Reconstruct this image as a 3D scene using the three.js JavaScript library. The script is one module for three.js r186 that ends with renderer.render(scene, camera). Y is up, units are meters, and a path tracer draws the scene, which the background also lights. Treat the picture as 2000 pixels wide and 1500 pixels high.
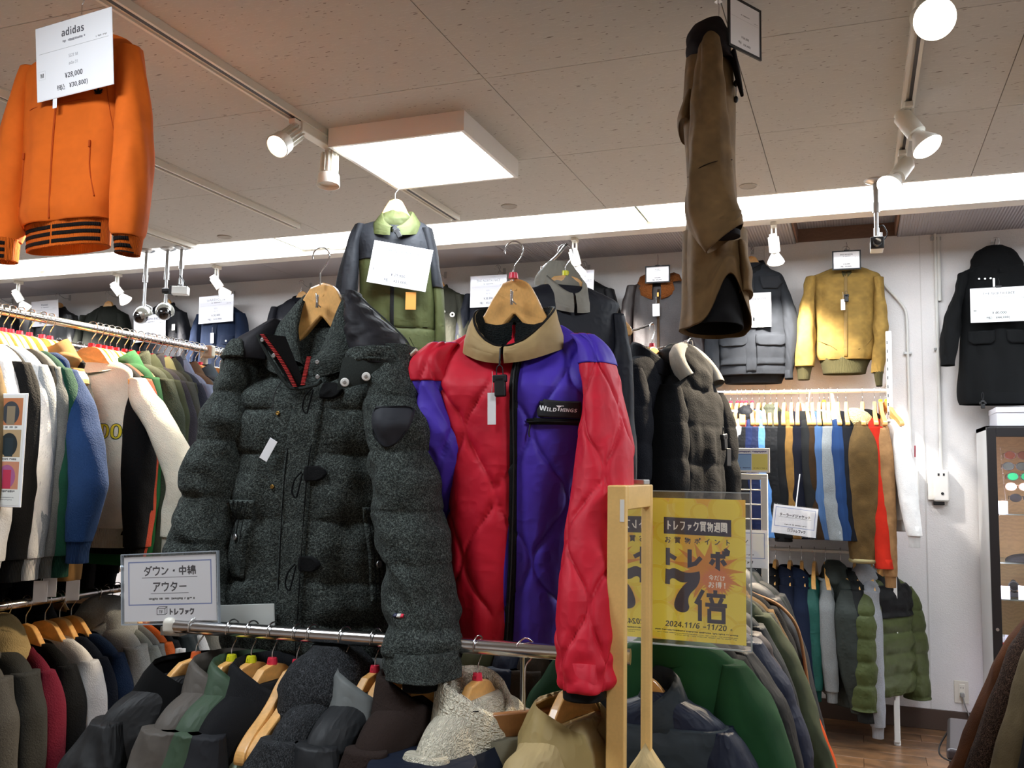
import * as THREE from 'three';
import { RoundedBoxGeometry } from 'three/addons/geometries/RoundedBoxGeometry.js';
import { mergeGeometries } from 'three/addons/utils/BufferGeometryUtils.js';
import { ImprovedNoise } from 'three/addons/math/ImprovedNoise.js';
import { RectAreaLightUniformsLib } from 'three/addons/lights/RectAreaLightUniformsLib.js';
RectAreaLightUniformsLib.init();

// ---------- camera, exposure ----------
const scene = new THREE.Scene();
const renderer = new THREE.WebGLRenderer({ antialias: true });
renderer.toneMapping = THREE.LinearToneMapping;
renderer.toneMappingExposure = 1.75;
renderer.shadowMap.enabled = true;
const camera = new THREE.PerspectiveCamera(45.58, 2000 / 1500, 0.05, 60);
camera.rotation.order = 'YXZ';
camera.position.set(0, 1.45, 0);
camera.rotation.set(0.09378, 0.3624, 0.01674);
scene.background = new THREE.Color(0x0a0a0a);

const CEIL = 2.91, WALL = -5.96;
// ceiling panels: x, z of centre (the first is in view, the others light the shop outside the frame)
const PANELS = [[-1.80, -3.62], [-1.80, -0.9], [0.95, -3.62], [0.95, -0.9], [-4.55, -3.62], [-4.55, -0.9]];
const PANEL_L = 17, STRIP_L = 10;
for (const [x, z] of PANELS) {
  const l = new THREE.RectAreaLight(0xe9f4ff, PANEL_L, 0.6, 0.6);
  l.position.set(x, CEIL - 0.095, z); l.lookAt(x, 0, z); l.castShadow = true; l.name = 'panel_glow'; scene.add(l);
}
const STRIPS = [];
for (let i = -2; i < 3; i++) STRIPS.push(-2.315 + i * 2.37);           // x centres of the line light segments
for (const x of STRIPS) {
  const l = new THREE.RectAreaLight(0xe9f3ff, STRIP_L, 2.28, 0.3);
  l.position.set(x, CEIL - 0.004, -5.02); l.lookAt(x, 0, -5.02); l.castShadow = true; l.name = 'strip_glow'; scene.add(l);
}

// ---------- small tools ----------
let _s = 12345;
const rnd = () => { _s = (_s * 1664525 + 1013904223) >>> 0; return _s / 4294967296; };
const rr = (a, b) => a + (b - a) * rnd();
const NO = new ImprovedNoise();
const noise = (x, y, z = 0) => NO.noise(x + 31.7, y + 11.3, z + 5.1);
const clamp = (v, a, b) => Math.min(b, Math.max(a, v));
const lerp = (a, b, t) => a + (b - a) * t;
const smooth = (a, b, v) => { const t = clamp((v - a) / (b - a), 0, 1); return t * t * (3 - 2 * t); };
const V = (x, y, z) => new THREE.Vector3(x, y, z);
const counts = {};
const numbered = (n) => { const k = counts[n] = (counts[n] ?? -1) + 1; return k ? `${n}_${String(k).padStart(3, '0')}` : n; };
function tag(o, label, category, group) { o.userData.label = label; o.userData.category = category; if (group) o.userData.group = group; return o; }
function thing(name, label, category, pos = [0, 0, 0], turn = 0, group) {
  const o = new THREE.Group(); o.name = numbered(name); o.position.set(...pos); o.rotation.y = turn; scene.add(o);
  return tag(o, label, category, group);
}
function shade(o) { o.traverse((m) => { if (m.isMesh) { m.castShadow = true; m.receiveShadow = true; } }); return o; }
function part(name, geo, mat, parent, label) {
  const m = new THREE.Mesh(Array.isArray(geo) ? join(geo) : geo, mat); m.name = name; m.castShadow = m.receiveShadow = true;
  if (label) m.userData.label = label; parent.add(m); return m;
}
function struct(name, geo, mat) { const m = part(name, geo, mat, scene); m.userData.kind = 'structure'; return m; }
function join(list) {
  const l = list.map((g) => { g = g.index ? g.toNonIndexed() : g; for (const k of Object.keys(g.attributes)) if (!['position', 'normal', 'uv'].includes(k)) g.deleteAttribute(k); return g; });
  return mergeGeometries(l);
}
const box = (w, h, d, x = 0, y = 0, z = 0) => new THREE.BoxGeometry(w, h, d).translate(x, y, z);
const rbox = (w, h, d, r = 0.004, x = 0, y = 0, z = 0) => new RoundedBoxGeometry(w, h, d, 2, Math.min(r, w / 2.01, h / 2.01, d / 2.01)).translate(x, y, z);
const cyl = (r, h, x = 0, y = 0, z = 0, n = 20, r2 = r) => new THREE.CylinderGeometry(r2, r, h, n).translate(x, y, z);
const tube = (pts, r, seg = 24, n = 8, closed = false) => new THREE.TubeGeometry(new THREE.CatmullRomCurve3(pts.map((p) => V(...p)), closed, 'catmullrom', 0.4), seg, r, n, closed);
function bar(a, b, r, n = 16) {
  const A = V(...a), B = V(...b), d = B.clone().sub(A), g = new THREE.CylinderGeometry(r, r, d.length(), n);
  g.applyQuaternion(new THREE.Quaternion().setFromUnitVectors(V(0, 1, 0), d.normalize())); return g.translate(...A.add(B).multiplyScalar(0.5).toArray());
}
function metreUV(g, k = 1) {                                            // box mapping in metres
  const p = g.attributes.position, n = g.attributes.normal, uv = new Float32Array(p.count * 2);
  for (let i = 0; i < p.count; i++) {
    const ax = Math.abs(n.getX(i)), ay = Math.abs(n.getY(i)), az = Math.abs(n.getZ(i));
    const [u, v] = ay >= ax && ay >= az ? [p.getX(i), p.getZ(i)] : ax > az ? [p.getZ(i), p.getY(i)] : [p.getX(i), p.getY(i)];
    uv[i * 2] = u * k; uv[i * 2 + 1] = v * k;
  }
  g.setAttribute('uv', new THREE.BufferAttribute(uv, 2)); return g;
}

// ---------- textures ----------
function dataTex(n, size, f, srgb = false) {
  const d = new Uint8Array(n * n * 4);
  for (let y = 0; y < n; y++) for (let x = 0; x < n; x++) {
    let v = f(x / n, y / n, x, y); if (typeof v === 'number') v = [v, v, v];
    const o = (y * n + x) * 4; d[o] = clamp(v[0], 0, 1) * 255; d[o + 1] = clamp(v[1], 0, 1) * 255; d[o + 2] = clamp(v[2], 0, 1) * 255; d[o + 3] = 255;
  }
  const t = new THREE.DataTexture(d, n, n); t.wrapS = t.wrapT = THREE.RepeatWrapping; t.magFilter = THREE.LinearFilter; t.minFilter = THREE.LinearMipmapLinearFilter;
  t.generateMipmaps = true; t.repeat.set(1 / size, 1 / size); if (srgb) t.colorSpace = THREE.SRGBColorSpace; t.needsUpdate = true; return t;
}
const hash = (x, y) => { let h = (Math.imul(x | 0, 374761393) + Math.imul(y | 0, 668265263)) | 0; h = Math.imul(h ^ (h >>> 13), 1274126177); return ((h ^ (h >>> 16)) >>> 0) / 4294967296; };
function tnoise(u, v, f, s = 0) {                                       // tiling value noise
  const x = u * f, y = v * f, xi = Math.floor(x), yi = Math.floor(y), a = x - xi, b = y - yi, m = (k) => ((k % f) + f) % f;
  const h = (i, j) => hash(m(xi + i) + s * 131, m(yi + j) + s * 57), sa = a * a * (3 - 2 * a), sb = b * b * (3 - 2 * b);
  return lerp(lerp(h(0, 0), h(1, 0), sa), lerp(h(0, 1), h(1, 1), sa), sb);
}
const fbm = (u, v, f, s = 0) => 0.5 * tnoise(u, v, f, s) + 0.3 * tnoise(u, v, f * 2, s + 1) + 0.2 * tnoise(u, v, f * 4, s + 2);
const BT = {
  weave: dataTex(256, 0.05, (u, v, x, y) => 0.5 + 0.25 * Math.sin(u * 160 * Math.PI) * Math.sin(v * 160 * Math.PI) + 0.3 * (hash(x, y) - 0.5)),
  knit: dataTex(256, 0.06, (u, v) => 0.5 + 0.5 * Math.sin(u * 60 * Math.PI) * (0.6 + 0.4 * Math.sin(v * 60 * Math.PI + Math.sin(u * 60 * Math.PI)))),
  fleece: dataTex(256, 0.08, (u, v) => fbm(u, v, 24, 3)),
  fur: dataTex(256, 0.09, (u, v) => Math.pow(Math.abs(fbm(u, v, 12, 9) - 0.5) * 2.4, 0.7)),
  twill: dataTex(256, 0.04, (u, v, x, y) => 0.5 + 0.4 * Math.sin((u + v) * 70 * Math.PI) + 0.2 * (hash(x, y) - 0.5)),
  nylon: dataTex(256, 0.22, (u, v) => 0.65 * fbm(u, v, 7, 5) + 0.35 * Math.abs(2 * tnoise(u, v, 11, 8) - 1)),
  leather: dataTex(256, 0.05, (u, v) => 0.4 + 0.6 * Math.pow(tnoise(u, v, 40, 2), 0.6) * (0.7 + 0.3 * tnoise(u, v, 9, 4))),
  rib: dataTex(128, 0.04, (u) => 0.5 + 0.5 * Math.sin(u * 20 * Math.PI)),
};
const CT = {                                                            // colour grain, multiplied with the colour
  plain: dataTex(256, 0.3, (u, v, x, y) => 0.9 + 0.1 * fbm(u, v, 8, 1), true),
  melange: dataTex(256, 0.07, (u, v, x, y) => 0.62 + 0.38 * (0.45 * hash(x, y) + 0.55 * tnoise(u, v, 64, 4)), true),
  wool: dataTex(512, 0.16, (u, v, x, y) => { const w = 0.35 * hash(x, y) + 0.65 * tnoise(u, v, 110, 6); return 0.22 + 1.0 * Math.pow(w, 1.6) * (0.75 + 0.25 * tnoise(u, v, 12, 7)); }, true),
  denim: dataTex(512, 0.12, (u, v, x, y) => { const s = 0.7 + 0.3 * (0.5 * tnoise(u, 0, 180, 3) + 0.5 * hash(x, y)); return [s * 0.95, s * 0.98, 1 * s + 0.02]; }, true),
  suede: dataTex(256, 0.25, (u, v) => 0.72 + 0.28 * fbm(u, v, 6, 21), true),
};
const _m = {};
const hexOf = (c) => (typeof c === 'number' ? c : 0);
// fabric('knit', 0x223344): cached cloth material of a kind and colour
function fabric(kind, color) {
  const key = kind + color; if (_m[key]) return _m[key];
  const K = {
    sweat: [CT.plain, BT.fleece, 0.0012, 0.95], melange: [CT.melange, BT.fleece, 0.001, 0.95], wool: [CT.wool, BT.fleece, 0.0016, 0.97], knit: [CT.plain, BT.knit, 0.0012, 0.95],
    shell: [CT.plain, BT.nylon, 0.0025, 0.66], nylon: [CT.plain, BT.nylon, 0.0022, 0.6], puff: [CT.plain, BT.nylon, 0.003, 0.55], denim: [CT.denim, BT.twill, 0.0008, 0.9],
    twill: [CT.plain, BT.twill, 0.0007, 0.88], leather: [CT.suede, BT.leather, 0.0012, 0.45], suede: [CT.suede, BT.fleece, 0.0008, 0.93], fur: [CT.plain, BT.fur, 0.006, 1], rib: [CT.plain, BT.rib, 0.0025, 0.95],
    jersey: [CT.plain, BT.weave, 0.0005, 0.8], canvas: [CT.suede, BT.weave, 0.0009, 0.8],
  }[kind];
  const c = new THREE.Color(color), lum = Math.max(c.r, c.g, c.b); c.multiplyScalar(lerp(0.36, 0.96, smooth(0.0, 0.42, lum)));
  return _m[key] = new THREE.MeshPhysicalMaterial({ name: kind, color: c, specularIntensity: kind === 'leather' ? 0.9 : kind === 'nylon' ? 0.7 : 0.4, map: K[0], bumpMap: K[1], bumpScale: K[2], roughness: K[3], side: THREE.DoubleSide });
}
const plastic = (color, rough = 0.4) => _m['p' + color + rough] ??= new THREE.MeshStandardMaterial({ color, roughness: rough });
const M = {
  chrome: new THREE.MeshStandardMaterial({ color: 0xd8d8d8, metalness: 1, roughness: 0.16 }),
  satin: new THREE.MeshStandardMaterial({ color: 0xb9b9b8, metalness: 1, roughness: 0.36 }),
  darkmetal: new THREE.MeshStandardMaterial({ color: 0x2b2b2c, metalness: 0.9, roughness: 0.4 }),
  brass: new THREE.MeshStandardMaterial({ color: 0xb08a4a, metalness: 1, roughness: 0.3 }),
  white: plastic(0xe6e4de, 0.45), ivory: plastic(0xe3dfcc, 0.42), black: plastic(0x101012, 0.5), red: plastic(0xe0304a, 0.35), yellow: plastic(0xe2e023, 0.35), orange: plastic(0xd8622c, 0.35),
  paper: new THREE.MeshPhysicalMaterial({ color: 0xeeeef0, roughness: 0.5, clearcoat: 0.5, clearcoatRoughness: 0.12 }),
  clear: new THREE.MeshPhysicalMaterial({ color: 0xffffff, transmission: 1, roughness: 0.03, thickness: 0, ior: 1.49 }),
  mirror: new THREE.MeshStandardMaterial({ color: 0xf2f4f4, metalness: 1, roughness: 0.02 }),
};
const woodTex = (base, seed, n = 256) => dataTex(n, 0.3, (u, v) => {
  const g = fbm((u * 1) % 1, v, 4, seed), s = 0.5 + 0.5 * Math.sin((v * 26 + g * 6) * Math.PI * 2 / 2), f = tnoise(u, v, 96, seed + 4);
  const k = 0.9 + 0.05 * s + 0.05 * f; return base.map((c) => c * k);
}, true);
M.hanger = new THREE.MeshPhysicalMaterial({ map: woodTex([0.93, 0.70, 0.40], 3), roughness: 0.42, clearcoat: 0.55, clearcoatRoughness: 0.18 });
M.beech = new THREE.MeshStandardMaterial({ map: dataTex(256, 0.3, (u, v) => { const k = 0.93 + 0.05 * tnoise(u, v, 8, 3) + 0.03 * tnoise(u, v, 96, 5); return [0.93 * k, 0.76 * k, 0.47 * k]; }, true), roughness: 0.5 });
// ---------- the shop's shell ----------
const wallTex = dataTex(512, 1.2, (u, v, x, y) => { const k = 0.93 + 0.04 * fbm(u, v, 6, 2) + 0.03 * hash(x, y); return [k, k, k]; }, true);
const wallBump = dataTex(256, 0.12, (u, v) => fbm(u, v, 24, 12));
const wallMat = new THREE.MeshStandardMaterial({ color: 0xe9e6e4, map: wallTex, bumpMap: wallBump, bumpScale: 0.001, roughness: 0.9 });
const XL = -8.6, XR = 3.6, ZB = 3.2, TH = 0.14;
struct('wall_back', metreUV(box(XR - XL, CEIL + 0.4, TH, (XL + XR) / 2, (CEIL + 0.4) / 2, WALL - TH / 2)), wallMat);
struct('wall_left', metreUV(box(TH, CEIL + 0.4, ZB - WALL, XL - TH / 2, (CEIL + 0.4) / 2, (WALL + ZB) / 2)), wallMat);
struct('wall_right', metreUV(box(TH, CEIL + 0.4, ZB - WALL, XR + TH / 2, (CEIL + 0.4) / 2, (WALL + ZB) / 2)), wallMat);
struct('wall_front', metreUV(box(XR - XL, CEIL + 0.4, TH, (XL + XR) / 2, (CEIL + 0.4) / 2, ZB + TH / 2)), wallMat);
// wall joint covers seen as fine vertical lines
{ const m = plastic(0xcfccc8, 0.6); struct('trim_1', [box(0.006, CEIL - 0.1, 0.004, 0.37, (CEIL + 0.1) / 2, WALL + 0.002), box(0.006, CEIL - 0.1, 0.004, -0.54, (CEIL + 0.1) / 2, WALL + 0.002)], m); }
// floor: planks laid along x; the ones in view are single boards
const floorMats = [0, 1, 2].map((k) => new THREE.MeshPhysicalMaterial({
  map: dataTex(512, 1.1, (u, v) => { const g = fbm(u * 0.999, v, 5, 30 + k), s = tnoise(u, v, 8, 40 + k) * 0.5 + 0.5 * tnoise(u * 0.999, v, 64, 44 + k); const q = 0.66 + 0.2 * Math.sin((v * 20 + g * 5) * Math.PI) * 0.4 + 0.2 * s; return [0.56 * q, 0.40 * q, 0.26 * q].map((c) => c * (0.95 + 0.06 * k)); }, true),
  roughness: 0.34, clearcoat: 0.4, clearcoatRoughness: 0.22 }));
const floor = struct('floor', metreUV(box(XR - XL, 0.1, ZB - WALL, (XL + XR) / 2, -0.062, (WALL + ZB) / 2)), plastic(0x4a3524, 0.7));
{
  const PW = 0.15, PL = 0.9, geos = [0, 1, 2].map((k) => metreUV(rbox(PL - 0.002, 0.012, PW - 0.0015, 0.0015)).translate(0, -0.006, 0));
  let n = 0;
  for (let z = WALL + PW / 2, r = 0; z < -3.2; z += PW, r++) for (let x = -1.65 - (r % 3) * 0.3; x < 2.9; x += PL) { const k = (r * 7 + n * 5 + (n >> 1)) % 3; part('plank', geos[k], floorMats[k], floor).position.set(x, 0, z); n++; }
  const f2 = part('flooring', metreUV(join([box(XR + 8.6, 0.012, ZB + 3.2, (XL + XR) / 2, -0.006, (ZB - 3.2) / 2), box(6.2, 0.012, 2.76, -5.5, -0.0065, -4.58), box(0.6, 0.012, 2.76, 3.3, -0.0065, -4.58)])), floorMats[1], floor);
  f2.userData.label = 'brown wood flooring far from view';
}
struct('baseboard_back', rbox(XR - XL, 0.115, 0.012, 0.003, (XL + XR) / 2, 0.0575, WALL + 0.006), plastic(0x4a3a30, 0.5));
// ceiling: rock-wool boards with pits, each board its own piece
const tileTex = (() => {
  const c = document.createElement('canvas'); c.width = c.height = 1024; const g = c.getContext('2d');
  g.fillStyle = '#bfbeb8'; g.fillRect(0, 0, 1024, 1024);
  for (let i = 0; i < 5000; i++) { g.fillStyle = `rgba(${rnd() > 0.5 ? '255,255,250' : '190,182,170'},0.12)`; g.fillRect(rnd() * 1024, rnd() * 1024, 6 + rnd() * 30, 1 + rnd() * 2); }
  for (let i = 0; i < 330; i++) {
    const x = rnd() * 1024, y = rnd() * 1024, w = 3 + rnd() * rnd() * 22, h = 1.2 + rnd() * 2.4; g.fillStyle = `rgba(84,74,66,${0.25 + rnd() * 0.6})`;
    g.beginPath(); for (let k = 0; k < 9; k++) { const a = k / 9 * 6.283; g.lineTo(x + Math.cos(a) * w * (0.5 + rnd() * 0.5), y + Math.sin(a) * h * (0.4 + rnd() * 0.8)); } g.fill();
  }
  return c;
})();
const tileMats = [0, 1, 2].map((k) => { const t = new THREE.CanvasTexture(tileTex); t.colorSpace = THREE.SRGBColorSpace; t.wrapS = t.wrapT = THREE.RepeatWrapping; t.repeat.set(1 / 0.91, 1 / 0.89); t.offset.set(k * 0.37, k * 0.21); return new THREE.MeshStandardMaterial({ map: t, roughness: 0.95 }); });
const SLOT0 = -4.85, SLOT1 = -5.20, LIP = -5.36;
const ceiling = struct('ceiling', box(XR - XL, 0.1, ZB - WALL, (XL + XR) / 2, CEIL + 0.33, (WALL + ZB) / 2), plastic(0x9c968c, 0.9));
part('slab_edge', [box(XR - XL, 0.28, 0.02, (XL + XR) / 2, CEIL + 0.14, SLOT0 + 0.01)], M.white, ceiling);
{
  const TX = 0.912, TZ = 0.89, g = metreUV(box(TX - 0.003, 0.02, TZ - 0.003));
  for (let i = -8; i < 5; i++) for (let j = 0; j < 9; j++) {
    const x0 = -0.375 + i * TX, z1 = SLOT0 + 0.022 + j * TZ;                         // seams measured in the photograph
    if (x0 + TX > XR + 0.9 || z1 > ZB) continue;
    part('ceiling_board', g, tileMats[((i * 5 + j * 3) % 3 + 3) % 3], ceiling).position.set(x0 + TX / 2, CEIL + 0.01, z1 + TZ / 2);
  }
  part('backing', [box(XR - XL, 0.02, ZB - SLOT0, (XL + XR) / 2, CEIL + 0.035, (ZB + SLOT0) / 2)], plastic(0x6f675d, 0.9), ceiling);
}
// perimeter soffit of ribbed metal decking behind the light slot
{
  const rib = new THREE.MeshStandardMaterial({ color: 0xa9a7ac, roughness: 0.55, bumpScale: 0.004, bumpMap: dataTex(128, 0.1, (u, v) => 0.5 + 0.5 * Math.sign(Math.sin(u * 12 * Math.PI)) * Math.pow(Math.abs(Math.sin(u * 12 * Math.PI)), 0.4)),
    map: dataTex(128, 0.1, (u, v) => 0.86 + 0.14 * Math.pow(Math.abs(Math.sin(u * 6 * Math.PI)), 0.5), true) });
  const plain = new THREE.MeshStandardMaterial({ color: 0xa3a1a6, roughness: 0.7 });
  const d = LIP - WALL, zc = (LIP + WALL) / 2;
  const xs = [-8.6, -6.5, -4.04, -2.2, -0.345, 0.245, 2.05, 3.6];
  for (let i = 0; i + 1 < xs.length; i++) {
    if (i === 4) continue;                                                              // the open bay
    part('soffit_panel', metreUV(box(xs[i + 1] - xs[i] - 0.004, 0.02, d, (xs[i] + xs[i + 1]) / 2, CEIL + 0.01, zc)), i < 3 ? plain : rib, ceiling);
  }
  part('soffit_panel', metreUV(box(0.6, 0.02, d, -0.05, CEIL + 0.10, zc)), rib, ceiling);    // set higher: an open bay with timber edges
  const tim = new THREE.MeshStandardMaterial({ map: woodTex([0.50, 0.38, 0.31], 14), roughness: 0.8 });
  part('bay_edge', metreUV(box(0.012, 0.09, d, -0.338, CEIL + 0.052, zc)), tim, ceiling); part('bay_edge', metreUV(box(0.012, 0.09, d, 0.238, CEIL + 0.052, zc)), tim, ceiling);
  part('bay_edge', metreUV(box(0.58, 0.09, 0.012, -0.05, CEIL + 0.052, WALL + 0.01)), tim, ceiling);
}
// slot with the line light, its white lip doubles as lighting track
struct('trim_2', [box(XR - XL, 0.30, 0.02, (XL + XR) / 2, CEIL + 0.13, SLOT1 - 0.01), box(XR - XL, 0.045, 0.16, (XL + XR) / 2, CEIL - 0.0005, (SLOT1 + LIP) / 2), box(XR - XL, 0.012, 0.02, (XL + XR) / 2, CEIL - 0.028, SLOT1 - 0.012)], plastic(0xe2dfd6, 0.5));
const stripGlow = new THREE.MeshStandardMaterial({ color: 0xffffff, emissive: 0xfffaf0, emissiveIntensity: 2.2, roughness: 0.6 });
STRIPS.forEach((x, i) => {
  const t = thing('line_light', `long white ceiling line light segment, ${['first', 'second', 'third', 'fourth', 'fifth', 'sixth', 'seventh', 'eighth', 'ninth', 'tenth'][i]} along the back wall from the left`, 'ceiling light', [x, CEIL, -5.02], 0, 'line light segments along the back wall');
  part('diffuser', rbox(2.356, 0.02, 0.33, 0.004, 0, 0.012, 0), stripGlow, t);
  for (const s of [-1, 1]) part('end_cap', box(0.004, 0.022, 0.34, s * 1.181, 0.013, 0), plastic(0xcdd4c4, 0.5), t);
  part('housing', rbox(2.366, 0.05, 0.34, 0.003, 0, 0.06, 0), M.white, t);
});
// square panel lights
const panelGlow = new THREE.MeshStandardMaterial({ color: 0xffffff, emissive: 0xfffdf6, emissiveIntensity: 2.2, roughness: 0.6 });
PANELS.forEach(([x, z], i) => {
  const t = thing('panel_light', i ? `square white ceiling panel light ${['', 'over the photographer', 'at the right end', 'above the right-hand side', 'over the left wall displays', 'over the far left aisle'][i]}, outside the picture` : 'square white surface-mounted panel light glowing on the ceiling beside the track', 'ceiling light', [x, CEIL, z], 0, 'square ceiling panel lights');
  part('frame', [box(0.64, 0.085, 0.016, 0, -0.0425, 0.312), box(0.64, 0.085, 0.016, 0, -0.0425, -0.312), box(0.016, 0.085, 0.608, 0.312, -0.0425, 0), box(0.016, 0.085, 0.608, -0.312, -0.0425, 0)], plastic(0xe8e6e2, 0.45), t);
  part('diffuser', box(0.606, 0.01, 0.606, 0, -0.075, 0), panelGlow, t);
});
// ---------- cloth surfaces ----------
// rows: [y, xl, xr, halfDepth, z] from top to bottom; every level is a rounded section between xl and xr
class Cloth {
  constructor(rows, o = {}) {
    this.rows = rows.map((r) => [r[0], r[1], r[2], r[3], r[4] ?? 0]); this.p = o.p ?? 2.3; this.disp = o.disp ?? (() => 0); this.nU = o.nU ?? 40; this.nV = o.nV ?? 40;
    this.capTop = o.capTop ?? true; this.hem = o.hem ?? 0.05;
    const ys = this.rows; this.len = [0]; for (let i = 1; i < ys.length; i++) this.len.push(this.len[i - 1] + Math.hypot(ys[i][0] - ys[i - 1][0], 0.5 * (Math.abs(ys[i][1] - ys[i - 1][1]) + Math.abs(ys[i][2] - ys[i - 1][2])) * 0.6) + 1e-5);
    this.total = this.len[this.len.length - 1];
  }
  row(t) {
    const s = clamp(t, 0, 1) * this.total; let i = 0; while (i < this.len.length - 2 && this.len[i + 1] < s) i++;
    const u = (s - this.len[i]) / (this.len[i + 1] - this.len[i]), R = this.rows, a = R[Math.max(0, i - 1)], b = R[i], c = R[i + 1], d = R[Math.min(R.length - 1, i + 2)];
    return b.map((_, k) => { const m1 = (c[k] - a[k]) / 2, m2 = (d[k] - b[k]) / 2, u2 = u * u, u3 = u2 * u; return (2 * u3 - 3 * u2 + 1) * b[k] + (u3 - 2 * u2 + u) * m1 * 0.8 + (-2 * u3 + 3 * u2) * c[k] + (u3 - u2) * m2 * 0.8; });
  }
  at(th, t) {
    const [y, xl, xr, d, z] = this.row(t), hw = Math.max(1e-4, (xr - xl) / 2), e = 2 / this.p, c = Math.cos(th), s = Math.sin(th);
    const x = (xl + xr) / 2 + hw * Math.sign(c) * Math.pow(Math.abs(c), e), zz = z + d * Math.sign(s) * Math.pow(Math.abs(s), e);
    let nx = c / hw, nz = s / Math.max(d, 1e-4); const l = Math.hypot(nx, nz) || 1; nx /= l; nz /= l;
    const q = this.disp(x, y, th, t, s);
    return V(x + nx * q, y, zz + nz * q);
  }
  tOf(y) { let a = 0, b = 1; for (let i = 0; i < 28; i++) { const m = (a + b) / 2; if (this.row(m)[0] > y) a = m; else b = m; } return (a + b) / 2; }
  thOf(x, y, side = 1) { const [, xl, xr] = this.row(this.tOf(y)), k = clamp((x - (xl + xr) / 2) / ((xr - xl) / 2), -0.999, 0.999); return side * Math.acos(Math.sign(k) * Math.pow(Math.abs(k), this.p / 2)); }
  front(x, y, side = 1) {
    const t = this.tOf(y), th = this.thOf(x, y, side), e = 0.02, P = this.at(th, t), A = this.at(th + e, t).sub(this.at(th - e, t)), B = this.at(th, Math.min(1, t + 0.006)).sub(this.at(th, Math.max(0, t - 0.006)));
    const n = A.cross(B).normalize(); if (n.z * side < 0) n.negate(); return [P, n];
  }
  geo(a0 = -Math.PI / 2, a1 = Math.PI * 1.5) {
    const full = a1 - a0 > 6.28, nV = this.nV, nU = full ? this.nU : Math.ceil(this.nU / 2), pos = [], uv = [], idx = [], rings = [];
    const per = (() => { const [, xl, xr, d] = this.row(0.5); return Math.PI * ((xr - xl) / 2 + d) * 1.05; })();
    const ring = (f, v) => { const base = pos.length / 3; for (let i = 0; i <= nU; i++) { const th = a0 + (i / nU) * (a1 - a0), p = f(th); pos.push(p.x, p.y, p.z); uv.push((th / 6.2832) * per, v); } rings.push(base); };
    if (this.capTop) { const c = V(0, 0, 0); for (let i = 0; i < nU; i++) c.add(this.at((i / nU) * 6.2832, 0)); c.multiplyScalar(1 / nU); ring(() => c, 0); }
    for (let j = 0; j <= nV; j++) ring((th) => this.at(th, j / nV), -(j / nV) * this.total);
    if (this.hem > 0) {                                                                   // the cloth turns in at the hem and runs up inside
      const r = this.row(1), cx = (r[1] + r[2]) / 2;
      for (const [k, dy] of [[0.94, -0.001], [0.9, this.hem], [0.05, this.hem]]) ring((th) => { const p = this.at(th, 1); return V(cx + (p.x - cx) * k, p.y + dy, r[4] + (p.z - r[4]) * k); }, -this.total - dy);
    }
    for (let r = 0; r + 1 < rings.length; r++) for (let i = 0; i < nU; i++) { const a = rings[r] + i, b = rings[r + 1] + i; idx.push(a, b, a + 1, b, b + 1, a + 1); }
    const g = new THREE.BufferGeometry(); g.setAttribute('position', new THREE.Float32BufferAttribute(pos, 3)); g.setAttribute('uv', new THREE.Float32BufferAttribute(uv, 2)); g.setIndex(idx); g.computeVertexNormals();
    const n = g.attributes.normal;                                                        // close the seam
    if (full) for (const b of rings) { const a = V(n.getX(b), n.getY(b), n.getZ(b)).add(V(n.getX(b + nU), n.getY(b + nU), n.getZ(b + nU))).normalize(); n.setXYZ(b, a.x, a.y, a.z); n.setXYZ(b + nU, a.x, a.y, a.z); }
    return g;
  }
}
// a piece of cloth, tape or badge lying on the front (or back) of a Cloth; shape rows: [y, xl, xr]
function onCloth(c, shape, o = {}) {
  const nx = o.nx ?? 8, ny = o.ny ?? Math.max(4, shape.length * 3), th = o.th ?? 0.003, side = o.side ?? 1, pos = [], uv = [], idx = [];
  const y0 = shape[0][0], y1 = shape[shape.length - 1][0];
  const edge = (v) => { const y = lerp(y0, y1, v); let i = 0; while (i < shape.length - 2 && shape[i + 1][0] > y) i++; const a = shape[i], b = shape[i + 1], u = clamp((y - a[0]) / ((b[0] - a[0]) || 1e-6), 0, 1); return [y, lerp(a[1], b[1], u), lerp(a[2], b[2], u)]; };
  const X0 = Math.min(...shape.map((s) => s[1])), X1 = Math.max(...shape.map((s) => s[2]));
  const put = (u, v, off) => { const [y, xl, xr] = edge(v), x = lerp(xl, xr, u), [P, n] = c.front(x, y, side); P.addScaledVector(n, off); pos.push(P.x, P.y, P.z); if (o.uv01) uv.push((x - X0) / (X1 - X0), (y - y1) / (y0 - y1)); else uv.push(x, y); };
  const puff = o.puff ?? 0;
  for (let j = 0; j <= ny + 2; j++) for (let i = 0; i <= nx + 2; i++) {
    const rim = j === 0 || i === 0 || j === ny + 2 || i === nx + 2, u = clamp((i - 1) / nx, 0, 1), v = clamp((j - 1) / ny, 0, 1);
    put(u, v, rim ? -0.003 : th + puff * Math.sin(Math.PI * u) * Math.sin(Math.PI * v));
  }
  const w = nx + 3; for (let j = 0; j < ny + 2; j++) for (let i = 0; i < w - 1; i++) { const a = j * w + i; if (side > 0) idx.push(a, a + w, a + 1, a + 1, a + w, a + w + 1); else idx.push(a, a + 1, a + w, a + 1, a + w + 1, a + w); }
  const g = new THREE.BufferGeometry(); g.setAttribute('position', new THREE.Float32BufferAttribute(pos, 3)); g.setAttribute('uv', new THREE.Float32BufferAttribute(uv, 2)); g.setIndex(idx); g.computeVertexNormals(); return g;
}
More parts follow.
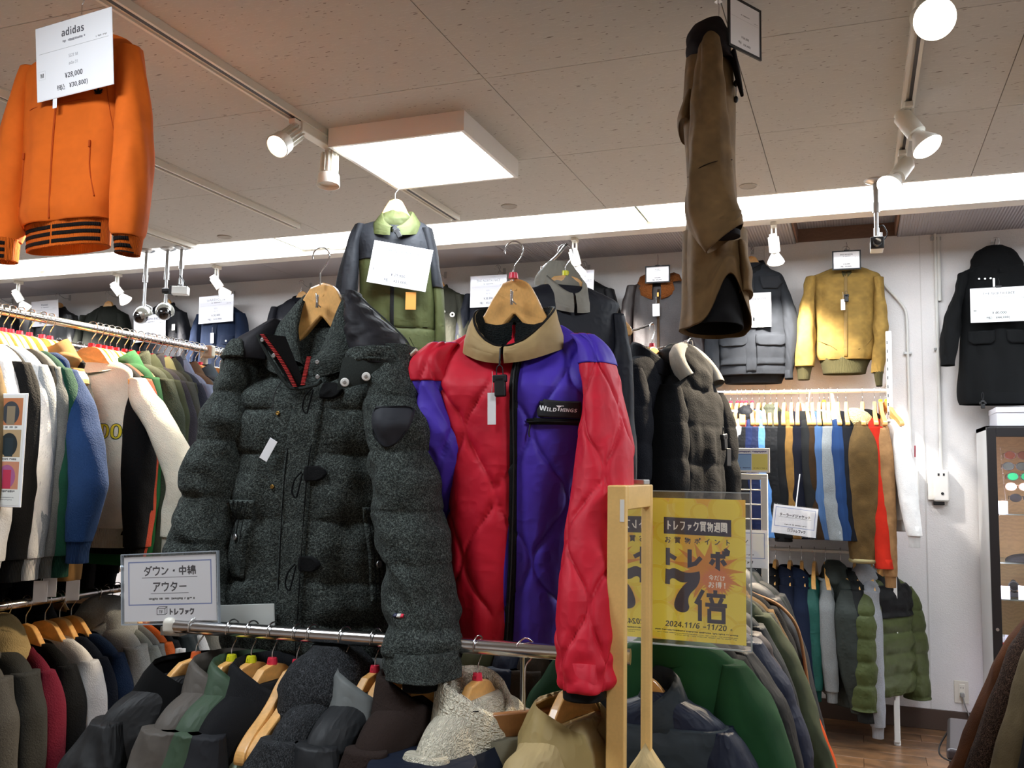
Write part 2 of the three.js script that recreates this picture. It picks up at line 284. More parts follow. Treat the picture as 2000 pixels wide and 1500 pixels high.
// cord, stitching or piping along points [x, y] on the cloth
function seamOn(c, pts, r = 0.0015, off = 0.001, o = {}) {
  const P = pts.map(([x, y]) => { const [p, n] = c.front(x, y, o.side ?? 1); return p.addScaledVector(n, off).toArray(); });
  return tube(P, r, o.seg ?? Math.max(8, pts.length * 5), o.n ?? 5);
}
// collar: a band around the neck, rows of the outer face then the inner face, open or closed
function collarBand(rows, o = {}) {                                       // rows: [y, halfWidth, halfDepth, zc, xc]
  const nU = o.nU ?? 48, gap = o.gap ?? 0, pos = [], uv = [], idx = [], w = nU + 1; let v = 0;
  rows.forEach((r, j) => {
    if (j) v += Math.hypot(r[0] - rows[j - 1][0], r[1] - rows[j - 1][1]);
    for (let i = 0; i <= nU; i++) {
      const a = Math.PI / 2 + gap + (i / nU) * (Math.PI * 2 - 2 * gap), f = Math.pow(Math.max(0, 0.5 + 0.5 * Math.sin(a)), o.k ?? 5);   // f = 1 at the front
      const wr = o.wr ? o.wr(a, r[0], j) : 0;
      const x = (r[4] ?? 0) + Math.cos(a) * (r[1] + wr), z = (r[3] ?? 0) + Math.sin(a) * (r[2] + wr), y = r[0] - f * (r[5] ?? o.drop ?? 0);
      pos.push(x, y, z); uv.push((i / nU) * 0.45, v);
    }
  });
  for (let j = 0; j + 1 < rows.length; j++) for (let i = 0; i < nU; i++) { const a = j * w + i; idx.push(a, a + w, a + 1, a + 1, a + w, a + w + 1); }
  const g = new THREE.BufferGeometry(); g.setAttribute('position', new THREE.Float32BufferAttribute(pos, 3)); g.setAttribute('uv', new THREE.Float32BufferAttribute(uv, 2)); g.setIndex(idx); g.computeVertexNormals(); return g;
}
// folds
const drape = (seed, fx = 14, fy = 2.2, amp = 0.008) => (x, y, th) => amp * (noise(x * fx + Math.sin(th) * 1.3, y * fy, seed) + 0.5 * noise(x * fx * 2.1, y * fy * 2.4 + x * 6, seed + 7));
const bunch = (seed, fy = 26, amp = 0.006) => (x, y, th) => amp * (1 - 2 * Math.abs(noise(th * 0.9, y * fy * 0.5 + Math.cos(th) * 0.8, seed))) ;
const quilted = (ys, amp, seed) => (x, y, th) => {                       // horizontal down chambers between seam heights ys (descending)
  let i = 0; while (i < ys.length - 1 && ys[i + 1] > y) i++;
  const a = ys[i], b = ys[i + 1] ?? a - 0.12, u = clamp((a - y) / (a - b), 0, 1), s = Math.pow(Math.sin(Math.PI * u), 0.55), pinch = 1 - s;
  return amp * s * (0.8 + 0.35 * noise(x * 9, y * 7, seed)) + amp * 0.55 * pinch * noise(x * 34 + th, y * 9, seed + 3) + amp * 0.4 * noise(x * 16, y * 20, seed + 5);
};

// ---------- hangers ----------
const hangerGeo = (() => {
  const s = new THREE.Shape(), up = [[0, 0], [0.034, -0.007], [0.058, -0.028], [0.083, -0.053], [0.12, -0.077], [0.17, -0.099], [0.212, -0.121], [0.222, -0.138]], lo = [[0.208, -0.143], [0.16, -0.125], [0.11, -0.108], [0.06, -0.086]];
  s.moveTo(0, 0); s.splineThru(up.slice(1).map((p) => new THREE.Vector2(...p))); s.splineThru(lo.map((p) => new THREE.Vector2(...p))); s.lineTo(0.004, -0.050); s.lineTo(-0.004, -0.050);
  s.lineTo(-0.06, -0.086); s.splineThru(lo.slice(0, 3).reverse().map(([x, y]) => new THREE.Vector2(-x, y))); s.splineThru(up.slice(1).reverse().map(([x, y]) => new THREE.Vector2(-x, y))); s.lineTo(0, 0);
  const g = new THREE.ExtrudeGeometry(s, { depth: 0.012, bevelEnabled: true, bevelThickness: 0.003, bevelSize: 0.003, bevelSegments: 2, curveSegments: 4 }); g.translate(0, 0, -0.006);
  const p = g.attributes.position;                                                        // arms sweep forward a little, as contoured hangers do
  for (let i = 0; i < p.count; i++) { const x = p.getX(i), k = Math.abs(x) / 0.22; p.setZ(i, p.getZ(i) * (1 + 0.35 * k) + 0.012 * k * k); p.setX(i, x * (Math.abs(x) < 0.06 ? 0.96 : 0.96 - 0.9 * (Math.abs(x) - 0.06))); }
  g.computeVertexNormals(); return metreUV(g);
})();
const steepGeo = (() => { const g = hangerGeo.clone().scale(0.72, 1.45, 1), p = g.attributes.position; for (let i = 0; i < p.count; i++) { const x = p.getX(i); p.setZ(i, p.getZ(i) - 0.02 - 0.25 * x * x); if (Math.abs(x) < 0.07) p.setX(i, x * 1.18); } g.computeVertexNormals(); return g; })();
const hookGeo = (() => { const pts = [[0, -0.004, 0], [0, 0.022, 0], [0.004, 0.032, 0], [0.015, 0.046, 0]]; for (let i = 0; i <= 10; i++) { const a = -0.55 + (i / 10) * 4.0; pts.push([0.021 * Math.cos(a), 0.064 + 0.021 * Math.sin(a), 0]); } return tube(pts, 0.0017, 34, 6); })();
const ringGeo = (() => { const g = new THREE.CylinderGeometry(0.0095, 0.0115, 0.013, 6); return g.translate(0, 0.0075, 0); })();
const wireHangers = { n: 0 };
const HANG = 0.064;                                                      // hook centre above the hanger's top
// a hanger whose top is at pos; turn about y, ring colour; part names as seen
const letterMats = {};
function letterMat(ch) {
  return letterMats[ch] ??= (() => { const c = document.createElement('canvas'); c.width = c.height = 64; const g = c.getContext('2d'); g.fillStyle = ch === 'S' ? '#e2e023' : '#e0304a'; g.fillRect(0, 0, 64, 64); g.fillStyle = ch === 'S' ? '#222' : '#7c1326'; g.font = 'bold 52px sans-serif'; g.textAlign = 'center'; g.fillText(ch, 32, 52); const t = new THREE.CanvasTexture(c); t.colorSpace = THREE.SRGBColorSpace; return new THREE.MeshStandardMaterial({ map: t, roughness: 0.4 }); })();
}
function hanger(pos, turn, ring, label, group, o = {}) {
  const t = thing('coat_hanger', label, 'hanger', pos, turn, group); if (o.roll) t.rotation.z = o.roll;
  part('arms', o.steep ? steepGeo : hangerGeo, o.mat ?? M.hanger, t); part('hook', hookGeo, M.chrome, t);
  if (ring) { const r = part('size_ring', ringGeo, ring, t); if (o.letter) for (const a of [0, 1, 2]) { const q = new THREE.PlaneGeometry(0.008, 0.009); q.rotateX(-0.15).translate(0, 0.0075, 0.0101); q.rotateY(Math.PI / 6 + a * Math.PI / 3 * 2 + (o.la ?? 0)); part('size_letter', q, letterMat(o.letter), r); } }
  if (o.drop) part('extension_hook', tube([[0.0, HANG - 0.02, 0], [-0.016, HANG - 0.004, 0], [0.0, HANG + 0.022, 0], [0, HANG + o.drop - 0.03, 0], [0.018, HANG + o.drop - 0.012, 0], [0.014, HANG + o.drop + 0.013, 0], [-0.014, HANG + o.drop + 0.013, 0], [-0.02, HANG + o.drop - 0.004, 0]], 0.002, 40, 6), M.chrome, t);
  if (o.pin) part('clip', [cyl(0.0035, 0.03, 0, -0.045, 0.012, 10), tube([[0, -0.03, 0.014], [0, -0.028, 0.02], [0.003, -0.05, 0.02], [0.012, -0.06, 0.018]], 0.0014, 14, 6)], M.chrome, t);
  return t;
}
// ---------- lettering ----------
// Strokes for the Japanese characters on the signs, on a 100 x 100 square
const GL = {
  'ト': '40,6 40,94;40,38 82,60', 'レ': '28,8 28,88 58,78 86,46', 'フ': '14,16 84,16 78,52 60,76 34,92', 'ァ': '26,44 78,44 72,58 60,68;48,52 46,72 34,90', 'ク': '42,6 30,32 12,50;38,22 82,22 74,56 56,80 28,94',
  'ポ': '10,34 84,34;46,12 46,90 36,84;26,52 10,78;66,52 84,78;80,8 88,4 96,10 94,20 84,22 79,16 80,8', 'イ': '82,8 56,36 14,58;52,40 52,94', 'ン': '12,18 36,32;12,86 48,76 86,30', 'ダ': '40,8 28,34 10,52;36,24 74,24 68,54 50,80 20,94;34,48 60,66;78,4 84,16;90,2 96,14',
  'ウ': '50,4 50,20;16,44 16,22 84,22 80,50 64,78 36,94', '・': '46,46 54,46 54,54 46,54 46,46', '中': '16,30 84,30 84,64 16,64 16,30;50,4 50,96', '綿': '26,6 14,26 30,32;36,22 12,48 38,46;25,48 25,94;12,64 16,80;36,62 34,78;70,4 62,14;50,16 88,16 88,44 50,44 50,16;50,30 88,30;46,88 46,56 92,56 92,84 86,82;69,46 69,96',
  'ア': '12,14 86,14 76,34 58,48;46,32 46,56 36,78 18,94', 'タ': '42,6 30,32 12,52;38,22 80,22 74,54 54,80 24,94;34,48 62,66', 'ー': '10,50 90,50', 'テ': '24,14 76,14;10,42 90,42;54,42 50,70 30,94', 'ラ': '24,14 78,14;14,40 84,40 78,66 58,84 32,94', 'ド': '32,6 32,94;32,38 70,58;66,12 76,28;82,6 92,22',
  'ジ': '22,12 42,24;12,38 34,50;14,90 52,76 84,36;70,8 78,22;86,4 94,18', 'ャ': '18,56 76,42 78,52 64,64;36,32 52,94', 'ケ': '34,6 26,32 8,54;28,30 92,30;62,30 60,60 32,94', 'ッ': '20,46 28,62;44,42 52,58;80,42 76,66 58,82 36,94', 'ル': '30,12 30,50 10,88;58,10 58,86 76,78 94,54', 'ゾ': '16,22 32,46;78,24 72,54 52,80 28,94;72,4 80,16;88,2 96,14', 'ブ': '10,18 76,18 72,52 52,80 24,94;76,2 84,14;90,0 98,12',
  'お': '12,26 60,26;36,6 36,74 22,88 12,78 20,62 52,50 78,56 84,74 70,90 56,92;74,14 90,32', '買': '10,6 90,6 90,24 10,24 10,6;36,6 36,24;64,6 64,24;22,34 78,34 78,80 22,80 22,34;22,50 78,50;22,65 78,65;38,82 14,96;62,82 88,96', '物': '20,8 12,32;10,30 46,28;30,4 30,96;8,64 46,54;60,6 44,40;54,26 92,26 88,78 80,94 72,88;66,28 46,66;80,28 52,86', '週': '10,8 22,22;6,42 24,42 24,72 8,92;22,80 50,92 96,94;38,76 42,10 90,10 90,76 82,74;52,26 80,26;66,18 66,40;50,40 82,40;54,52 78,52 78,68 54,68 54,52',
  '間': '10,96 10,8 42,8 42,36 10,36;10,22 42,22;90,8 58,8 58,36 90,36;58,22 90,22;90,8 90,94 80,90;32,48 68,48 68,84 32,84 32,48;32,66 68,66', '今': '50,4 8,46;50,4 92,46;32,46 68,46;22,66 78,66 58,96', 'だ': '8,26 52,22;34,6 12,92;52,48 80,46;48,74 58,88 86,86;72,8 80,20;88,4 94,16', 'け': '20,8 14,50 20,90 28,74;44,30 92,30;72,8 72,60 52,94', '得': '26,6 8,28;30,28 6,54;19,46 19,96;46,8 86,8 86,38 46,38 46,8;46,23 86,23;38,50 94,50;38,66 96,66;78,52 78,92 66,90;48,74 56,86', '倍': '28,4 6,46;18,34 18,96;64,2 64,16;38,18 94,18;50,24 56,42;84,24 76,42;34,46 98,46;46,58 88,58 88,94 46,94 46,58',
  '税': '36,6 10,14;6,30 42,30;24,12 24,96;24,34 6,62;26,44 40,58;56,4 62,18;88,4 80,18;52,22 92,22 92,48 52,48 52,22;64,48 58,76 44,94;80,48 80,88 96,88', '込': '12,8 24,22;6,42 22,42 22,72 8,92;22,80 50,92 96,94;44,10 62,10 90,72;60,34 38,74', '用': '20,10 84,10 84,92 74,90;20,10 20,60 8,94;20,36 84,36;20,62 84,62;52,10 52,92', '水': '50,4 50,92 40,88;12,32 40,32 10,76;86,24 54,50;52,40 92,80', 'メ': '78,8 58,56 14,92;28,32 80,78', 'ズ': '14,18 76,18 50,60 10,92;52,58 84,90;76,2 84,14;90,0 98,12', 'オ': '10,30 90,30;62,6 62,92 48,86;60,32 10,80', 'ス': '16,16 80,16 54,60 12,92;54,58 88,90',
};
function jp(g, text, x, y, size, lw, o = {}) {                             // x, y: top left of the first square
  const adv = o.adv ?? size, sx = o.sx ?? 1; g.save(); g.lineWidth = lw; g.lineCap = o.cap ?? 'butt'; g.lineJoin = 'miter'; g.strokeStyle = o.color ?? '#222';
  [...text].forEach((ch, i) => {
    const s = GL[ch]; if (!s) { if (ch !== ' ') { g.fillStyle = o.color ?? '#222'; g.font = `bold ${size}px sans-serif`; g.fillText(ch, x + i * adv, y + size * 0.88); } return; }
    for (const st of s.split(';')) { g.beginPath(); st.split(' ').forEach((p, k) => { const [a, b] = p.split(',').map(Number), X = x + i * adv + a / 100 * size * sx, Y = y + b / 100 * size; k ? g.lineTo(X, Y) : g.moveTo(X, Y); }); g.stroke(); }
  }); g.restore();
}
function print(w, h, draw) {
  const c = document.createElement('canvas'); c.width = w; c.height = h; const g = c.getContext('2d'); draw(g, w, h);
  const t = new THREE.CanvasTexture(c); t.colorSpace = THREE.SRGBColorSpace; t.anisotropy = 8; return t;
}
const printMat = (t, rough = 0.5, coat = 0.6) => new THREE.MeshPhysicalMaterial({ map: t, roughness: rough, clearcoat: coat, clearcoatRoughness: 0.08 });
const textLine = (g, s, x, y, px, color = '#333', weight = '') => { g.fillStyle = color; g.font = `${weight} ${px}px sans-serif`; g.textAlign = 'center'; g.fillText(s, x, y); };
const greek = (g, x, y, w, h, color, seed = 1) => { g.fillStyle = color; let k = x, i = seed * 17; while (k < x + w) { const q = 2 + hash(i++, seed) * h * 0.9; if (hash(i, seed + 3) > 0.18) g.fillRect(k, y + h * 0.5 * hash(i, 4) * 0.4, q, h * (0.5 + 0.5 * hash(i, 9))); k += q + 1.5; } };
// price card: brand line, size, price
function priceCard(o) {
  return print(640, o.h ?? 450, (g, w, h) => {
    g.fillStyle = o.bg ?? '#f1f1f3'; g.fillRect(0, 0, w, h);
    textLine(g, o.brand, w / 2, h * 0.2, o.px ?? 54, o.c ?? '#4a4a50', 'bold'); greek(g, w * 0.34, h * 0.25, w * 0.32, 16, '#8a8a90', 5);
    g.fillStyle = '#999'; g.fillRect(w * 0.04, h * 0.36, w * 0.92, 2); greek(g, w * 0.8, h * 0.31, w * 0.14, 10, '#999', 8);
    if (o.lines) o.lines.forEach((s, i) => textLine(g, s, w / 2, h * (0.5 + 0.1 * i), 26, '#8c8c92'));
    textLine(g, o.price, w / 2, h * 0.77, o.pp ?? 42, '#3a3a40', 'bold');
    if (o.tax) { const tw = o.tax.length * 19; g.textAlign = 'left'; textLine(g, `(      ¥${o.tax})`, w / 2, h * 0.91, o.pp ?? 40, '#3a3a40', 'bold'); jp(g, '税込', w / 2 - tw * 1.02 - 30, h * 0.84, 34, 3.5, { color: '#3a3a40', adv: 36 }); }
    if (o.size) { g.strokeStyle = '#bbb'; g.strokeRect(w * 0.03, h * 0.6, 56, 52); textLine(g, o.size, w * 0.03 + 28, h * 0.6 + 40, 36, '#333', 'bold'); }
  });
}
function card(name, label, w, h, mat, pos, turn = 0, o = {}) {               // laminated card, printed in front
  const t = thing(name, label, 'sign', pos, turn); t.rotation.order = 'YXZ'; if (o.tilt) t.rotation.x = o.tilt; if (o.roll) t.rotation.z = o.roll;
  part('sheet', rbox(w, h, 0.0025, 0.001), o.edge ?? M.paper, t); const p = new THREE.PlaneGeometry(w - 0.004, h - 0.004).translate(0, 0, 0.0016); part('print', p, mat, t);
  if (o.frame) part('frame', [box(w + 0.012, 0.008, 0.006, 0, h / 2 + 0.002, 0), box(w + 0.012, 0.008, 0.006, 0, -h / 2 - 0.002, 0), box(0.008, h, 0.006, w / 2 + 0.002, 0, 0), box(0.008, h, 0.006, -w / 2 - 0.002, 0, 0)], M.black, t);
  if (o.clip) part('clip', [rbox(0.03, 0.012, 0.01, 0.002, 0, h / 2 + 0.004, 0), tube([[0, h / 2 + 0.008, 0], [0.004, h / 2 + o.clip * 0.6, 0.004], [0, h / 2 + o.clip, -0.004]], 0.0012, 10, 5)], M.black, t);
  return t;
}
// ---------- display jackets in front ----------
const btn = (r, h) => { const g = new THREE.LatheGeometry([[0, 0], [r, 0], [r, h * 0.6], [r * 0.8, h], [r * 0.45, h * 0.75], [0, h * 0.75]].map((p) => new THREE.Vector2(...p)), 16); return g.rotateX(Math.PI / 2); };
function stick(c, x, y, geo, mat, name, parent, off = 0.001, side = 1) { const [P, n] = c.front(x, y, side), m = part(name, geo, mat, parent); m.position.copy(P.addScaledVector(n, off)); m.quaternion.setFromUnitVectors(V(0, 0, 1), n); return m; }
function swingTag(parent, p, w, h, tilt = 0, mat = M.paper, name = 'price_tag') { const m = part(name, rbox(w, h, 0.001, 0.0005, 0, -h / 2, 0), mat, parent); m.position.set(...p); m.rotation.z = tilt; const s = part('string', tube([[0, 0, 0], [0.002, 0.02, 0], [0, 0.045, -0.004]], 0.0006, 8, 4), M.white, m); return m; }
function securityTag(parent, p, tilt = 0, s = 1) { const m = part('security_tag', [rbox(0.024 * s, 0.042 * s, 0.012 * s, 0.004 * s, 0, -0.035 * s, 0), rbox(0.03 * s, 0.016 * s, 0.012 * s, 0.003 * s, 0, -0.018 * s, 0), tube([[-0.007 * s, -0.012 * s, 0], [-0.006 * s, 0.004 * s, 0], [0, 0.01 * s, 0], [0.006 * s, 0.004 * s, 0], [0.007 * s, -0.012 * s, 0]], 0.0012 * s, 16, 6)], M.black, parent); m.position.set(...p); m.rotation.z = tilt; return m; }

const bandOf = (c, y0, y1, o = {}) => new Cloth(Array.from({ length: 9 }, (_, i) => c.row(lerp(c.tOf(y0), c.tOf(y1), i / 8))), { nU: c.nU, nV: o.nV ?? 20, p: c.p, disp: o.disp ?? c.disp, hem: 0.005, capTop: o.cap ?? true });
// grey wool down jacket
{
  const pos = [-1.164, 1.875, -1.80], turn = 0.14;
  hanger(pos, turn, null, 'wooden hanger holding the dark grey wool down jacket up front', undefined, { pin: true, steep: true });
  const t = thing('down_jacket', 'dark grey wool down jacket with open red-zip collar and shield badge on sleeve', 'jacket', pos, turn);
  const wool = fabric('wool', 0x7d8781), ny = fabric('shell', 0x3c3a40), dark = fabric('shell', 0x1d2530), suede = fabric('suede', 0x1c1d1f);
  const seams = [-0.12, -0.225, -0.301, -0.398, -0.542, -0.672, -0.76, -0.88];
  const q = quilted(seams, 0.019, 3), fold = drape(4, 12, 4, 0.016);
  const body = new Cloth([[-0.1, -0.08, 0.095, 0.015, -0.045], [-0.152, -0.13, 0.156, 0.03, -0.04], [-0.2, -0.172, 0.208, 0.055, -0.025], [-0.25, -0.178, 0.21, 0.085, -0.008], [-0.294, -0.178, 0.208, 0.098], [-0.411, -0.165, 0.2, 0.1], [-0.527, -0.165, 0.198, 0.1], [-0.642, -0.185, 0.2, 0.1], [-0.733, -0.198, 0.204, 0.1], [-0.812, -0.182, 0.205, 0.098], [-0.856, -0.158, 0.2, 0.09]], { nU: 150, nV: 190, p: 2.6, disp: (x, y, th, tt, s) => { const pl = s > 0 ? smooth(0.05, 0.09, Math.abs(x - 0.012 + 0.02 * smooth(-0.25, -0.6, y))) : 1; return (q(x, y, th) + fold(x, y, th)) * (0.25 + 0.75 * pl); } });
  const b = part('body', body.geo(), wool, t);
  const sleeve = (rows, sm, seed) => new Cloth(rows, { nU: 80, nV: 170, p: 2.2, disp: (x, y, th) => quilted(sm, 0.014, seed)(x, y, th) + drape(seed + 1, 13, 9, 0.016)(x, y, th) + bunch(seed + 2, 22, 0.006)(x, y, th) });
  const sl = sleeve([[-0.150, -0.188, -0.128, 0.05, 0.02], [-0.231, -0.212, -0.135, 0.072, 0.026], [-0.321, -0.232, -0.136, 0.08, 0.031], [-0.415, -0.262, -0.14, 0.082, 0.037], [-0.508, -0.284, -0.148, 0.082, 0.043], [-0.589, -0.299, -0.156, 0.08, 0.049], [-0.646, -0.306, -0.16, 0.078, 0.054], [-0.736, -0.3, -0.165, 0.07, 0.06]], [-0.1, -0.261, -0.37, -0.495, -0.596, -0.70, -0.8], 11);
  const sr = sleeve([[-0.155, 0.163, 0.226, 0.05, 0.02], [-0.241, 0.162, 0.258, 0.07, 0.045], [-0.354, 0.177, 0.292, 0.08, 0.07], [-0.463, 0.198, 0.318, 0.082, 0.095], [-0.547, 0.219, 0.339, 0.082, 0.12], [-0.627, 0.251, 0.363, 0.08, 0.146], [-0.713, 0.274, 0.386, 0.078, 0.177], [-0.775, 0.282, 0.4, 0.075, 0.209], [-0.82, 0.305, 0.4, 0.066, 0.24]], [-0.1, -0.273, -0.389, -0.514, -0.616, -0.733, -0.78, -0.9], 17);
  const SL = part('sleeve', sl.geo(), wool, t), SR = part('sleeve', sr.geo(), wool, t);
  part('cuff', new Cloth([[-0.80, 0.312, 0.395, 0.06, 0.232], [-0.838, 0.318, 0.388, 0.052, 0.244]], { nU: 32, nV: 8, hem: 0.03 }).geo(), suede, SR);
  // shield badge, little flag
  const bad = part('badge', onCloth(sr, [[-0.300, 0.212, 0.262], [-0.307, 0.210, 0.264], [-0.352, 0.212, 0.264], [-0.370, 0.22, 0.256], [-0.382, 0.234, 0.243]], { th: 0.004, nx: 14, ny: 20 }), fabric('shell', 0x4a4c54), SR);
  part('border', seamOn(sr, [[0.213, -0.305], [0.213, -0.35], [0.222, -0.37], [0.238, -0.38], [0.254, -0.37], [0.262, -0.35], [0.261, -0.305], [0.238, -0.302], [0.213, -0.305]], 0.0016, 0.0055, { seg: 60 }), fabric('shell', 0x3a3b42), bad);
  part('flag_patch', [onCloth(sr, [[-0.703, 0.302, 0.307], [-0.709, 0.302, 0.307]], { th: 0.003, nx: 3, ny: 3 })], plastic(0x23284a), SR); part('flag_patch', [onCloth(sr, [[-0.703, 0.307, 0.312], [-0.709, 0.307, 0.312]], { th: 0.003, nx: 3, ny: 3 })], M.white, SR); part('flag_patch', [onCloth(sr, [[-0.703, 0.312, 0.316], [-0.709, 0.312, 0.316]], { th: 0.003, nx: 3, ny: 3 })], M.red, SR);
  // placket with stitched edges, snaps, toggle loops
  const pl = part('placket', onCloth(body, [[-0.245, 0.0, 0.07], [-0.413, -0.018, 0.044], [-0.633, -0.026, 0.036], [-0.82, -0.024, 0.03]], { th: 0.006, nx: 12, ny: 70 }), wool, t);
  part('stitching', [seamOn(body, [[0.004, -0.25], [-0.013, -0.413], [-0.021, -0.633], [-0.018, -0.815]], 0.0012, 0.0075, { seg: 60 }), seamOn(body, [[0.064, -0.25], [0.039, -0.413], [0.031, -0.633], [0.025, -0.815]], 0.0012, 0.0075, { seg: 60 })], fabric('wool', 0x3a3d3c), pl);
  for (const [y, x] of [[-0.44, 0.05], [-0.632, 0.045], [-0.262, 0.075]]) part('toggle_patch', onCloth(body, [[y + 0.016, x - 0.018, x + 0.012], [y + 0.009, x - 0.02, x + 0.026], [y, x - 0.021, x + 0.031], [y - 0.009, x - 0.02, x + 0.026], [y - 0.016, x - 0.018, x + 0.012]], { th: 0.008, nx: 8, ny: 12 }), suede, t);
  for (const [x, y] of [[0.033, -0.45], [0.026, -0.645], [0.05, -0.27]]) part('toggle_loop', tube([[x, y + 0.014, 0.128], [x - 0.014, y - 0.004, 0.132], [x - 0.02, y - 0.03, 0.13], [x - 0.01, y - 0.042, 0.13], [x - 0.004, y - 0.02, 0.13], [x + 0.002, y + 0.01, 0.128]], 0.0018, 30, 6), suede, t);
  for (const [x, y] of [[-0.04, -0.31], [-0.046, -0.47]]) stick(body, x, y, btn(0.005, 0.004), M.brass, 'snap', t);
  part('cord', tube([[-0.03, -0.24, 0.115], [-0.042, -0.27, 0.122], [-0.041, -0.305, 0.126]], 0.0012, 14, 5), M.black, t);
  part('paper_tag', rbox(0.02, 0.05, 0.001, 0.0005), M.paper, t).position.set(-0.052, -0.39, 0.118); t.children.at(-1).rotation.z = -0.5;
  // side pockets with ribbed welts and snaps
  for (const [rows, sx, sy] of [[[[-0.5, -0.13, -0.08], [-0.58, -0.138, -0.092], [-0.67, -0.146, -0.108]], -0.112, -0.582], [[[-0.51, 0.152, 0.178], [-0.6, 0.163, 0.196], [-0.71, 0.172, 0.2]], 0.178, -0.63]]) {
    const k = part('pocket', onCloth(body, rows, { th: 0.009, nx: 10, ny: 30 }), wool, t);
    part('stitching', [0.2, 0.4, 0.6, 0.8].map((u) => seamOn(body, rows.map(([y, a, c]) => [lerp(a, c, u), y]), 0.001, 0.0102, { seg: 24 })), fabric('wool', 0x454847), k);
    stick(body, sx, sy, btn(0.0075, 0.005), M.satin, 'snap', k, 0.0095);
  }
  // stand collar, opened: wool outside, red zip on the facing
  const cw = (a, y, j) => 0.005 * noise(Math.cos(a) * 5, y * 30, j + 2);
  const col = part('collar', collarBand([[-0.172, 0.136, 0.088, 0, 0.005, 0.06], [-0.13, 0.126, 0.092, 0.004, 0.005, 0.075], [-0.07, 0.094, 0.09, 0.0, 0.004, 0.125], [-0.026, 0.066, 0.08, -0.008, 0.003, 0.172], [-0.012, 0.054, 0.072, -0.01, 0.003, 0.19], [-0.02, 0.046, 0.062, -0.01, 0.003, 0.187], [-0.07, 0.062, 0.066, -0.006, 0.003, 0.14], [-0.13, 0.085, 0.07, 0, 0.003, 0.09]], { gap: 0.2, k: 3.2, nU: 96, wr: cw }), wool, t);
  part('lining', collarBand([[-0.072, 0.06, 0.06, -0.012, 0.003, 0.1], [-0.15, 0.08, 0.062, -0.012, 0.003, 0.08], [-0.21, 0.08, 0.062, -0.01, 0.003, 0.04]], { gap: 0.5, k: 3.2 }), dark, col);
  part('neck_label', rbox(0.055, 0.05, 0.002, 0.001), fabric('shell', 0x2f4357), col).position.set(0.01, -0.16, -0.066);
  // facing flap folded outwards on the left, red zip teeth both sides
  const flap = part('collar_facing', (() => { const g = new THREE.PlaneGeometry(1, 1, 12, 14), p = g.attributes.position; for (let i = 0; i < p.count; i++) { const u = p.getX(i) + 0.5, v = 0.5 - p.getY(i); p.setXYZ(i, lerp(lerp(-0.088, -0.022, u), lerp(-0.006, 0.03, u), v), lerp(-0.138, -0.252, v) - 0.004 * u, lerp(0.118, 0.112, v) + 0.02 * Math.sin(u * 3.1) * (1 - v) ); } g.computeVertexNormals(); return g; })(), fabric('wool', 0x3a3634), t, 'dark inner facing with red zip');
  const redm = plastic(0xb02a28, 0.4);
  part('zip_teeth', Array.from({ length: 34 }, (_, i) => { const v = i / 33; return box(0.009, 0.0018, 0.004, lerp(-0.068, 0.006, v) + 0.006 * Math.sin(v * 3), lerp(-0.14, -0.252, v), lerp(0.13, 0.117, v) + 0.006); }), redm, flap);
  part('zip_teeth', Array.from({ length: 20 }, (_, i) => { const v = i / 19; return box(0.009, 0.0018, 0.004, lerp(0.034, 0.022, v), lerp(-0.188, -0.248, v), 0.116); }), redm, flap);
  part('facing_edge', tube([[-0.09, -0.138, 0.119], [-0.05, -0.2, 0.12], [-0.006, -0.255, 0.117], [0.05, -0.25, 0.117], [0.066, -0.24, 0.117]], 0.004, 30, 6), wool, flap);
  for (const [x, y] of [[-0.074, -0.15], [-0.045, -0.185], [0.058, -0.2], [0.06, -0.232]]) { const m = part('snap', btn(0.005, 0.003), M.satin, flap); m.position.set(x, y, 0.124); }
  // hood base draped on the shoulders: black nylon ends in wool tabs with white snaps
  const capR = new Cloth([[-0.02, 0.07, 0.085, 0.03, -0.02], [-0.05, 0.068, 0.112, 0.055, -0.01], [-0.09, 0.078, 0.158, 0.078, 0], [-0.14, 0.09, 0.208, 0.095, 0.004], [-0.175, 0.098, 0.226, 0.104, 0.008], [-0.2, 0.1, 0.23, 0.108, 0.01]], { nU: 60, nV: 40, p: 2.2, hem: 0.01, disp: (x, y, th) => 0.009 * noise(x * 34, y * 30, 4) + 0.01 * Math.abs(noise(x * 18, y * 44, 9)) });
  const cR = part('hood_base', capR.geo(), ny, t);
  const tabR = part('tab', onCloth(capR, [[-0.165, 0.12, 0.222], [-0.185, 0.112, 0.226], [-0.197, 0.108, 0.226]], { th: 0.006, nx: 16, ny: 10 }), wool, cR);
  const tb = part('tab', (() => { const g = new THREE.PlaneGeometry(1, 1, 14, 8), p = g.attributes.position; for (let i = 0; i < p.count; i++) { const u = p.getX(i) + 0.5, v = 0.5 - p.getY(i); p.setXYZ(i, lerp(lerp(0.118, 0.222, u), lerp(0.107, 0.206, u), v), lerp(-0.19, lerp(-0.262, -0.236, u), v), 0.124 + 0.006 * Math.sin(v * 2.5) - 0.03 * u * u); } g.computeVertexNormals(); return g; })(), wool, cR);
  for (const [x, y, z] of [[0.126, -0.245, 0.131], [0.17, -0.232, 0.121]]) { const m = part('snap', btn(0.0095, 0.004), M.white, tb); m.position.set(x, y, z); m.rotation.y = 0.25; const h = part('stud', btn(0.004, 0.003), M.satin, m); h.position.z = 0.003; }
  part('toggle', bar([0.236, -0.185, 0.05], [0.262, -0.168, 0.066], 0.004, 10), M.ivory, cR); part('cord', tube([[0.214, -0.165, 0.06], [0.23, -0.17, 0.062], [0.246, -0.178, 0.058], [0.236, -0.2, 0.05]], 0.0022, 18, 6), redm, cR);
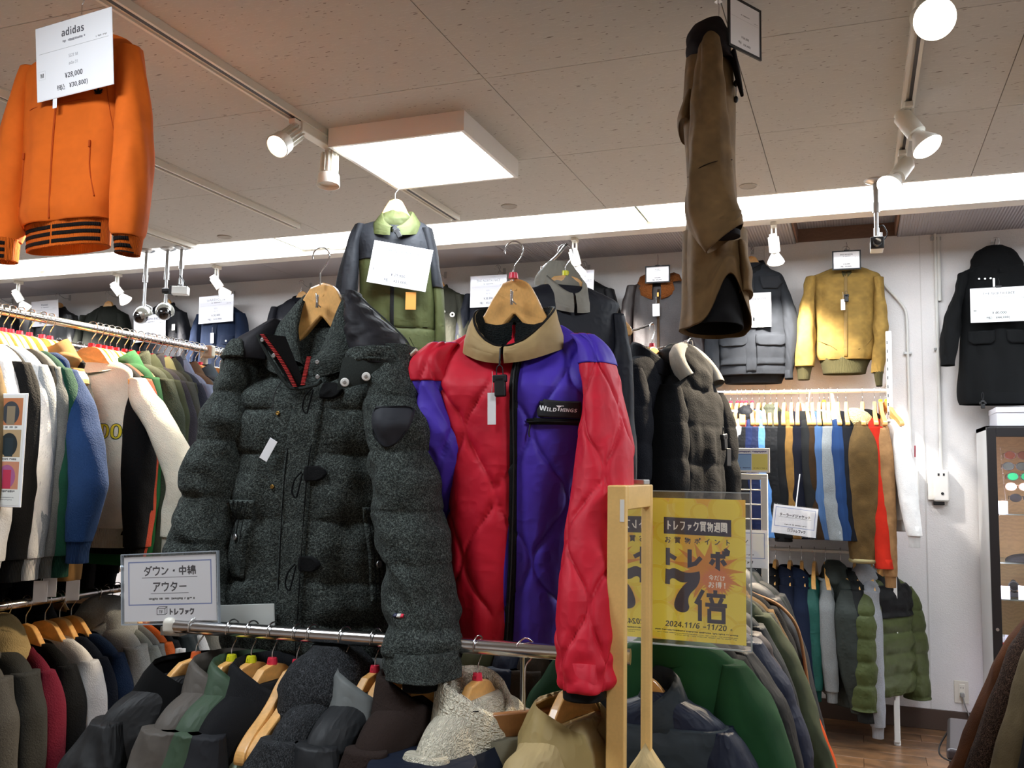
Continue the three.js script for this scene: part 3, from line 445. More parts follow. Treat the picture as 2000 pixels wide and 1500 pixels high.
  part('piping', tube([[0.085, -0.022, 0.0], [0.12, -0.052, 0.0], [0.165, -0.09, 0.0], [0.214, -0.136, 0.0], [0.236, -0.178, 0.0]], 0.0022, 30, 6), fabric('wool', 0x9aa09c), cR);
  const capL = new Cloth([[-0.085, -0.105, -0.092, 0.04, -0.01], [-0.12, -0.16, -0.09, 0.075, 0], [-0.15, -0.196, -0.09, 0.092, 0.004], [-0.185, -0.212, -0.095, 0.1, 0.008]], { nU: 50, nV: 30, p: 2.2, hem: 0.01, disp: (x, y) => 0.005 * noise(x * 30, y * 24, 14) });
  const cL = part('hood_base', capL.geo(), ny, t);
  const tl = part('tab', onCloth(capL, [[-0.145, -0.186, -0.14], [-0.165, -0.203, -0.132], [-0.184, -0.206, -0.13]], { th: 0.006, nx: 10, ny: 8 }), wool, cL); stick(capL, -0.186, -0.172, btn(0.006, 0.004), M.white, 'snap', tl, 0.007);
}
// red and purple quilted jacket
{
  const pos = [-0.706, 1.870, -1.86], turn = 0.105;
  hanger(pos, turn, M.red, 'wooden hanger with a red size ring holding the red and purple jacket', undefined, { pin: true, steep: true });
  const t = thing('quilted_jacket', 'red and purple colour-block quilted jacket with tan collar and black zip', 'jacket', pos, turn);
  const red = fabric('nylon', 0xd51430), pur = fabric('nylon', 0x4b31b4), tan = fabric('shell', 0xb69b6c), blk = fabric('shell', 0x141417), fleece = fabric('fur', 0x222a2a);
  const onion = (seed, w = 0.072, P = 0.27) => (x, y) => {                                    // onion quilting: mirrored waves
    const A = w * 0.46, f = (k) => k * w + (((k % 2) + 2) % 2 ? A : -A) * Math.sin(y * Math.PI * 2 / P); let d = 1; const k0 = Math.round(x / w); for (let k = k0 - 2; k <= k0 + 2; k++) d = Math.min(d, Math.abs(x - f(k)));
    return 0.009 * (1 - Math.exp(-d / 0.007)) + 0.005 * noise(x * 40, y * 26, seed) * Math.exp(-d / 0.02) + 0.006 * noise(x * 9, y * 5, seed + 2);
  };
  const q = onion(3), vert = drape(9, 11, 1.6, 0.012);
  const body = new Cloth([[-0.1, -0.09, 0.096, 0.015, -0.04], [-0.134, -0.143, 0.147, 0.03, -0.035], [-0.181, -0.193, 0.203, 0.058, -0.02], [-0.244, -0.184, 0.197, 0.09], [-0.322, -0.156, 0.183, 0.092], [-0.422, -0.134, 0.162, 0.09], [-0.51, -0.134, 0.142, 0.086], [-0.62, -0.138, 0.126, 0.082], [-0.706, -0.128, 0.118, 0.078], [-0.79, -0.11, 0.114, 0.074]], { nU: 240, nV: 230, p: 2.4, disp: (x, y, th, tt, s) => { const zx = lerp(0.026, 0.032, smooth(-0.18, -0.4, y)); const m = s > 0 ? smooth(0.006, 0.03, Math.abs(x - zx)) : 1; return (q(x - zx, y) + vert(x, y, th)) * (0.3 + 0.7 * m); } });
  const RB = part('body_panel', body.geo(Math.PI / 2 - 0.1, Math.PI * 1.5), red, t, 'red half of the body'), PB = part('body_panel', body.geo(-Math.PI / 2, Math.PI / 2 - 0.1), pur, t, 'purple half of the body');
  const sq = (seed) => (x, y, th) => onion(seed, 0.07, 0.24)(th * 0.075, y) + drape(seed + 1, 16, 7, 0.008)(x, y, th);
  const sr = new Cloth([[-0.13, 0.14, 0.176, 0.035, 0.0], [-0.158, 0.162, 0.206, 0.052, 0.02], [-0.2, 0.172, 0.225, 0.062, 0.045], [-0.294, 0.18, 0.25, 0.07, 0.073], [-0.368, 0.175, 0.27, 0.072, 0.1], [-0.449, 0.169, 0.276, 0.072, 0.127], [-0.547, 0.163, 0.268, 0.07, 0.16], [-0.639, 0.162, 0.262, 0.068, 0.2], [-0.719, 0.164, 0.258, 0.062, 0.233], [-0.792, 0.168, 0.257, 0.056, 0.253], [-0.806, 0.174, 0.251, 0.05, 0.258]], { nU: 110, nV: 210, disp: (x, y, th) => sq(5)(x, y, th) + 0.010 * smooth(-0.68, -0.78, y) * noise(th * 1.6, y * 30, 3) });
  const SR = part('sleeve', sr.geo(), red, t); part('cuff', new Cloth([[-0.798, 0.176, 0.25, 0.05, 0.256], [-0.822, 0.178, 0.25, 0.05, 0.26]], { nU: 32, nV: 6, hem: 0.03, disp: () => 0.002 }).geo(), blk, SR);
  part('shoulder_panel', bandOf(sr, -0.131, -0.2, { nV: 16, disp: (x, y, th) => sr.disp(x, y, th) + 0.0025 }).geo(), pur, t);
  const sl = new Cloth([[-0.142, -0.17, -0.14, 0.03, 0.0], [-0.175, -0.196, -0.15, 0.05, 0.02], [-0.215, -0.2, -0.14, 0.056, 0.03], [-0.347, -0.196, -0.102, 0.062, 0.04], [-0.403, -0.198, -0.096, 0.062, 0.02], [-0.47, -0.21, -0.12, 0.062, 0.0], [-0.55, -0.227, -0.15, 0.058, -0.02], [-0.631, -0.239, -0.16, 0.052, -0.04], [-0.70, -0.24, -0.165, 0.05, -0.05]], { nU: 80, nV: 130, disp: (x, y, th) => sq(15)(x, y, th) + bunch(4, 22, 0.006)(x, y, th) });
  part('sleeve', sl.geo(), pur, t);
  part('shoulder_panel', bandOf(sl, -0.143, -0.232, { nV: 20, disp: (x, y, th) => sl.disp(x, y, th) + 0.0025 }).geo(), red, t);
  // zip, chest pocket zip, woven label
  const zipRows = [[-0.185, 0.018, 0.034], [-0.253, 0.022, 0.038], [-0.401, 0.023, 0.039], [-0.609, 0.021, 0.038], [-0.785, 0.012, 0.031]];
  const Z = part('front_zip', onCloth(body, zipRows, { th: 0.010, nx: 6, ny: 90 }), blk, t); part('zip_teeth', seamOn(body, zipRows.map(([y, a, b]) => [(a + b) / 2, y]), 0.0022, 0.0115, { seg: 120, n: 6 }), M.black, Z);
  const pk = part('chest_pocket', onCloth(body, [[-0.313, 0.062, 0.176], [-0.326, 0.062, 0.176]], { th: 0.0085, nx: 30, ny: 6 }), blk, t); part('zip_teeth', seamOn(body, [[0.064, -0.32], [0.09, -0.3195], [0.12, -0.3195], [0.15, -0.319], [0.174, -0.319]], 0.002, 0.0105, { seg: 40 }), M.darkmetal, pk);
  part('zip_pull', tube([[0.066, -0.325, 0.095], [0.064, -0.345, 0.098], [0.066, -0.352, 0.098]], 0.0018, 8, 5), M.black, pk);
  const wt = print(512, 232, (g, w, h) => { g.fillStyle = '#16161a'; g.fillRect(0, 0, w, h); g.save(); g.transform(1, 0, -0.18, 1, 36, 0); g.fillStyle = '#f4f4f4'; g.textAlign = 'left'; g.font = 'bold 92px sans-serif'; g.fillText('W', 18, 150); g.font = 'bold 68px sans-serif'; g.fillText('ILD', 104, 148); g.font = 'bold 92px sans-serif'; g.fillText('T', 208, 138); g.font = 'bold 66px sans-serif'; g.fillText('HINGS', 252, 148); g.fillRect(200, 66, 92, 9); g.restore(); });
  part('woven_label', onCloth(body, [[-0.277, 0.084, 0.158], [-0.311, 0.084, 0.158]], { th: 0.0105, nx: 20, ny: 10, uv01: true }), new THREE.MeshStandardMaterial({ map: wt, roughness: 0.8 }), t, 'black label with white lettering');
  // stand collar: tan outside, dark pile inside
  const cw = (a, y, j) => 0.004 * noise(Math.cos(a) * 6, y * 34, j + 2);
  const col = part('collar', collarBand([[-0.148, 0.112, 0.088, 0.004, 0.003, 0.05], [-0.12, 0.108, 0.094, 0.004, 0.003, 0.06], [-0.085, 0.1, 0.094, 0.002, 0.003, 0.08], [-0.058, 0.092, 0.088, 0, 0.003, 0.105], [-0.054, 0.085, 0.082, 0, 0.003, 0.107]], { gap: 0.03, k: 2.6, nU: 110, wr: cw }), tan, t);
  part('pile_lining', collarBand([[-0.054, 0.085, 0.082, 0, 0.003, 0.107], [-0.066, 0.077, 0.074, 0, 0.003, 0.1], [-0.084, 0.07, 0.07, 0, 0.003, 0.09], [-0.092, 0.045, 0.05, 0, 0.003, 0.085], [-0.095, 0.005, 0.01, 0, 0.003, 0.07]], { gap: 0.02, k: 2.6, nU: 110, wr: (a, y, j) => (j ? -0.004 * Math.abs(noise(Math.cos(a) * 14, y * 60, j)) : 0) }), fleece, col);
  part('piping', tube(Array.from({ length: 41 }, (_, i) => { const a = Math.PI / 2 + 0.03 + (i / 40) * (Math.PI * 2 - 0.06), f = Math.pow(0.5 + 0.5 * Math.sin(a), 2.6); return [0.003 + Math.cos(a) * 0.089, -0.055 - f * 0.106, Math.sin(a) * 0.086]; }), 0.0028, 120, 6), fabric('shell', 0x2a2320), col);
  swingTag(t, [-0.012, -0.262, 0.115], 0.018, 0.066, 0.02); securityTag(t, [0.005, -0.215, 0.118], 0.05, 1.0);
  part('zip_pull', tube([[0.002, -0.168, 0.105], [0.004, -0.19, 0.115], [0.004, -0.205, 0.116]], 0.002, 10, 5), M.black, t);
}
// ---------- garments by kind ----------
// o: hs shoulder, len, hw hem half width, d half depth, sl sleeve length, sp cuff spread, sz cuff forward, puff chambers, collar, rib, vest, seed, res
const _shape = {};
function hoodGeo(s, seed, up = 0) {
  return new Cloth([[0.012 + up, -0.045 * s, 0.045 * s, 0.03 * s, -0.04], [-0.02 + up, -0.085 * s, 0.085 * s, 0.055 * s, -0.035], [-0.075 + up * 0.5, -0.112 * s, 0.112 * s, 0.075 * s, -0.03], [-0.14, -0.108 * s, 0.108 * s, 0.075 * s, -0.035], [-0.2, -0.06 * s, 0.06 * s, 0.04 * s, -0.05]], { nU: 40, nV: 26, hem: 0, disp: (x, y, th) => 0.014 * noise(x * 14, y * 16, seed) + 0.007 * noise(x * 34, y * 26, seed + 3) }).geo();
}
function collarParts(kind, seed, w = 1) {
  const wr = (a, y, j) => 0.004 * noise(Math.cos(a) * 6 + seed, y * 30, j);
  if (kind === 'crew') return [['neckband', collarBand([[-0.066, 0.115 * w, 0.05, 0, 0, 0.03], [-0.056, 0.104 * w, 0.045, 0, 0, 0.042], [-0.053, 0.099 * w, 0.042, 0, 0, 0.045], [-0.062, 0.095 * w, 0.038, 0, 0, 0.042]], { gap: 0.001, k: 2, nU: 36 }), 'trim']];
  if (kind === 'stand') return [['collar', collarBand([[-0.11, 0.12 * w, 0.07, 0, 0, 0.03], [-0.075, 0.105 * w, 0.072, 0, 0, 0.05], [-0.03, 0.085 * w, 0.068, -0.004, 0, 0.065], [-0.02, 0.078 * w, 0.062, -0.004, 0, 0.068], [-0.04, 0.07 * w, 0.054, -0.004, 0, 0.06], [-0.1, 0.08 * w, 0.055, 0, 0, 0.04]], { gap: 0.06, k: 2.4, nU: 44, wr }), 'trim']];
  if (kind === 'shirt') return [['collar', collarBand([[-0.04, 0.082 * w, 0.05, -0.006, 0, 0.05], [-0.03, 0.08 * w, 0.05, -0.008, 0, 0.055], [-0.05, 0.1 * w, 0.066, -0.002, 0, 0.065], [-0.085, 0.122 * w, 0.08, 0, 0, 0.085], [-0.098, 0.126 * w, 0.078, 0, 0, 0.08]], { gap: 0.28, k: 3, nU: 44, wr }), 'trim']];
  if (kind === 'fur') return [['fur_collar', collarBand([[-0.05, 0.08 * w, 0.05, -0.006, 0, 0.05], [-0.015, 0.09 * w, 0.065, -0.008, 0, 0.06], [-0.03, 0.125 * w, 0.088, -0.002, 0, 0.07], [-0.085, 0.148 * w, 0.1, 0, 0, 0.085], [-0.125, 0.142 * w, 0.096, 0, 0, 0.085], [-0.135, 0.12 * w, 0.08, 0, 0, 0.08]], { gap: 0.2, k: 3, nU: 90, wr: (a, y, j) => 0.008 * noise(Math.cos(a) * 22 + seed, y * 60, Math.sin(a) * 22 + j) }), 'fur']];
  if (kind === 'hood') return [['hood', hoodGeo(1.0 * w, seed), 'trim'], ...collarParts('stand', seed, w * 0.95)];
  if (kind === 'bighood') return [['hood', hoodGeo(1.2 * w, seed, 0.03), 'trim'], ...collarParts('stand', seed, w)];
  if (kind === 'furhood') return [['hood', hoodGeo(1.15 * w, seed, 0.02), 'trim'], ['fur_trim', tube(Array.from({ length: 15 }, (_, i) => { const a = -0.3 + (i / 14) * 3.74; return [0.125 * w * Math.cos(a), -0.075 + 0.085 * Math.sin(a), 0.03 - 0.05 * Math.sin(a)]; }), 0.028, 60, 10), 'fur']];
  return [];
}
function shapeSet(o) {
  const key = JSON.stringify(o); if (_shape[key]) return _shape[key];
  const { hs = 0.225, len = 0.68, hw = 0.235, d = 0.055, sl = 0.6, sp = 0.04, sz = 0.02, puff = 0, collar = 'crew', rib = false, vest = false, seed = 1, res = 1, fold = 0.01, amp = 0.018, sw = 0.058, fy = 2, bend = 0 } = o;
  const nV = Math.round((puff ? 70 : 44) * res), nU = Math.round(44 * res), L = [];
  const hem = rib ? -len + 0.06 : -len, chest = d * (puff ? 0.8 : 1);
  const baff = puff ? quilted(Array.from({ length: puff + 2 }, (_, i) => -0.1 - (i / puff) * (len - 0.1)), puff > 10 ? 0.01 : amp, seed) : null;
  const disp = (x, y, th) => (baff ? baff(x, y, th) : 0) + drape(seed, 13, fy, fold)(x, y, th) * smooth(-0.1, -0.3, y);
  const crew = collar === 'crew', u = crew ? 0.012 : 0.024, k0 = crew ? 0 : 0.018;
  const nw = crew ? 0.108 : 0.07;
  const body = new Cloth([[(crew ? -0.062 : -0.052) + u, -nw, nw, 0.014 + k0, -0.004], [-0.085 + u, -0.15, 0.15, 0.03 + k0, -0.002], [-0.118 + u * 0.8, -hs + 0.008, hs - 0.008, 0.042 + k0 * 0.8, 0], [-0.16, -hs, hs, Math.max(chest * 0.85, 0.05), 0], [-0.28, -hs * 0.97, hs * 0.97, chest, 0.002], [lerp(-0.28, hem, 0.6), -lerp(hs, hw, 0.6), lerp(hs, hw, 0.6), chest, 0.004], [hem, -hw, hw, chest * 0.95, 0.004]], { nU, nV, p: 2.5, disp });
  L.push(['body', body.geo(), 'main']);
  if (rib) L.push(['hem_rib', new Cloth([[hem + 0.012, -hw * 0.97, hw * 0.97, chest * 0.93, 0.004], [hem - 0.03, -hw * 0.93, hw * 0.93, chest * 0.85, 0.004], [hem - 0.06, -hw * 0.93, hw * 0.93, chest * 0.85, 0.004]], { nU, nV: 6, p: 2.5, disp: (x, y, th) => disp(x, hem, th) * 0.7 }).geo(), 'rib']);
  if (!vest) for (const s of [-1, 1]) {
    const y1 = -0.115 - sl, yc = rib ? y1 + 0.06 : y1, X = (t) => s * (hs - 0.016 + sp * (o.elbow ? smooth(-0.25, 0.72, t) * 1.25 - 0.12 - 0.1 * smooth(0.6, 1, t) : t)), Z = (t) => sz * t * t, B = (t) => bend * Math.sin(t * 3.1);
    const row = (t, w, dd) => { const y = lerp(-0.125, yc, t), c = X(t) + s * 0.004; return [y, c - w, c + w, dd, Z(t) + B(t)]; };
    const q = puff ? quilted(Array.from({ length: puff + 2 }, (_, i) => -0.1 - (i / puff) * sl), puff > 10 ? 0.008 : amp * 0.72, seed + 5 + s) : null;
    const k = puff ? 0.85 : 1, sd = Math.max(0.05, d * 0.95) * k;
    const c = new Cloth([[-0.112 + u * 0.8, X(0) - 0.022, X(0) + 0.022, 0.024 + k0, 0], row(0.05, sw * 0.7, sd * 0.8), row(0.16, sw, sd), row(0.4, sw * 1.02, sd * 1.02), row(0.66, sw * 0.95, sd * 0.92), row(0.86, sw * 0.84, sd * 0.8), row(1, sw * (rib ? 0.72 : 0.78), sd * (rib ? 0.66 : 0.74))], { nU: Math.round(26 * res), nV: Math.round((puff ? 60 : 44) * res), disp: (x, y, th) => (q ? q(x, y, th) : 0) + drape(seed + 9 + s, 16, 4, fold * 0.55)(x, y, th) + bunch(seed + s, 18, 0.003)(x, y, th) * smooth(-0.2, -0.5, y) });
    L.push(['sleeve', c.geo(), 'sleeve']);
    if (rib) L.push(['cuff', new Cloth([row(0.985, sw * 0.66, sd * 0.62), [y1 + 0.03, X(1) - sw * 0.6, X(1) + sw * 0.6, sd * 0.55, Z(1)], [y1, X(1) - sw * 0.6, X(1) + sw * 0.6, sd * 0.55, Z(1)]], { nU: 22, nV: 6, hem: 0.02 }).geo(), 'cuff']);
  }
  for (const p of collarParts(collar, seed, (o.cs ?? 1) * (crew ? 1.04 : 1.06))) { p[1].translate(0, crew ? 0.006 : 0.034, 0); L.push(p); }
  return _shape[key] = { parts: L, body };
}
function garment(name, label, cat, pos, turn, shape, mats, group) {
  const t = thing(name, label, cat, pos, turn, group), S = shapeSet(shape);
  for (const [n, g, role] of S.parts) part(n, g, mats[role] ?? mats.trim2 ?? mats.main, t);
  t.userData.cloth = undefined; delete t.userData.cloth; t.surf = S.body; return t;
}

// ---------- jackets hung from the ceiling ----------
{ // orange track jacket
  const pos = [-2.11, 2.765, -1.95], turn = -0.07;
  hanger(pos, turn, null, 'wooden hanger under the ceiling holding the orange track jacket', undefined, { steep: true });
  const t = thing('track_jacket', 'bright orange zip track jacket with black striped hem and cuffs', 'jacket', pos, turn), or = fabric('jersey', 0xdc6617), blk = fabric('rib', 0x241c1c), seamM = fabric('jersey', 0xb8480c);
  const f = drape(21, 8, 1.3, 0.012), sk = 0.78;
  const body = new Cloth([[-0.072, -0.09, 0.085, 0.012, -0.02], [-0.103, -0.16, 0.165, 0.03, -0.015], [-0.161, -0.21, 0.225, 0.05, 0], [-0.26, -0.196, 0.21, 0.06], [-0.405, -0.18, 0.196, 0.064], [-0.54, -0.18, 0.186, 0.064], [-0.608, -0.184, 0.172, 0.062], [-0.637, -0.168, 0.166, 0.056]], { nU: 90, nV: 90, p: 2.5, disp: (x, y, th) => f(x, y, th) + 0.007 * smooth(-0.55, -0.62, y) * Math.abs(noise(x * 26, y * 10, 3)) });
  part('body', body.geo(), or, t);
  const rib = new Cloth([[-0.632, -0.164, 0.163, 0.055, 0], [-0.652, -0.156, 0.158, 0.052, 0], [-0.709, -0.152, 0.158, 0.052, 0]], { nU: 90, nV: 20, hem: 0.04, disp: (x, y, th) => 0.008 * noise(x * 14, 2, 8) });
  const R = part('hem_rib', rib.geo(), fabric('rib', 0xdc6617), t);
  for (const y of [-0.648, -0.668, -0.69]) part('stripe', [onCloth(rib, [[y, -0.15, -0.009], [y - 0.0105, -0.15, -0.009]], { th: 0.0015, nx: 30, ny: 3 }), onCloth(rib, [[y, 0.0, 0.152], [y - 0.0105, 0.0, 0.152]], { th: 0.0015, nx: 30, ny: 3 })], blk, R);
  const mk = (rows, c, sd) => {
    const S = new Cloth(rows, { nU: 50, nV: 80, disp: (x, y, th) => drape(sd, 16, 3, 0.009)(x, y, th) }), m = part('sleeve', S.geo(), or, t), K = new Cloth(c, { nU: 40, nV: 16, hem: 0.03 }), k = part('cuff', K.geo(), fabric('rib', 0xdc6617), m);
    const [y0, xl, xr] = c[0], [y2, xl2, xr2] = c[2]; for (let i = 0; i < 3; i++) { const y = y0 - 0.012 - i * 0.019, e = 0.006; part('stripe', onCloth(K, [[y, xl + e, xr - e], [y - 0.0105, xl + e, xr - e]], { th: 0.0015, nx: 20, ny: 3 }), blk, k); }
    for (const a of [[xl + 0.03, rows[2][0]]]) {} return S;
  };
  mk([[-0.14, -0.226, -0.165, 0.035, 0], [-0.244, -0.238, -0.172, 0.045, 0.01], [-0.342, -0.252, -0.165, 0.05, 0.02], [-0.455, -0.268, -0.156, 0.052, 0.03], [-0.564, -0.276, -0.16, 0.052, 0.037], [-0.643, -0.268, -0.156, 0.05, 0.043], [-0.68, -0.24, -0.158, 0.042, 0.05]], [[-0.674, -0.238, -0.158, 0.04, 0.05], [-0.697, -0.233, -0.158, 0.038, 0.05], [-0.739, -0.23, -0.158, 0.036, 0.05]], 31);
  mk([[-0.145, 0.172, 0.232, 0.035, 0], [-0.313, 0.2, 0.276, 0.045, 0.01], [-0.411, 0.214, 0.3, 0.05, 0.02], [-0.518, 0.226, 0.32, 0.052, 0.03], [-0.62, 0.236, 0.33, 0.052, 0.037], [-0.691, 0.246, 0.33, 0.05, 0.043], [-0.712, 0.264, 0.328, 0.042, 0.05]], [[-0.705, 0.266, 0.328, 0.04, 0.05], [-0.727, 0.268, 0.326, 0.038, 0.05], [-0.759, 0.274, 0.32, 0.036, 0.05]], 33);
  part('front_zip', seamOn(body, [[0.0, -0.2], [-0.002, -0.4], [-0.006, -0.63]], 0.003, 0.002, { seg: 40 }), seamM, t);
  part('seam', [seamOn(body, [[-0.19, -0.29], [-0.1, -0.296], [0, -0.3], [0.1, -0.3], [0.195, -0.31]], 0.0012, 0.0005, { seg: 50 }), seamOn(body, [[0.165, -0.19], [0.17, -0.26], [0.182, -0.34], [0.19, -0.4]], 0.0012, 0.0005)], seamM, t);
  for (const s of [-1, 1]) { const p = part('pocket_zip', seamOn(body, [[s * 0.135, -0.43], [s * 0.137, -0.5], [s * 0.15, -0.58]], 0.0022, 0.001, { seg: 30 }), seamM, t); const q = body.front(s * 0.135, -0.425)[0]; part('zip_pull', rbox(0.006, 0.02, 0.004, 0.001, q.x, q.y - 0.008, q.z + 0.004), seamM, p); }
  // three-leaf emblem
  const leaf = (a, l) => { const s = new THREE.Shape(); s.moveTo(0, 0); s.quadraticCurveTo(0.007, l * 0.55, 0, l); s.quadraticCurveTo(-0.007, l * 0.55, 0, 0); return new THREE.ExtrudeGeometry(s, { depth: 0.001, bevelEnabled: false }).rotateZ(a); };
  stick(body, 0.15, -0.292, join([leaf(0, 0.022), leaf(0.75, 0.02), leaf(-0.75, 0.02), box(0.026, 0.0016, 0.001, 0, 0.004, 0.0008), box(0.02, 0.0016, 0.001, 0, 0.001, 0.0008)]), blk, 'emblem', t, 0.001);
  part('collar', collarParts('stand', 4, 0.8)[0][1], or, t);
  swingTag(t, [0.02, -0.275, 0.085], 0.016, 0.05, 0.04); securityTag(t, [0.0, -0.25, 0.075], 0, 0.8);
  card('price_card', 'white price card with bold brand name hanging on the orange track jacket', 0.31, 0.21, printMat(priceCard({ brand: 'adidas', px: 62, lines: ['SIZE M', 'ada-31'], price: '¥28,000', tax: '30,800', size: 'M' })), [-2.015, 2.572, -1.845], turn - 0.03, { tilt: 0.1 });
}
{ // olive shell jacket with black yoke
  const pos = [-2.11, 2.77, -3.9], turn = 0.35, ol = fabric('shell', 0x666d40), bk = fabric('shell', 0x3a3c42);
  hanger(pos, turn, null, 'wooden hanger below the ceiling track holding the olive and black shell jacket', undefined, { steep: true });
  const t = thing('shell_jacket', 'olive green shell jacket with black shoulders hanging below the ceiling track', 'jacket', pos, turn);
  const f = drape(41, 12, 2, 0.012);
  const yoke = new Cloth([[-0.1, -0.078, 0.1, 0.012, -0.03], [-0.117, -0.135, 0.145, 0.03, -0.025], [-0.153, -0.19, 0.176, 0.05, -0.01], [-0.22, -0.178, 0.186, 0.075], [-0.287, -0.165, 0.195, 0.086], [-0.316, -0.165, 0.196, 0.09]], { nU: 70, nV: 40, disp: f });
  const body = new Cloth([[-0.306, -0.163, 0.194, 0.086], [-0.465, -0.158, 0.207, 0.09], [-0.63, -0.15, 0.212, 0.088], [-0.654, -0.148, 0.21, 0.082], [-0.68, -0.154, 0.218, 0.09], [-0.854, -0.15, 0.23, 0.094], [-0.96, -0.147, 0.238, 0.094]], { nU: 80, nV: 90, disp: (x, y, th) => f(x, y, th) + 0.006 * noise(x * 45, y * 6, 5) * Math.exp(-Math.abs(y + 0.652) / 0.04) });
  part('yoke', yoke.geo(), bk, t); part('body', body.geo(), ol, t);
  const S = (rows, m, sd) => part('sleeve', new Cloth(rows, { nU: 40, nV: 50, hem: 0.01, disp: (x, y, th) => drape(sd, 16, 4, 0.008)(x, y, th) }).geo(), m, t);
  S([[-0.139, -0.19, -0.137, 0.045, 0.01], [-0.243, -0.228, -0.161, 0.05, 0.017], [-0.397, -0.262, -0.164, 0.056, 0.023], [-0.5, -0.274, -0.17, 0.058, 0.03]], bk, 43); S([[-0.49, -0.274, -0.17, 0.056, 0.03], [-0.6, -0.28, -0.171, 0.056, 0.033], [-0.8, -0.277, -0.169, 0.052, 0.037], [-0.93, -0.268, -0.168, 0.046, 0.04]], ol, 44);
  S([[-0.15, 0.14, 0.184, 0.045, 0.0], [-0.297, 0.172, 0.222, 0.052, 0.0], [-0.449, 0.196, 0.246, 0.056, 0.0]], bk, 45); S([[-0.444, 0.196, 0.247, 0.056, 0.0], [-0.638, 0.21, 0.264, 0.052, 0.0], [-0.863, 0.216, 0.26, 0.048, 0.0]], ol, 46);
  part('hood', hoodGeo(0.82, 12, -0.06), ol, t);
  part('hood_opening', collarBand([[-0.17, 0.12, 0.1, 0, 0.012, 0.04], [-0.11, 0.115, 0.1, -0.004, 0.012, 0.06], [-0.05, 0.082, 0.085, -0.01, 0.012, 0.11], [-0.045, 0.072, 0.076, -0.01, 0.012, 0.112], [-0.09, 0.07, 0.07, -0.01, 0.012, 0.09], [-0.15, 0.05, 0.05, -0.01, 0.012, 0.05]], { gap: 0.14, k: 2.4, nU: 60, wr: (a, y, j) => 0.008 * noise(Math.cos(a) * 5, y * 20, j) }), ol, t);
  part('lining', collarBand([[-0.07, 0.066, 0.066, -0.01, 0.012, 0.1], [-0.14, 0.05, 0.05, -0.01, 0.012, 0.08], [-0.17, 0.01, 0.01, -0.01, 0.012, 0]], { gap: 0.1, k: 2.4 }), fabric('shell', 0x14151a), t);
  part('front_zip', [onCloth(body, [[-0.31, 0.0, 0.018], [-0.93, 0.012, 0.03]], { th: 0.003, ny: 50 })], fabric('shell', 0x26282a), t);
  part('waist_cord', seamOn(body, [[-0.13, -0.65], [-0.05, -0.652], [0.05, -0.65], [0.12, -0.648], [0.18, -0.646]], 0.002, 0.001, { seg: 40 }), fabric('shell', 0x565d36), t);
  part('pocket_seam', [seamOn(body, [[0.1, -0.7], [0.14, -0.78], [0.15, -0.85]], 0.0015, 0.001), seamOn(body, [[-0.06, -0.7], [-0.1, -0.8], [-0.105, -0.85]], 0.0015, 0.001)], fabric('shell', 0x565d36), t);
  part('hang_tag', rbox(0.05, 0.085, 0.002, 0.001, 0.105, -0.53, 0.115), plastic(0xc98a3a, 0.7), t, 'kraft brown paper tag');
  securityTag(t, [0.02, -0.175, 0.115], 0.5, 1);
  card('price_card', 'white price card hanging on the olive shell jacket below the ceiling track', 0.285, 0.205, printMat(priceCard({ brand: 'THE NORTH FACE', px: 46, c: '#5f6068', price: '¥ 30,000', tax: '33,000', size: 'L', bg: '#dcdcde' })), [-2.02, 2.405, -3.80], turn, { roll: -0.16 });
}
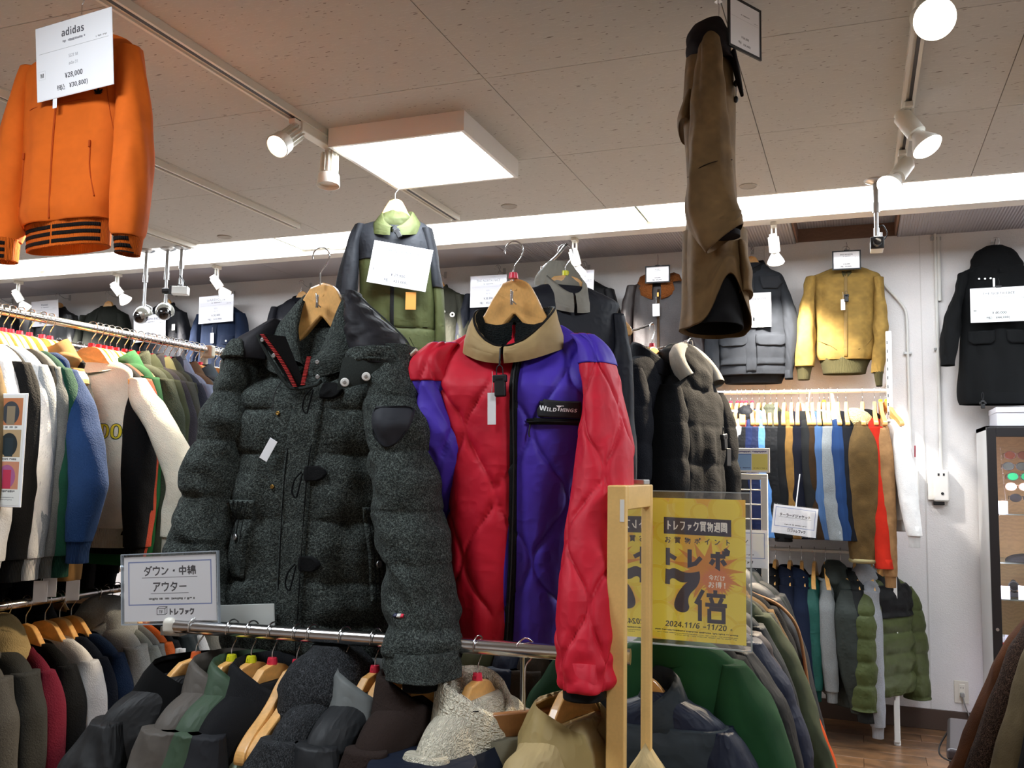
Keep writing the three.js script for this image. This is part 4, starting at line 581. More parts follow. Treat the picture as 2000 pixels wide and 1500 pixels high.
{ // brown waxed coat, seen from its side
  const pos = [-0.38, 2.83, -2.75], turn = 0.14, br = fabric('canvas', 0x8f7048), cd = fabric('twill', 0x35282a);
  hanger(pos, turn + 1.5, M.red, 'wooden hanger with red ring at the ceiling holding the long brown coat', undefined, { steep: true });
  const t = thing('waxed_coat', 'long brown waxed cotton coat hanging edge-on from the ceiling', 'coat', pos, turn);
  const f = drape(51, 16, 2, 0.014);
  const body = new Cloth([[-0.012, -0.04, 0.01, 0.03, -0.02], [-0.054, -0.085, 0.028, 0.085, -0.02], [-0.14, -0.098, 0.036, 0.13, -0.02], [-0.26, -0.104, 0.043, 0.15, -0.02], [-0.4, -0.1, 0.046, 0.15, -0.02], [-0.496, -0.096, 0.049, 0.15, -0.02], [-0.695, -0.103, 0.062, 0.15, -0.02], [-0.876, -0.11, 0.08, 0.15, -0.02], [-0.955, -0.115, 0.086, 0.148, -0.02]], { nU: 90, nV: 120, p: 2.3, hem: 0.3, disp: (x, y, th) => f(x, y, th) + 0.03 * smooth(-0.5, -0.9, y) * Math.max(0, Math.cos(th)) * noise(2, y * 9, 5) });
  const bg = body.geo(), bp = bg.attributes.position; for (let i = 0; i < bp.count; i++) { const y = bp.getY(i), x = bp.getX(i); bp.setY(i, y + 0.15 * smooth(-0.7, -0.95, y) * Math.exp(-Math.pow((x - 0.03) / 0.05, 2)) * smooth(-0.12, 0.06, bp.getZ(i))); } bg.computeVertexNormals();
  part('body', bg, br, t);
  const sl = new Cloth([[-0.05, -0.045, 0.0, 0.03, 0.06], [-0.13, -0.06, 0.006, 0.045, 0.11], [-0.25, -0.07, 0.015, 0.052, 0.15], [-0.4, -0.082, 0.03, 0.056, 0.17], [-0.52, -0.092, 0.04, 0.06, 0.18], [-0.629, -0.094, 0.052, 0.06, 0.19], [-0.69, -0.068, 0.06, 0.056, 0.2], [-0.74, -0.036, 0.062, 0.05, 0.21]], { nU: 60, nV: 100, hem: 0.06, disp: (x, y, th) => drape(53, 18, 5, 0.01)(x, y, th) });
  const g = sl.geo(), p = g.attributes.position; for (let i = 0; i < p.count; i++) { const k = smooth(-0.6, -0.74, p.getY(i)); p.setY(i, p.getY(i) + k * 0.75 * (p.getX(i) - 0.0)); } g.computeVertexNormals();
  const SL = part('sleeve', g, br, t); part('seam', seamOn(sl, [[-0.085, -0.55], [-0.05, -0.53], [-0.01, -0.515], [0.035, -0.5]], 0.0015, 0.001), fabric('canvas', 0x4c3826), SL);
  part('cuff_lining', new Cloth([[-0.72, -0.03, 0.056, 0.043, 0.21], [-0.735, -0.03, 0.056, 0.043, 0.21]], { nU: 30, nV: 3, hem: 0.001 }).geo().translate(0, 0.012, 0), cd, SL);
  part('sleeve', new Cloth([[-0.06, -0.045, 0.0, 0.03, -0.12], [-0.25, -0.075, 0.015, 0.05, -0.18], [-0.5, -0.09, 0.04, 0.055, -0.2], [-0.7, -0.07, 0.06, 0.05, -0.21]], { nU: 30, nV: 40, disp: (x, y, th) => drape(58, 18, 5, 0.01)(x, y, th) }).geo(), br, t);
  part('collar', new Cloth([[0.004, -0.045, 0.014, 0.05, 0], [-0.03, -0.09, 0.03, 0.085, 0.005], [-0.075, -0.098, 0.038, 0.105, 0.01], [-0.12, -0.085, 0.04, 0.1, 0.02], [-0.15, 0.0, 0.044, 0.06, 0.05]], { nU: 50, nV: 30, hem: 0.01, disp: (x, y, th) => 0.006 * noise(x * 30, y * 30, 3) }).geo(), cd, t, 'dark brown corduroy collar');
  part('collar_point', new Cloth([[-0.12, 0.035, 0.052, 0.045, 0.04], [-0.18, 0.044, 0.062, 0.036, 0.05], [-0.255, 0.062, 0.072, 0.012, 0.06]], { nU: 20, nV: 16, hem: 0.003 }).geo(), cd, t);
  part('storm_flap', new Cloth([[-0.24, -0.1, -0.07, 0.1, 0], [-0.31, -0.125, -0.07, 0.12, 0], [-0.335, -0.122, -0.08, 0.12, 0]], { nU: 30, nV: 12, hem: 0.004 }).geo(), br, t);
  part('pocket', new Cloth([[-0.7, 0.045, 0.075, 0.09, 0], [-0.78, 0.05, 0.092, 0.095, 0], [-0.85, 0.055, 0.096, 0.09, 0]], { nU: 30, nV: 16, hem: 0.003, disp: (x, y, th) => 0.005 * noise(x * 40, y * 20, 8) }).geo(), br, t);
  part('lining', new Cloth([[-0.72, -0.08, 0.05, 0.12, -0.02], [-0.945, -0.1, 0.07, 0.135, -0.02]], { nU: 40, nV: 6, hem: 0.12 }).geo(), fabric('twill', 0x2a2a2c), t);
  part('cord', tube([[0.045, -0.15, 0.03], [0.05, -0.2, 0.03], [0.05, -0.262, 0.03]], 0.0013, 10, 5), M.black, t);
  for (const y of [-0.205, -0.255]) part('cord_stop', new THREE.SphereGeometry(0.009, 12, 10).scale(0.8, 1.2, 0.8).translate(0.05, y, 0.03), M.black, t);
  part('snap', btn(0.006, 0.004).rotateY(1.2).translate(0.095, -0.93, 0.05), M.satin, t);
  const c = card('price_card', 'white price card in a thin black frame turned edge-on beside the brown coat', 0.15, 0.15, printMat(priceCard({ brand: '', price: '¥ 24,000', tax: '26,400', h: 640 })), [-0.30, 2.80, -2.735], 1.05, { frame: true });
  part('arm', bar([-0.075, -0.07, 0], [-0.12, -0.1, -0.03], 0.003), M.black, c);
}
// ceiling hooks carrying them
for (const [x, y, z, w] of [[-2.11, 2.765, -1.95, 'the orange track jacket'], [-2.11, 2.77, -3.9, 'the olive shell jacket'], [-0.38, 2.83, -2.75, 'the long brown coat']]) tag(part(numbered('ceiling_hook'), [cyl(0.012, 0.006, 0, CEIL - 0.003, 0), tube([[0, CEIL - 0.004, 0], [0, y + 0.105, 0], [0.006, y + 0.09, 0.004], [0, y + 0.083, 0.008], [-0.008, y + 0.09, 0.006]], 0.0014, 20, 6)].map((g) => g.translate(x, 0, z)), M.satin, scene), `small wire ceiling hook carrying ${w}`, 'hook');
// ---------- clothes rails ----------
function rail(name, label, rails, posts, extra = []) {                    // rails: [a, b, r]; posts: [x, z, top]
  const t = thing(name, label, 'clothes rack');
  for (const [a, b, r] of rails) part('rail', bar(a, b, r, 20), M.chrome, t);
  for (const [x, z, h] of posts) { part('post', rbox(0.03, h, 0.03, 0.004, x, h / 2, z), M.satin, t); part('foot', rbox(0.05, 0.015, 0.4, 0.004, x, 0.0075, z), M.satin, t); }
  for (const [n, g, m] of extra) part(n, g, m, t);
  return t;
}
rail('clothes_rack', 'long chrome two-level clothes rack on the left side', [[[-2.34, 1.89, -0.8], [-2.34, 1.89, -3.95], 0.0135], [[-2.34, 1.03, -0.8], [-2.34, 1.03, -3.95], 0.0135], [[-2.78, 1.89, -0.8], [-2.78, 1.89, -3.95], 0.0135], [[-2.78, 1.03, -0.8], [-2.78, 1.03, -3.95], 0.0135]],
  [[-2.56, -0.8, 1.93], [-2.56, -3.95, 1.93]], [['crossbar', bar([-2.34, 1.89, -0.8], [-2.78, 1.89, -0.8], 0.012), M.chrome], ['crossbar', bar([-2.34, 1.89, -3.95], [-2.78, 1.89, -3.95], 0.012), M.chrome], ['crossbar', bar([-2.34, 1.03, -0.8], [-2.78, 1.03, -0.8], 0.012), M.chrome], ['crossbar', bar([-2.34, 1.03, -3.95], [-2.78, 1.03, -3.95], 0.012), M.chrome],
    ['rail_clamp', [rbox(0.05, 0.05, 0.03, 0.01, -2.34, 1.885, -2.86), rbox(0.03, 0.09, 0.02, 0.006, -2.36, 1.84, -2.86)], plastic(0xcfc8b4, 0.5)]]);
const FA = V(-1.361, 1.11, -1.596), FB = V(-0.40, 1.11, -1.696), fAt = (s) => V(-1.361 + s * 0.922, 1.11, -1.596 - s * 0.096);
rail('clothes_rack', 'low chrome front rail with hanging coats below the display jackets', [[FA.toArray(), FB.toArray(), 0.0148]], [], [['end_cap', rbox(0.03, 0.036, 0.036, 0.012, -1.366, 1.11, -1.5955), plastic(0xd8d4c8, 0.4)], ['post', rbox(0.025, 0.97, 0.025, 0.004, -0.46, 0.485, -1.97), M.satin], ['bracket', bar([-0.46, 0.96, -1.97], [-0.445, 1.11, -1.692], 0.008), M.satin], ['bracket', bar([-1.27, 1.11, -1.605], [-1.27, 1.10, -1.93], 0.008), M.satin], ['post', rbox(0.03, 1.12, 0.03, 0.004, -1.27, 0.56, -1.945), M.satin],
  ['display_pole', bar([-1.164, 1.86, -1.90], [-1.164, 0.9, -1.945], 0.006), M.chrome], ['display_pole', bar([-0.706, 1.855, -1.955], [-0.706, 0.9, -1.96], 0.006), M.chrome], ['crossbar', bar([-1.27, 0.9, -1.945], [-0.47, 0.9, -1.96], 0.012), M.satin], ['foot', rbox(0.9, 0.015, 0.3, 0.004, -0.87, 0.0075, -1.95), M.satin],
  ['display_hook', tube([[-1.164, 1.86, -1.90], [-1.163, 1.845, -1.86], [-1.1633, 1.85, -1.81]], 0.004, 12, 8), M.chrome], ['display_hook', tube([[-0.706, 1.855, -1.955], [-0.705, 1.842, -1.9], [-0.7055, 1.85, -1.87]], 0.004, 12, 8), M.chrome]]);
rail('clothes_rack', 'white-framed rack of coats between the poster and the back wall', [[[-0.46, 1.17, -2.0], [-0.46, 1.17, -3.6], 0.0135]], [], [['end_frame', [rbox(0.025, 1.44, 0.025, 0.004, -0.335, 0.72, -3.6), rbox(0.025, 1.44, 0.025, 0.004, -0.60, 0.72, -3.6), rbox(0.29, 0.022, 0.022, 0.004, -0.467, 1.44, -3.6)], plastic(0xd9d9d4, 0.4)],
  ...[0, 1, 2, 3, 4].map((i) => ['grid_wire', bar([-0.585 + i * 0.05, 0.9, -3.6], [-0.585 + i * 0.05, 1.43, -3.6], 0.0025, 8), M.white]), ...Array.from({ length: 9 }, (_, i) => ['grid_wire', bar([-0.59, 0.95 + i * 0.055, -3.602], [-0.345, 0.95 + i * 0.055, -3.602], 0.0025, 8), M.white]), ['front_post', rbox(0.025, 1.18, 0.025, 0.004, -0.47, 0.59, -1.985), M.satin]]);
{ const P = []; for (let i = 0; i < 40; i++) P.push(box(0.006, 0.018, 0.002, 0.163, 0.25 + i * 0.05, -5.5135));
  const wr = plastic(0xe9e9e6, 0.35);
  rail('clothes_rack', 'white slotted wall rack with two rails against the back wall', [], [], [['rail', bar([-2.3, 1.934, -5.58], [0.165, 1.934, -5.58], 0.011), wr], ['rail', bar([-2.3, 1.02, -5.58], [0.165, 1.02, -5.58], 0.011), wr], ['upright', rbox(0.03, 2.25, 0.05, 0.003, 0.172, 1.14, -5.545), wr], ['upright', rbox(0.03, 2.25, 0.05, 0.003, -2.3, 1.14, -5.545), wr], ['slots', P, plastic(0x6a6a6a)], ['foot', cyl(0.018, 0.02, 0.172, 0.01, -5.545), wr], ['foot', cyl(0.018, 0.02, -2.3, 0.01, -5.545), wr], ['arm', box(0.02, 0.03, 0.40, 0.172, 1.99, -5.76), wr], ['arm', box(0.02, 0.03, 0.40, 0.172, 0.3, -5.76), wr]]).children.find((c) => c.name === 'slots').userData.kind = 'stuff'; }

// kinds of garment on the rails
const K = {
  sweat: { sw: 0.048, hs: 0.195, len: 0.66, hw: 0.195, d: 0.05, sl: 0.58, sp: 0.03, rib: true, collar: 'crew', n: ['sweatshirt', 'sweatshirt'] },
  spread: { sw: 0.05, elbow: true, hs: 0.168, len: 0.66, hw: 0.195, d: 0.05, sl: 0.54, sp: 0.13, sz: 0.05, bend: 0.02, rib: true, collar: 'crew', n: ['sweatshirt', 'sweatshirt'] },
  hoodie: { sw: 0.05, hs: 0.195, len: 0.66, hw: 0.195, d: 0.055, sl: 0.58, sp: 0.03, rib: true, collar: 'hood', n: ['hooded_sweatshirt', 'sweatshirt'] },
  knit: { sw: 0.046, hs: 0.19, len: 0.64, hw: 0.19, d: 0.05, sl: 0.56, sp: 0.02, rib: true, collar: 'crew', n: ['knit_sweater', 'sweater'] },
  shirt: { hs: 0.19, len: 0.7, hw: 0.19, d: 0.04, sl: 0.6, sp: 0.025, collar: 'shirt', sw: 0.05, n: ['shirt', 'shirt'] },
  jacket: { hs: 0.195, len: 0.68, hw: 0.205, d: 0.06, sl: 0.6, sp: 0.04, sz: 0.04, collar: 'shirt', fold: 0.014, n: ['jacket', 'jacket'] },
  hjacket: { hs: 0.195, len: 0.72, hw: 0.205, d: 0.065, sl: 0.62, sp: 0.04, sz: 0.05, collar: 'hood', fold: 0.016, n: ['hooded_jacket', 'jacket'] },
  puffer: { hs: 0.2, len: 0.66, hw: 0.21, d: 0.085, sl: 0.6, sp: 0.06, sz: 0.03, puff: 6, collar: 'stand', sw: 0.07, n: ['down_jacket', 'jacket'] },
  hpuffer: { hs: 0.2, len: 0.68, hw: 0.21, d: 0.09, sl: 0.6, sp: 0.08, sz: 0.03, puff: 5, collar: 'bighood', sw: 0.074, n: ['down_jacket', 'jacket'] },
  down: { hs: 0.205, len: 0.75, hw: 0.26, d: 0.1, sl: 0.6, sp: 0.14, sz: 0.03, collar: 'stand', sw: 0.075, fold: 0.022, n: ['down_jacket', 'jacket'] },
  coat: { hs: 0.195, len: 0.86, hw: 0.25, d: 0.07, sl: 0.62, sp: 0.13, sz: 0.04, collar: 'shirt', fold: 0.016, sw: 0.062, n: ['coat', 'coat'] },
  stand: { hs: 0.195, len: 0.68, hw: 0.205, d: 0.065, sl: 0.6, sp: 0.05, sz: 0.04, collar: 'stand', fold: 0.014, n: ['jacket', 'jacket'] },
  furc: { hs: 0.195, len: 0.68, hw: 0.205, d: 0.075, sl: 0.64, sp: 0.02, sz: 0.0, collar: 'fur', fold: 0.012, sw: 0.085, n: ['shearling_jacket', 'jacket'] },
  vest: { hs: 0.2, len: 0.6, hw: 0.195, d: 0.075, collar: 'stand', vest: true, fold: 0.014, n: ['vest', 'vest'] },
};
// one rail: items [s, kind, fabric, colour, words, ring, options]; at(s) gives the hook point
function hangAll(place, at, turn, items, short, common = {}, low = 0) {
  let prev = null;
  items.forEach(([s, kind, fab, color, words, ring, o = {}], i) => {
    const p = at(s), { n, ...base } = K[kind], sh = { ...base, seed: 1 + (o.seed ?? i % 3) * 7, ...common, ...(o.shape ?? {}) }, tw = turn + (o.turn ?? (hash(i, 77) - 0.5) * 0.12);
    const dr = o.drop ?? 0, pos = [p.x, p.y - HANG - dr - (o.low ?? low) * 0.4, p.z];
    let where = prev ? `${short}, next to the ${prev}` : `${short}, nearest of the row`; if (`${words} ${where}`.split(' ').length > 16) where = short;
    const main = fabric(fab, color), mats = { main, sleeve: o.sleeve ?? main, trim: o.trim ?? main, rib: o.rib ?? fabric('rib', o.ribc ?? color), cuff: o.rib ?? fabric('rib', o.ribc ?? color), fur: o.fur };
    if (!o.noHanger) hanger([p.x, p.y - HANG - dr, p.z], tw, ring ? M[ring] : null, `wooden hanger of the ${words} ${place}`.split(' ').slice(0, 16).join(' '), undefined, { letter: o.letter, la: o.la, drop: o.drop });
    const g = garment(n[0], `${words} ${where}`, n[1], pos, tw, sh, mats); if (o.more) o.more(g, g.surf, mats);
    prev = words;
  });
}
const Z = (x, y) => (z) => V(x, y, z);
// letters printed on the cream sweatshirt
const letterPatch = (g, c) => {
  const t = print(1024, 256, (q, w, h) => { q.clearRect(0, 0, w, h); q.font = 'bold 220px serif'; q.textAlign = 'center'; q.lineWidth = 18; q.strokeStyle = '#2e3a1c'; q.strokeText('COLORADO', w / 2, 205, 980); q.fillStyle = '#c9b61f'; q.fillText('COLORADO', w / 2, 205, 980); });
  part('chest_print', onCloth(c, [[-0.24, -0.118, 0.165], [-0.312, -0.118, 0.165]], { th: 0.0012, nx: 30, ny: 10, uv01: true }), new THREE.MeshStandardMaterial({ map: t, alphaTest: 0.5, roughness: 0.8 }), g, 'green-outlined yellow lettering');
};
const tagAt = (x, y, z, tilt = 0) => (g) => { const m = swingTag(g, [0.205, y - 0.005, 0.02], 0.036, 0.058, tilt); m.rotation.y = 0.7; };
hangAll('on the left upper rail', Z(-2.34, 1.89), 0, [
  [-1.66, 'sweat', 'melange', 0xcfcfca, 'oatmeal grey sweatshirt', 'yellow', { shape: { sp: 0.05, sl: 0.66 }, more: tagAt(0.2, -0.74, 0.08) }],
  [-1.71, 'shirt', 'twill', 0x6b5546, 'brown corduroy shirt', 'yellow', { more: tagAt(0.19, -0.7, 0.05, 0.05) }], [-1.76, 'jacket', 'twill', 0x9a8058, 'khaki work jacket', 'yellow', { more: tagAt(0.18, -0.72, 0.06) }], [-1.81, 'sweat', 'sweat', 0xe9e7e4, 'white sweatshirt', 'yellow'], [-1.86, 'sweat', 'sweat', 0xdfe2de, 'off-white baseball sweatshirt', 'yellow', { sleeve: fabric('sweat', 0x1b1b1c), ribc: 0x1b1b1c }], [-1.88, 'sweat', 'sweat', 0x1d1d1e, 'black sweatshirt', 'red'],
  [-1.905, 'sweat', 'sweat', 0xeeece8, 'bright white sweatshirt', 'yellow'], [-1.93, 'sweat', 'melange', 0xb9bfc2, 'pale blue-grey sweatshirt', 'yellow'], [-1.955, 'knit', 'knit', 0x2a2725, 'dark brown knit', 'red'], [-1.98, 'sweat', 'melange', 0x8b8e8c, 'mid grey sweatshirt', 'red', { more: tagAt(0.18, -0.7, 0.06) }], [-2.01, 'sweat', 'sweat', 0x1f5b46, 'forest green sweatshirt', 'red', { shape: { sp: 0.05 }, more: tagAt(0.19, -0.69, 0.07) }],
  [-2.045, 'spread', 'sweat', 0x1d3f72, 'royal blue sweatshirt', 'red', { turn: 0.02 }], [-2.09, 'shirt', 'twill', 0xa67c46, 'tan overshirt', 'red', { shape: { sp: 0.04, hs: 0.145, hw: 0.16 }, more: tagAt(0.19, -0.71, 0.07) }], [-2.12, 'knit', 'knit', 0x1c1e22, 'charcoal knit', 'red', { shape: { hs: 0.145, hw: 0.16 } }],
  [-2.285, 'spread', 'sweat', 0xd9d6c4, 'cream college sweatshirt', 'red', { turn: 0.12, shape: { sp: 0.2, sz: 0.05, hs: 0.18, len: 0.64 }, more: letterPatch }], [-2.315, 'sweat', 'sweat', 0x121214, 'jet black sweatshirt', 'red'], [-2.34, 'sweat', 'sweat', 0xa8442f, 'rust red sweatshirt', 'red'], [-2.366, 'shirt', 'twill', 0x267a44, 'bright green shirt', 'red'], [-2.394, 'knit', 'fleece' in BT ? 'sweat' : 'sweat', 0x8f8a66, 'beige fleece', 'red'], [-2.43, 'stand', 'melange', 0x5b6650, 'dark sage fleece jacket', 'red', { seed: 1 }], [-2.462, 'jacket', 'twill', 0x54603c, 'olive drab jacket', 'red'], [-2.5, 'stand', 'sweat', 0x44404a, 'charcoal violet jacket', 'red', { seed: 2 }],
  [-2.532, 'jacket', 'canvas', 0x4b4a33, 'moss jacket with pale collar', 'red', { trim: fabric('twill', 0x9f9c6c) }], [-2.563, 'shirt', 'twill', 0x5b5f46, 'dusty green shirt', 'red'], [-2.59, 'stand', 'sweat', 0x2a2f42, 'midnight navy jacket', 'red'], [-2.618, 'jacket', 'denim', 0x9fa6b8, 'pale denim jacket', 'red'], [-2.648, 'sweat', 'sweat', 0x35473a, 'bottle green sweatshirt', 'red'], [-2.676, 'shirt', 'twill', 0x7a5a3a, 'cinnamon shirt', 'red'], [-2.704, 'sweat', 'melange', 0x777777, 'slate grey sweatshirt', null], [-2.732, 'knit', 'knit', 0x232a36, 'ink blue knit', null], [-2.76, 'shirt', 'twill', 0x5d6a72, 'steel blue shirt', null], [-2.788, 'sweat', 'sweat', 0x403127, 'chocolate sweatshirt', null], [-2.816, 'knit', 'knit', 0x6b7158, 'lichen green knit', 'red'], [-2.9, 'sweat', 'sweat', 0x2b2b2e, 'graphite sweatshirt', null], [-2.93, 'shirt', 'twill', 0x8a8d86, 'ash shirt', null], [-2.96, 'sweat', 'sweat', 0x3a4250, 'blue-black sweatshirt', null], [-2.99, 'knit', 'knit', 0x54503f, 'peat knit', null], [-3.02, 'sweat', 'sweat', 0x22262a, 'soot sweatshirt', null],
], 'on left upper rail');
hangAll('on the second left rail', Z(-2.78, 1.89), 0, [[-1.7, 'sweat', 'sweat', 0x2a2a2c, 'smoke grey pullover', null], [-1.8, 'sweat', 'sweat', 0x1c1f26, 'night blue pullover', null], [-1.89, 'shirt', 'twill', 0x332b24, 'walnut shirt', null], [-2.22, 'sweat', 'sweat', 0x1f2022, 'black pullover', null], [-2.3, 'shirt', 'twill', 0x2a3140, 'dark navy shirt', null], [-2.38, 'sweat', 'sweat', 0x3d3d40, 'iron grey pullover', null], [-2.47, 'sweat', 'sweat', 0x1a1d1a, 'spruce pullover', null], [-2.56, 'shirt', 'twill', 0x262022, 'plum black shirt', null], [-2.66, 'sweat', 'sweat', 0x202428, 'harbour grey pullover', null], [-2.06, 'sweat', 'sweat', 0x27231f, 'umber pullover', 'yellow'], [-1.98, 'shirt', 'twill', 0x1b2a26, 'pine shirt', 'yellow']], 'on the second left rail', { len: 0.86, sl: 0.72 });
hangAll('on the left lower rail', Z(-2.34, 1.03), 0, [
  [-1.86, 'hoodie', 'melange', 0x6e6a63, 'taupe hooded sweatshirt', null], [-1.95, 'hoodie', 'melange', 0x55544e, 'dark olive-grey hoodie with beige hood', 'yellow', { trim: fabric('sweat', 0xa08a5e) }], [-2.03, 'sweat', 'sweat', 0x7a1830, 'maroon sweatshirt', 'yellow'], [-2.1, 'sweat', 'sweat', 0x151516, 'deep black sweatshirt', null], [-2.17, 'sweat', 'sweat', 0xeceae8, 'plain white sweatshirt', null], [-2.225, 'sweat', 'sweat', 0x1a2438, 'dark navy sweatshirt', null], [-2.27, 'sweat', 'sweat', 0x203a60, 'navy blue sweatshirt', null], [-2.37, 'hoodie', 'melange', 0xc6c8c2, 'light grey hoodie', null], [-2.42, 'sweat', 'melange', 0xb4bab2, 'pale grey sweatshirt', null], [-2.46, 'sweat', 'melange', 0xa3a39f, 'stone grey sweatshirt', null], [-2.495, 'sweat', 'sweat', 0xd8662a, 'orange sweatshirt', null],
  [-2.53, 'sweat', 'jersey', 0x1a1416, 'black track top with white sleeve stripes', null, { more: (g) => { for (const dx of [0.018, 0.034]) part('stripe', new Cloth([[-0.118, 0.222 + dx - 0.008, 0.23 + dx, 0.012, 0.03], [-0.3, 0.236 + dx - 0.008, 0.244 + dx, 0.012, 0.045], [-0.6, 0.242 + dx - 0.008, 0.25 + dx, 0.012, 0.04]], { nU: 10, nV: 20 }).geo(), M.white, g); } }],
  [-2.6, 'stand', 'shell', 0x3c4a4c, 'petrol grey jacket', null], [-2.66, 'sweat', 'sweat', 0xdcdcd8, 'chalk white sweatshirt', null], [-2.72, 'sweat', 'melange', 0x8f918c, 'pewter sweatshirt', null], [-2.8, 'sweat', 'sweat', 0x1a1a1c, 'raven sweatshirt', null], [-2.9, 'sweat', 'sweat', 0x2a3040, 'storm blue sweatshirt', null], [-3.0, 'hoodie', 'sweat', 0x202022, 'coal hoodie', null],
], 'on left lower rail');
hangAll('on the second left lower rail', Z(-2.78, 1.03), 0, [[-1.7, 'sweat', 'sweat', 0x1b1c1f, 'black crew pullover', null], [-1.85, 'sweat', 'sweat', 0x26303c, 'marine pullover', null], [-2.0, 'hoodie', 'sweat', 0x2c2a28, 'bark hoodie', null], [-2.15, 'sweat', 'sweat', 0x1d2520, 'fir green pullover', null], [-2.3, 'sweat', 'sweat', 0x18181a, 'onyx pullover', null], [-2.45, 'hoodie', 'sweat', 0x2f3238, 'lead grey hoodie', null], [-2.6, 'sweat', 'sweat', 0x201a1c, 'wine black pullover', null], [-2.75, 'sweat', 'sweat', 0x1a1e2a, 'deep blue pullover', null]], 'on second left lower rail');
// front rail: coats seen edge-on
const H2 = Math.PI / 2;
hangAll('on the front rail', fAt, H2, [
  [0.061, 'coat', 'nylon', 0x1b1b1d, 'glossy black coat with wide corduroy collar', 'orange', { turn: -0.42, trim: fabric('twill', 0x0f0f10), shape: { collar: 'shirt', d: 0.1, sp: 0.1, fold: 0.03, sw: 0.07, res: 1.4 } }],
  [0.151, 'stand', 'nylon', 0x6f675e, 'taupe nylon jacket', 'yellow', { letter: 'S', turn: -0.1, shape: { fold: 0.02, res: 1.4, sp: 0.12 } }], [0.2, 'stand', 'nylon', 0x4f6a4f, 'sage green nylon jacket', 'yellow', { letter: 'S', turn: -0.1, shape: { fold: 0.02, res: 1.4, sp: 0.12, seed: 3 } }],
  [0.252, 'stand', 'knit', 0x36373b, 'charcoal ribbed knit jacket', 'red', { letter: 'M', turn: -0.08, sleeve: fabric('shell', 0x3a3c42), shape: { sp: 0.1, res: 1.4, d: 0.075 } }],
  [0.312, 'vest', 'puff', 0xb9d2bd, 'mint green padded vest', 'red', { letter: 'M', turn: -0.05, low: 0.18, shape: { res: 1.4 } }], [0.347, 'jacket', 'shell', 0x191a1c, 'black shell jacket', 'red', { letter: 'M', turn: -0.12, low: 0.25 }],
  [0.424, 'hjacket', 'wool', 0x6f7276, 'grey melton wool coat with toggle', 'yellow', { letter: 'S', turn: -0.15, shape: { d: 0.095, res: 1.4, sp: 0.06, sw: 0.068 }, more: (g, c) => { const k = part('toggle', rbox(0.042, 0.014, 0.012, 0.005), M.black, g); k.position.set(-0.15, -0.16, 0.105); k.rotation.z = -0.5; part('toggle_ring', tube([[-0.02, 0.012, 0.003], [-0.012, 0.02, 0.004], [0.0, 0.014, 0.003]], 0.0016, 12, 5), M.satin, k); } }],
  [0.496, 'stand', 'nylon', 0x2f3236, 'black and grey glossy jacket', 'red', { letter: 'M', turn: -0.1, trim: fabric('nylon', 0x7c807e), shape: { d: 0.08, res: 1.4 } }], [0.535, 'jacket', 'shell', 0x2a2c2e, 'dark slate jacket', 'red', { letter: 'M', turn: -0.25, low: 0.3 }],
  [0.592, 'stand', 'sweat', 0x4a3a34, 'dark brown fleece jacket', 'red', { letter: 'M', turn: -0.05, shape: { d: 0.075, res: 1.4 } }], [0.627, 'puffer', 'puff', 0x17181a, 'black padded jacket', 'red', { letter: 'M', turn: -0.55, low: 0.22 }],
  [0.725, 'furc', 'fur', 0xf2ead2, 'cream pile fleece with navy bands', 'red', { letter: 'M', turn: -0.1, fur: fabric('fur', 0xd8c6aa), shape: { sw: 0.075, d: 0.09, res: 1.6, fold: 0.02, collar: 'stand' }, more: (g, c) => {
    const nv = fabric('shell', 0x25314a); for (const [a, b] of [[-0.10, -0.155], [-0.26, -0.34]]) { part('navy_band', bandOf(c, a, b, { disp: (x, y, th) => c.disp(x, y, th) + 0.012, cap: false }).geo(), nv, g); part('navy_band', new Cloth([[a, -0.285, -0.1, 0.088, 0], [(a + b) / 2, -0.292, -0.098, 0.096, 0], [b, -0.292, -0.098, 0.094, 0]], { nU: 30, nV: 10, hem: 0.004, disp: (x, y, th) => 0.004 * noise(x * 20, y * 20, 3) }).geo(), nv, g); } } }],
  [0.925, 'puffer', 'puff', 0xbfa878, 'beige down jacket', 'red', { letter: 'M', turn: -0.28, low: 0.06, trim: fabric('puff', 0xa8925f), shape: { d: 0.11, sw: 0.085, res: 1.6, puff: 3, sp: 0.06, collar: 'shirt' } }],
], 'on front rail');
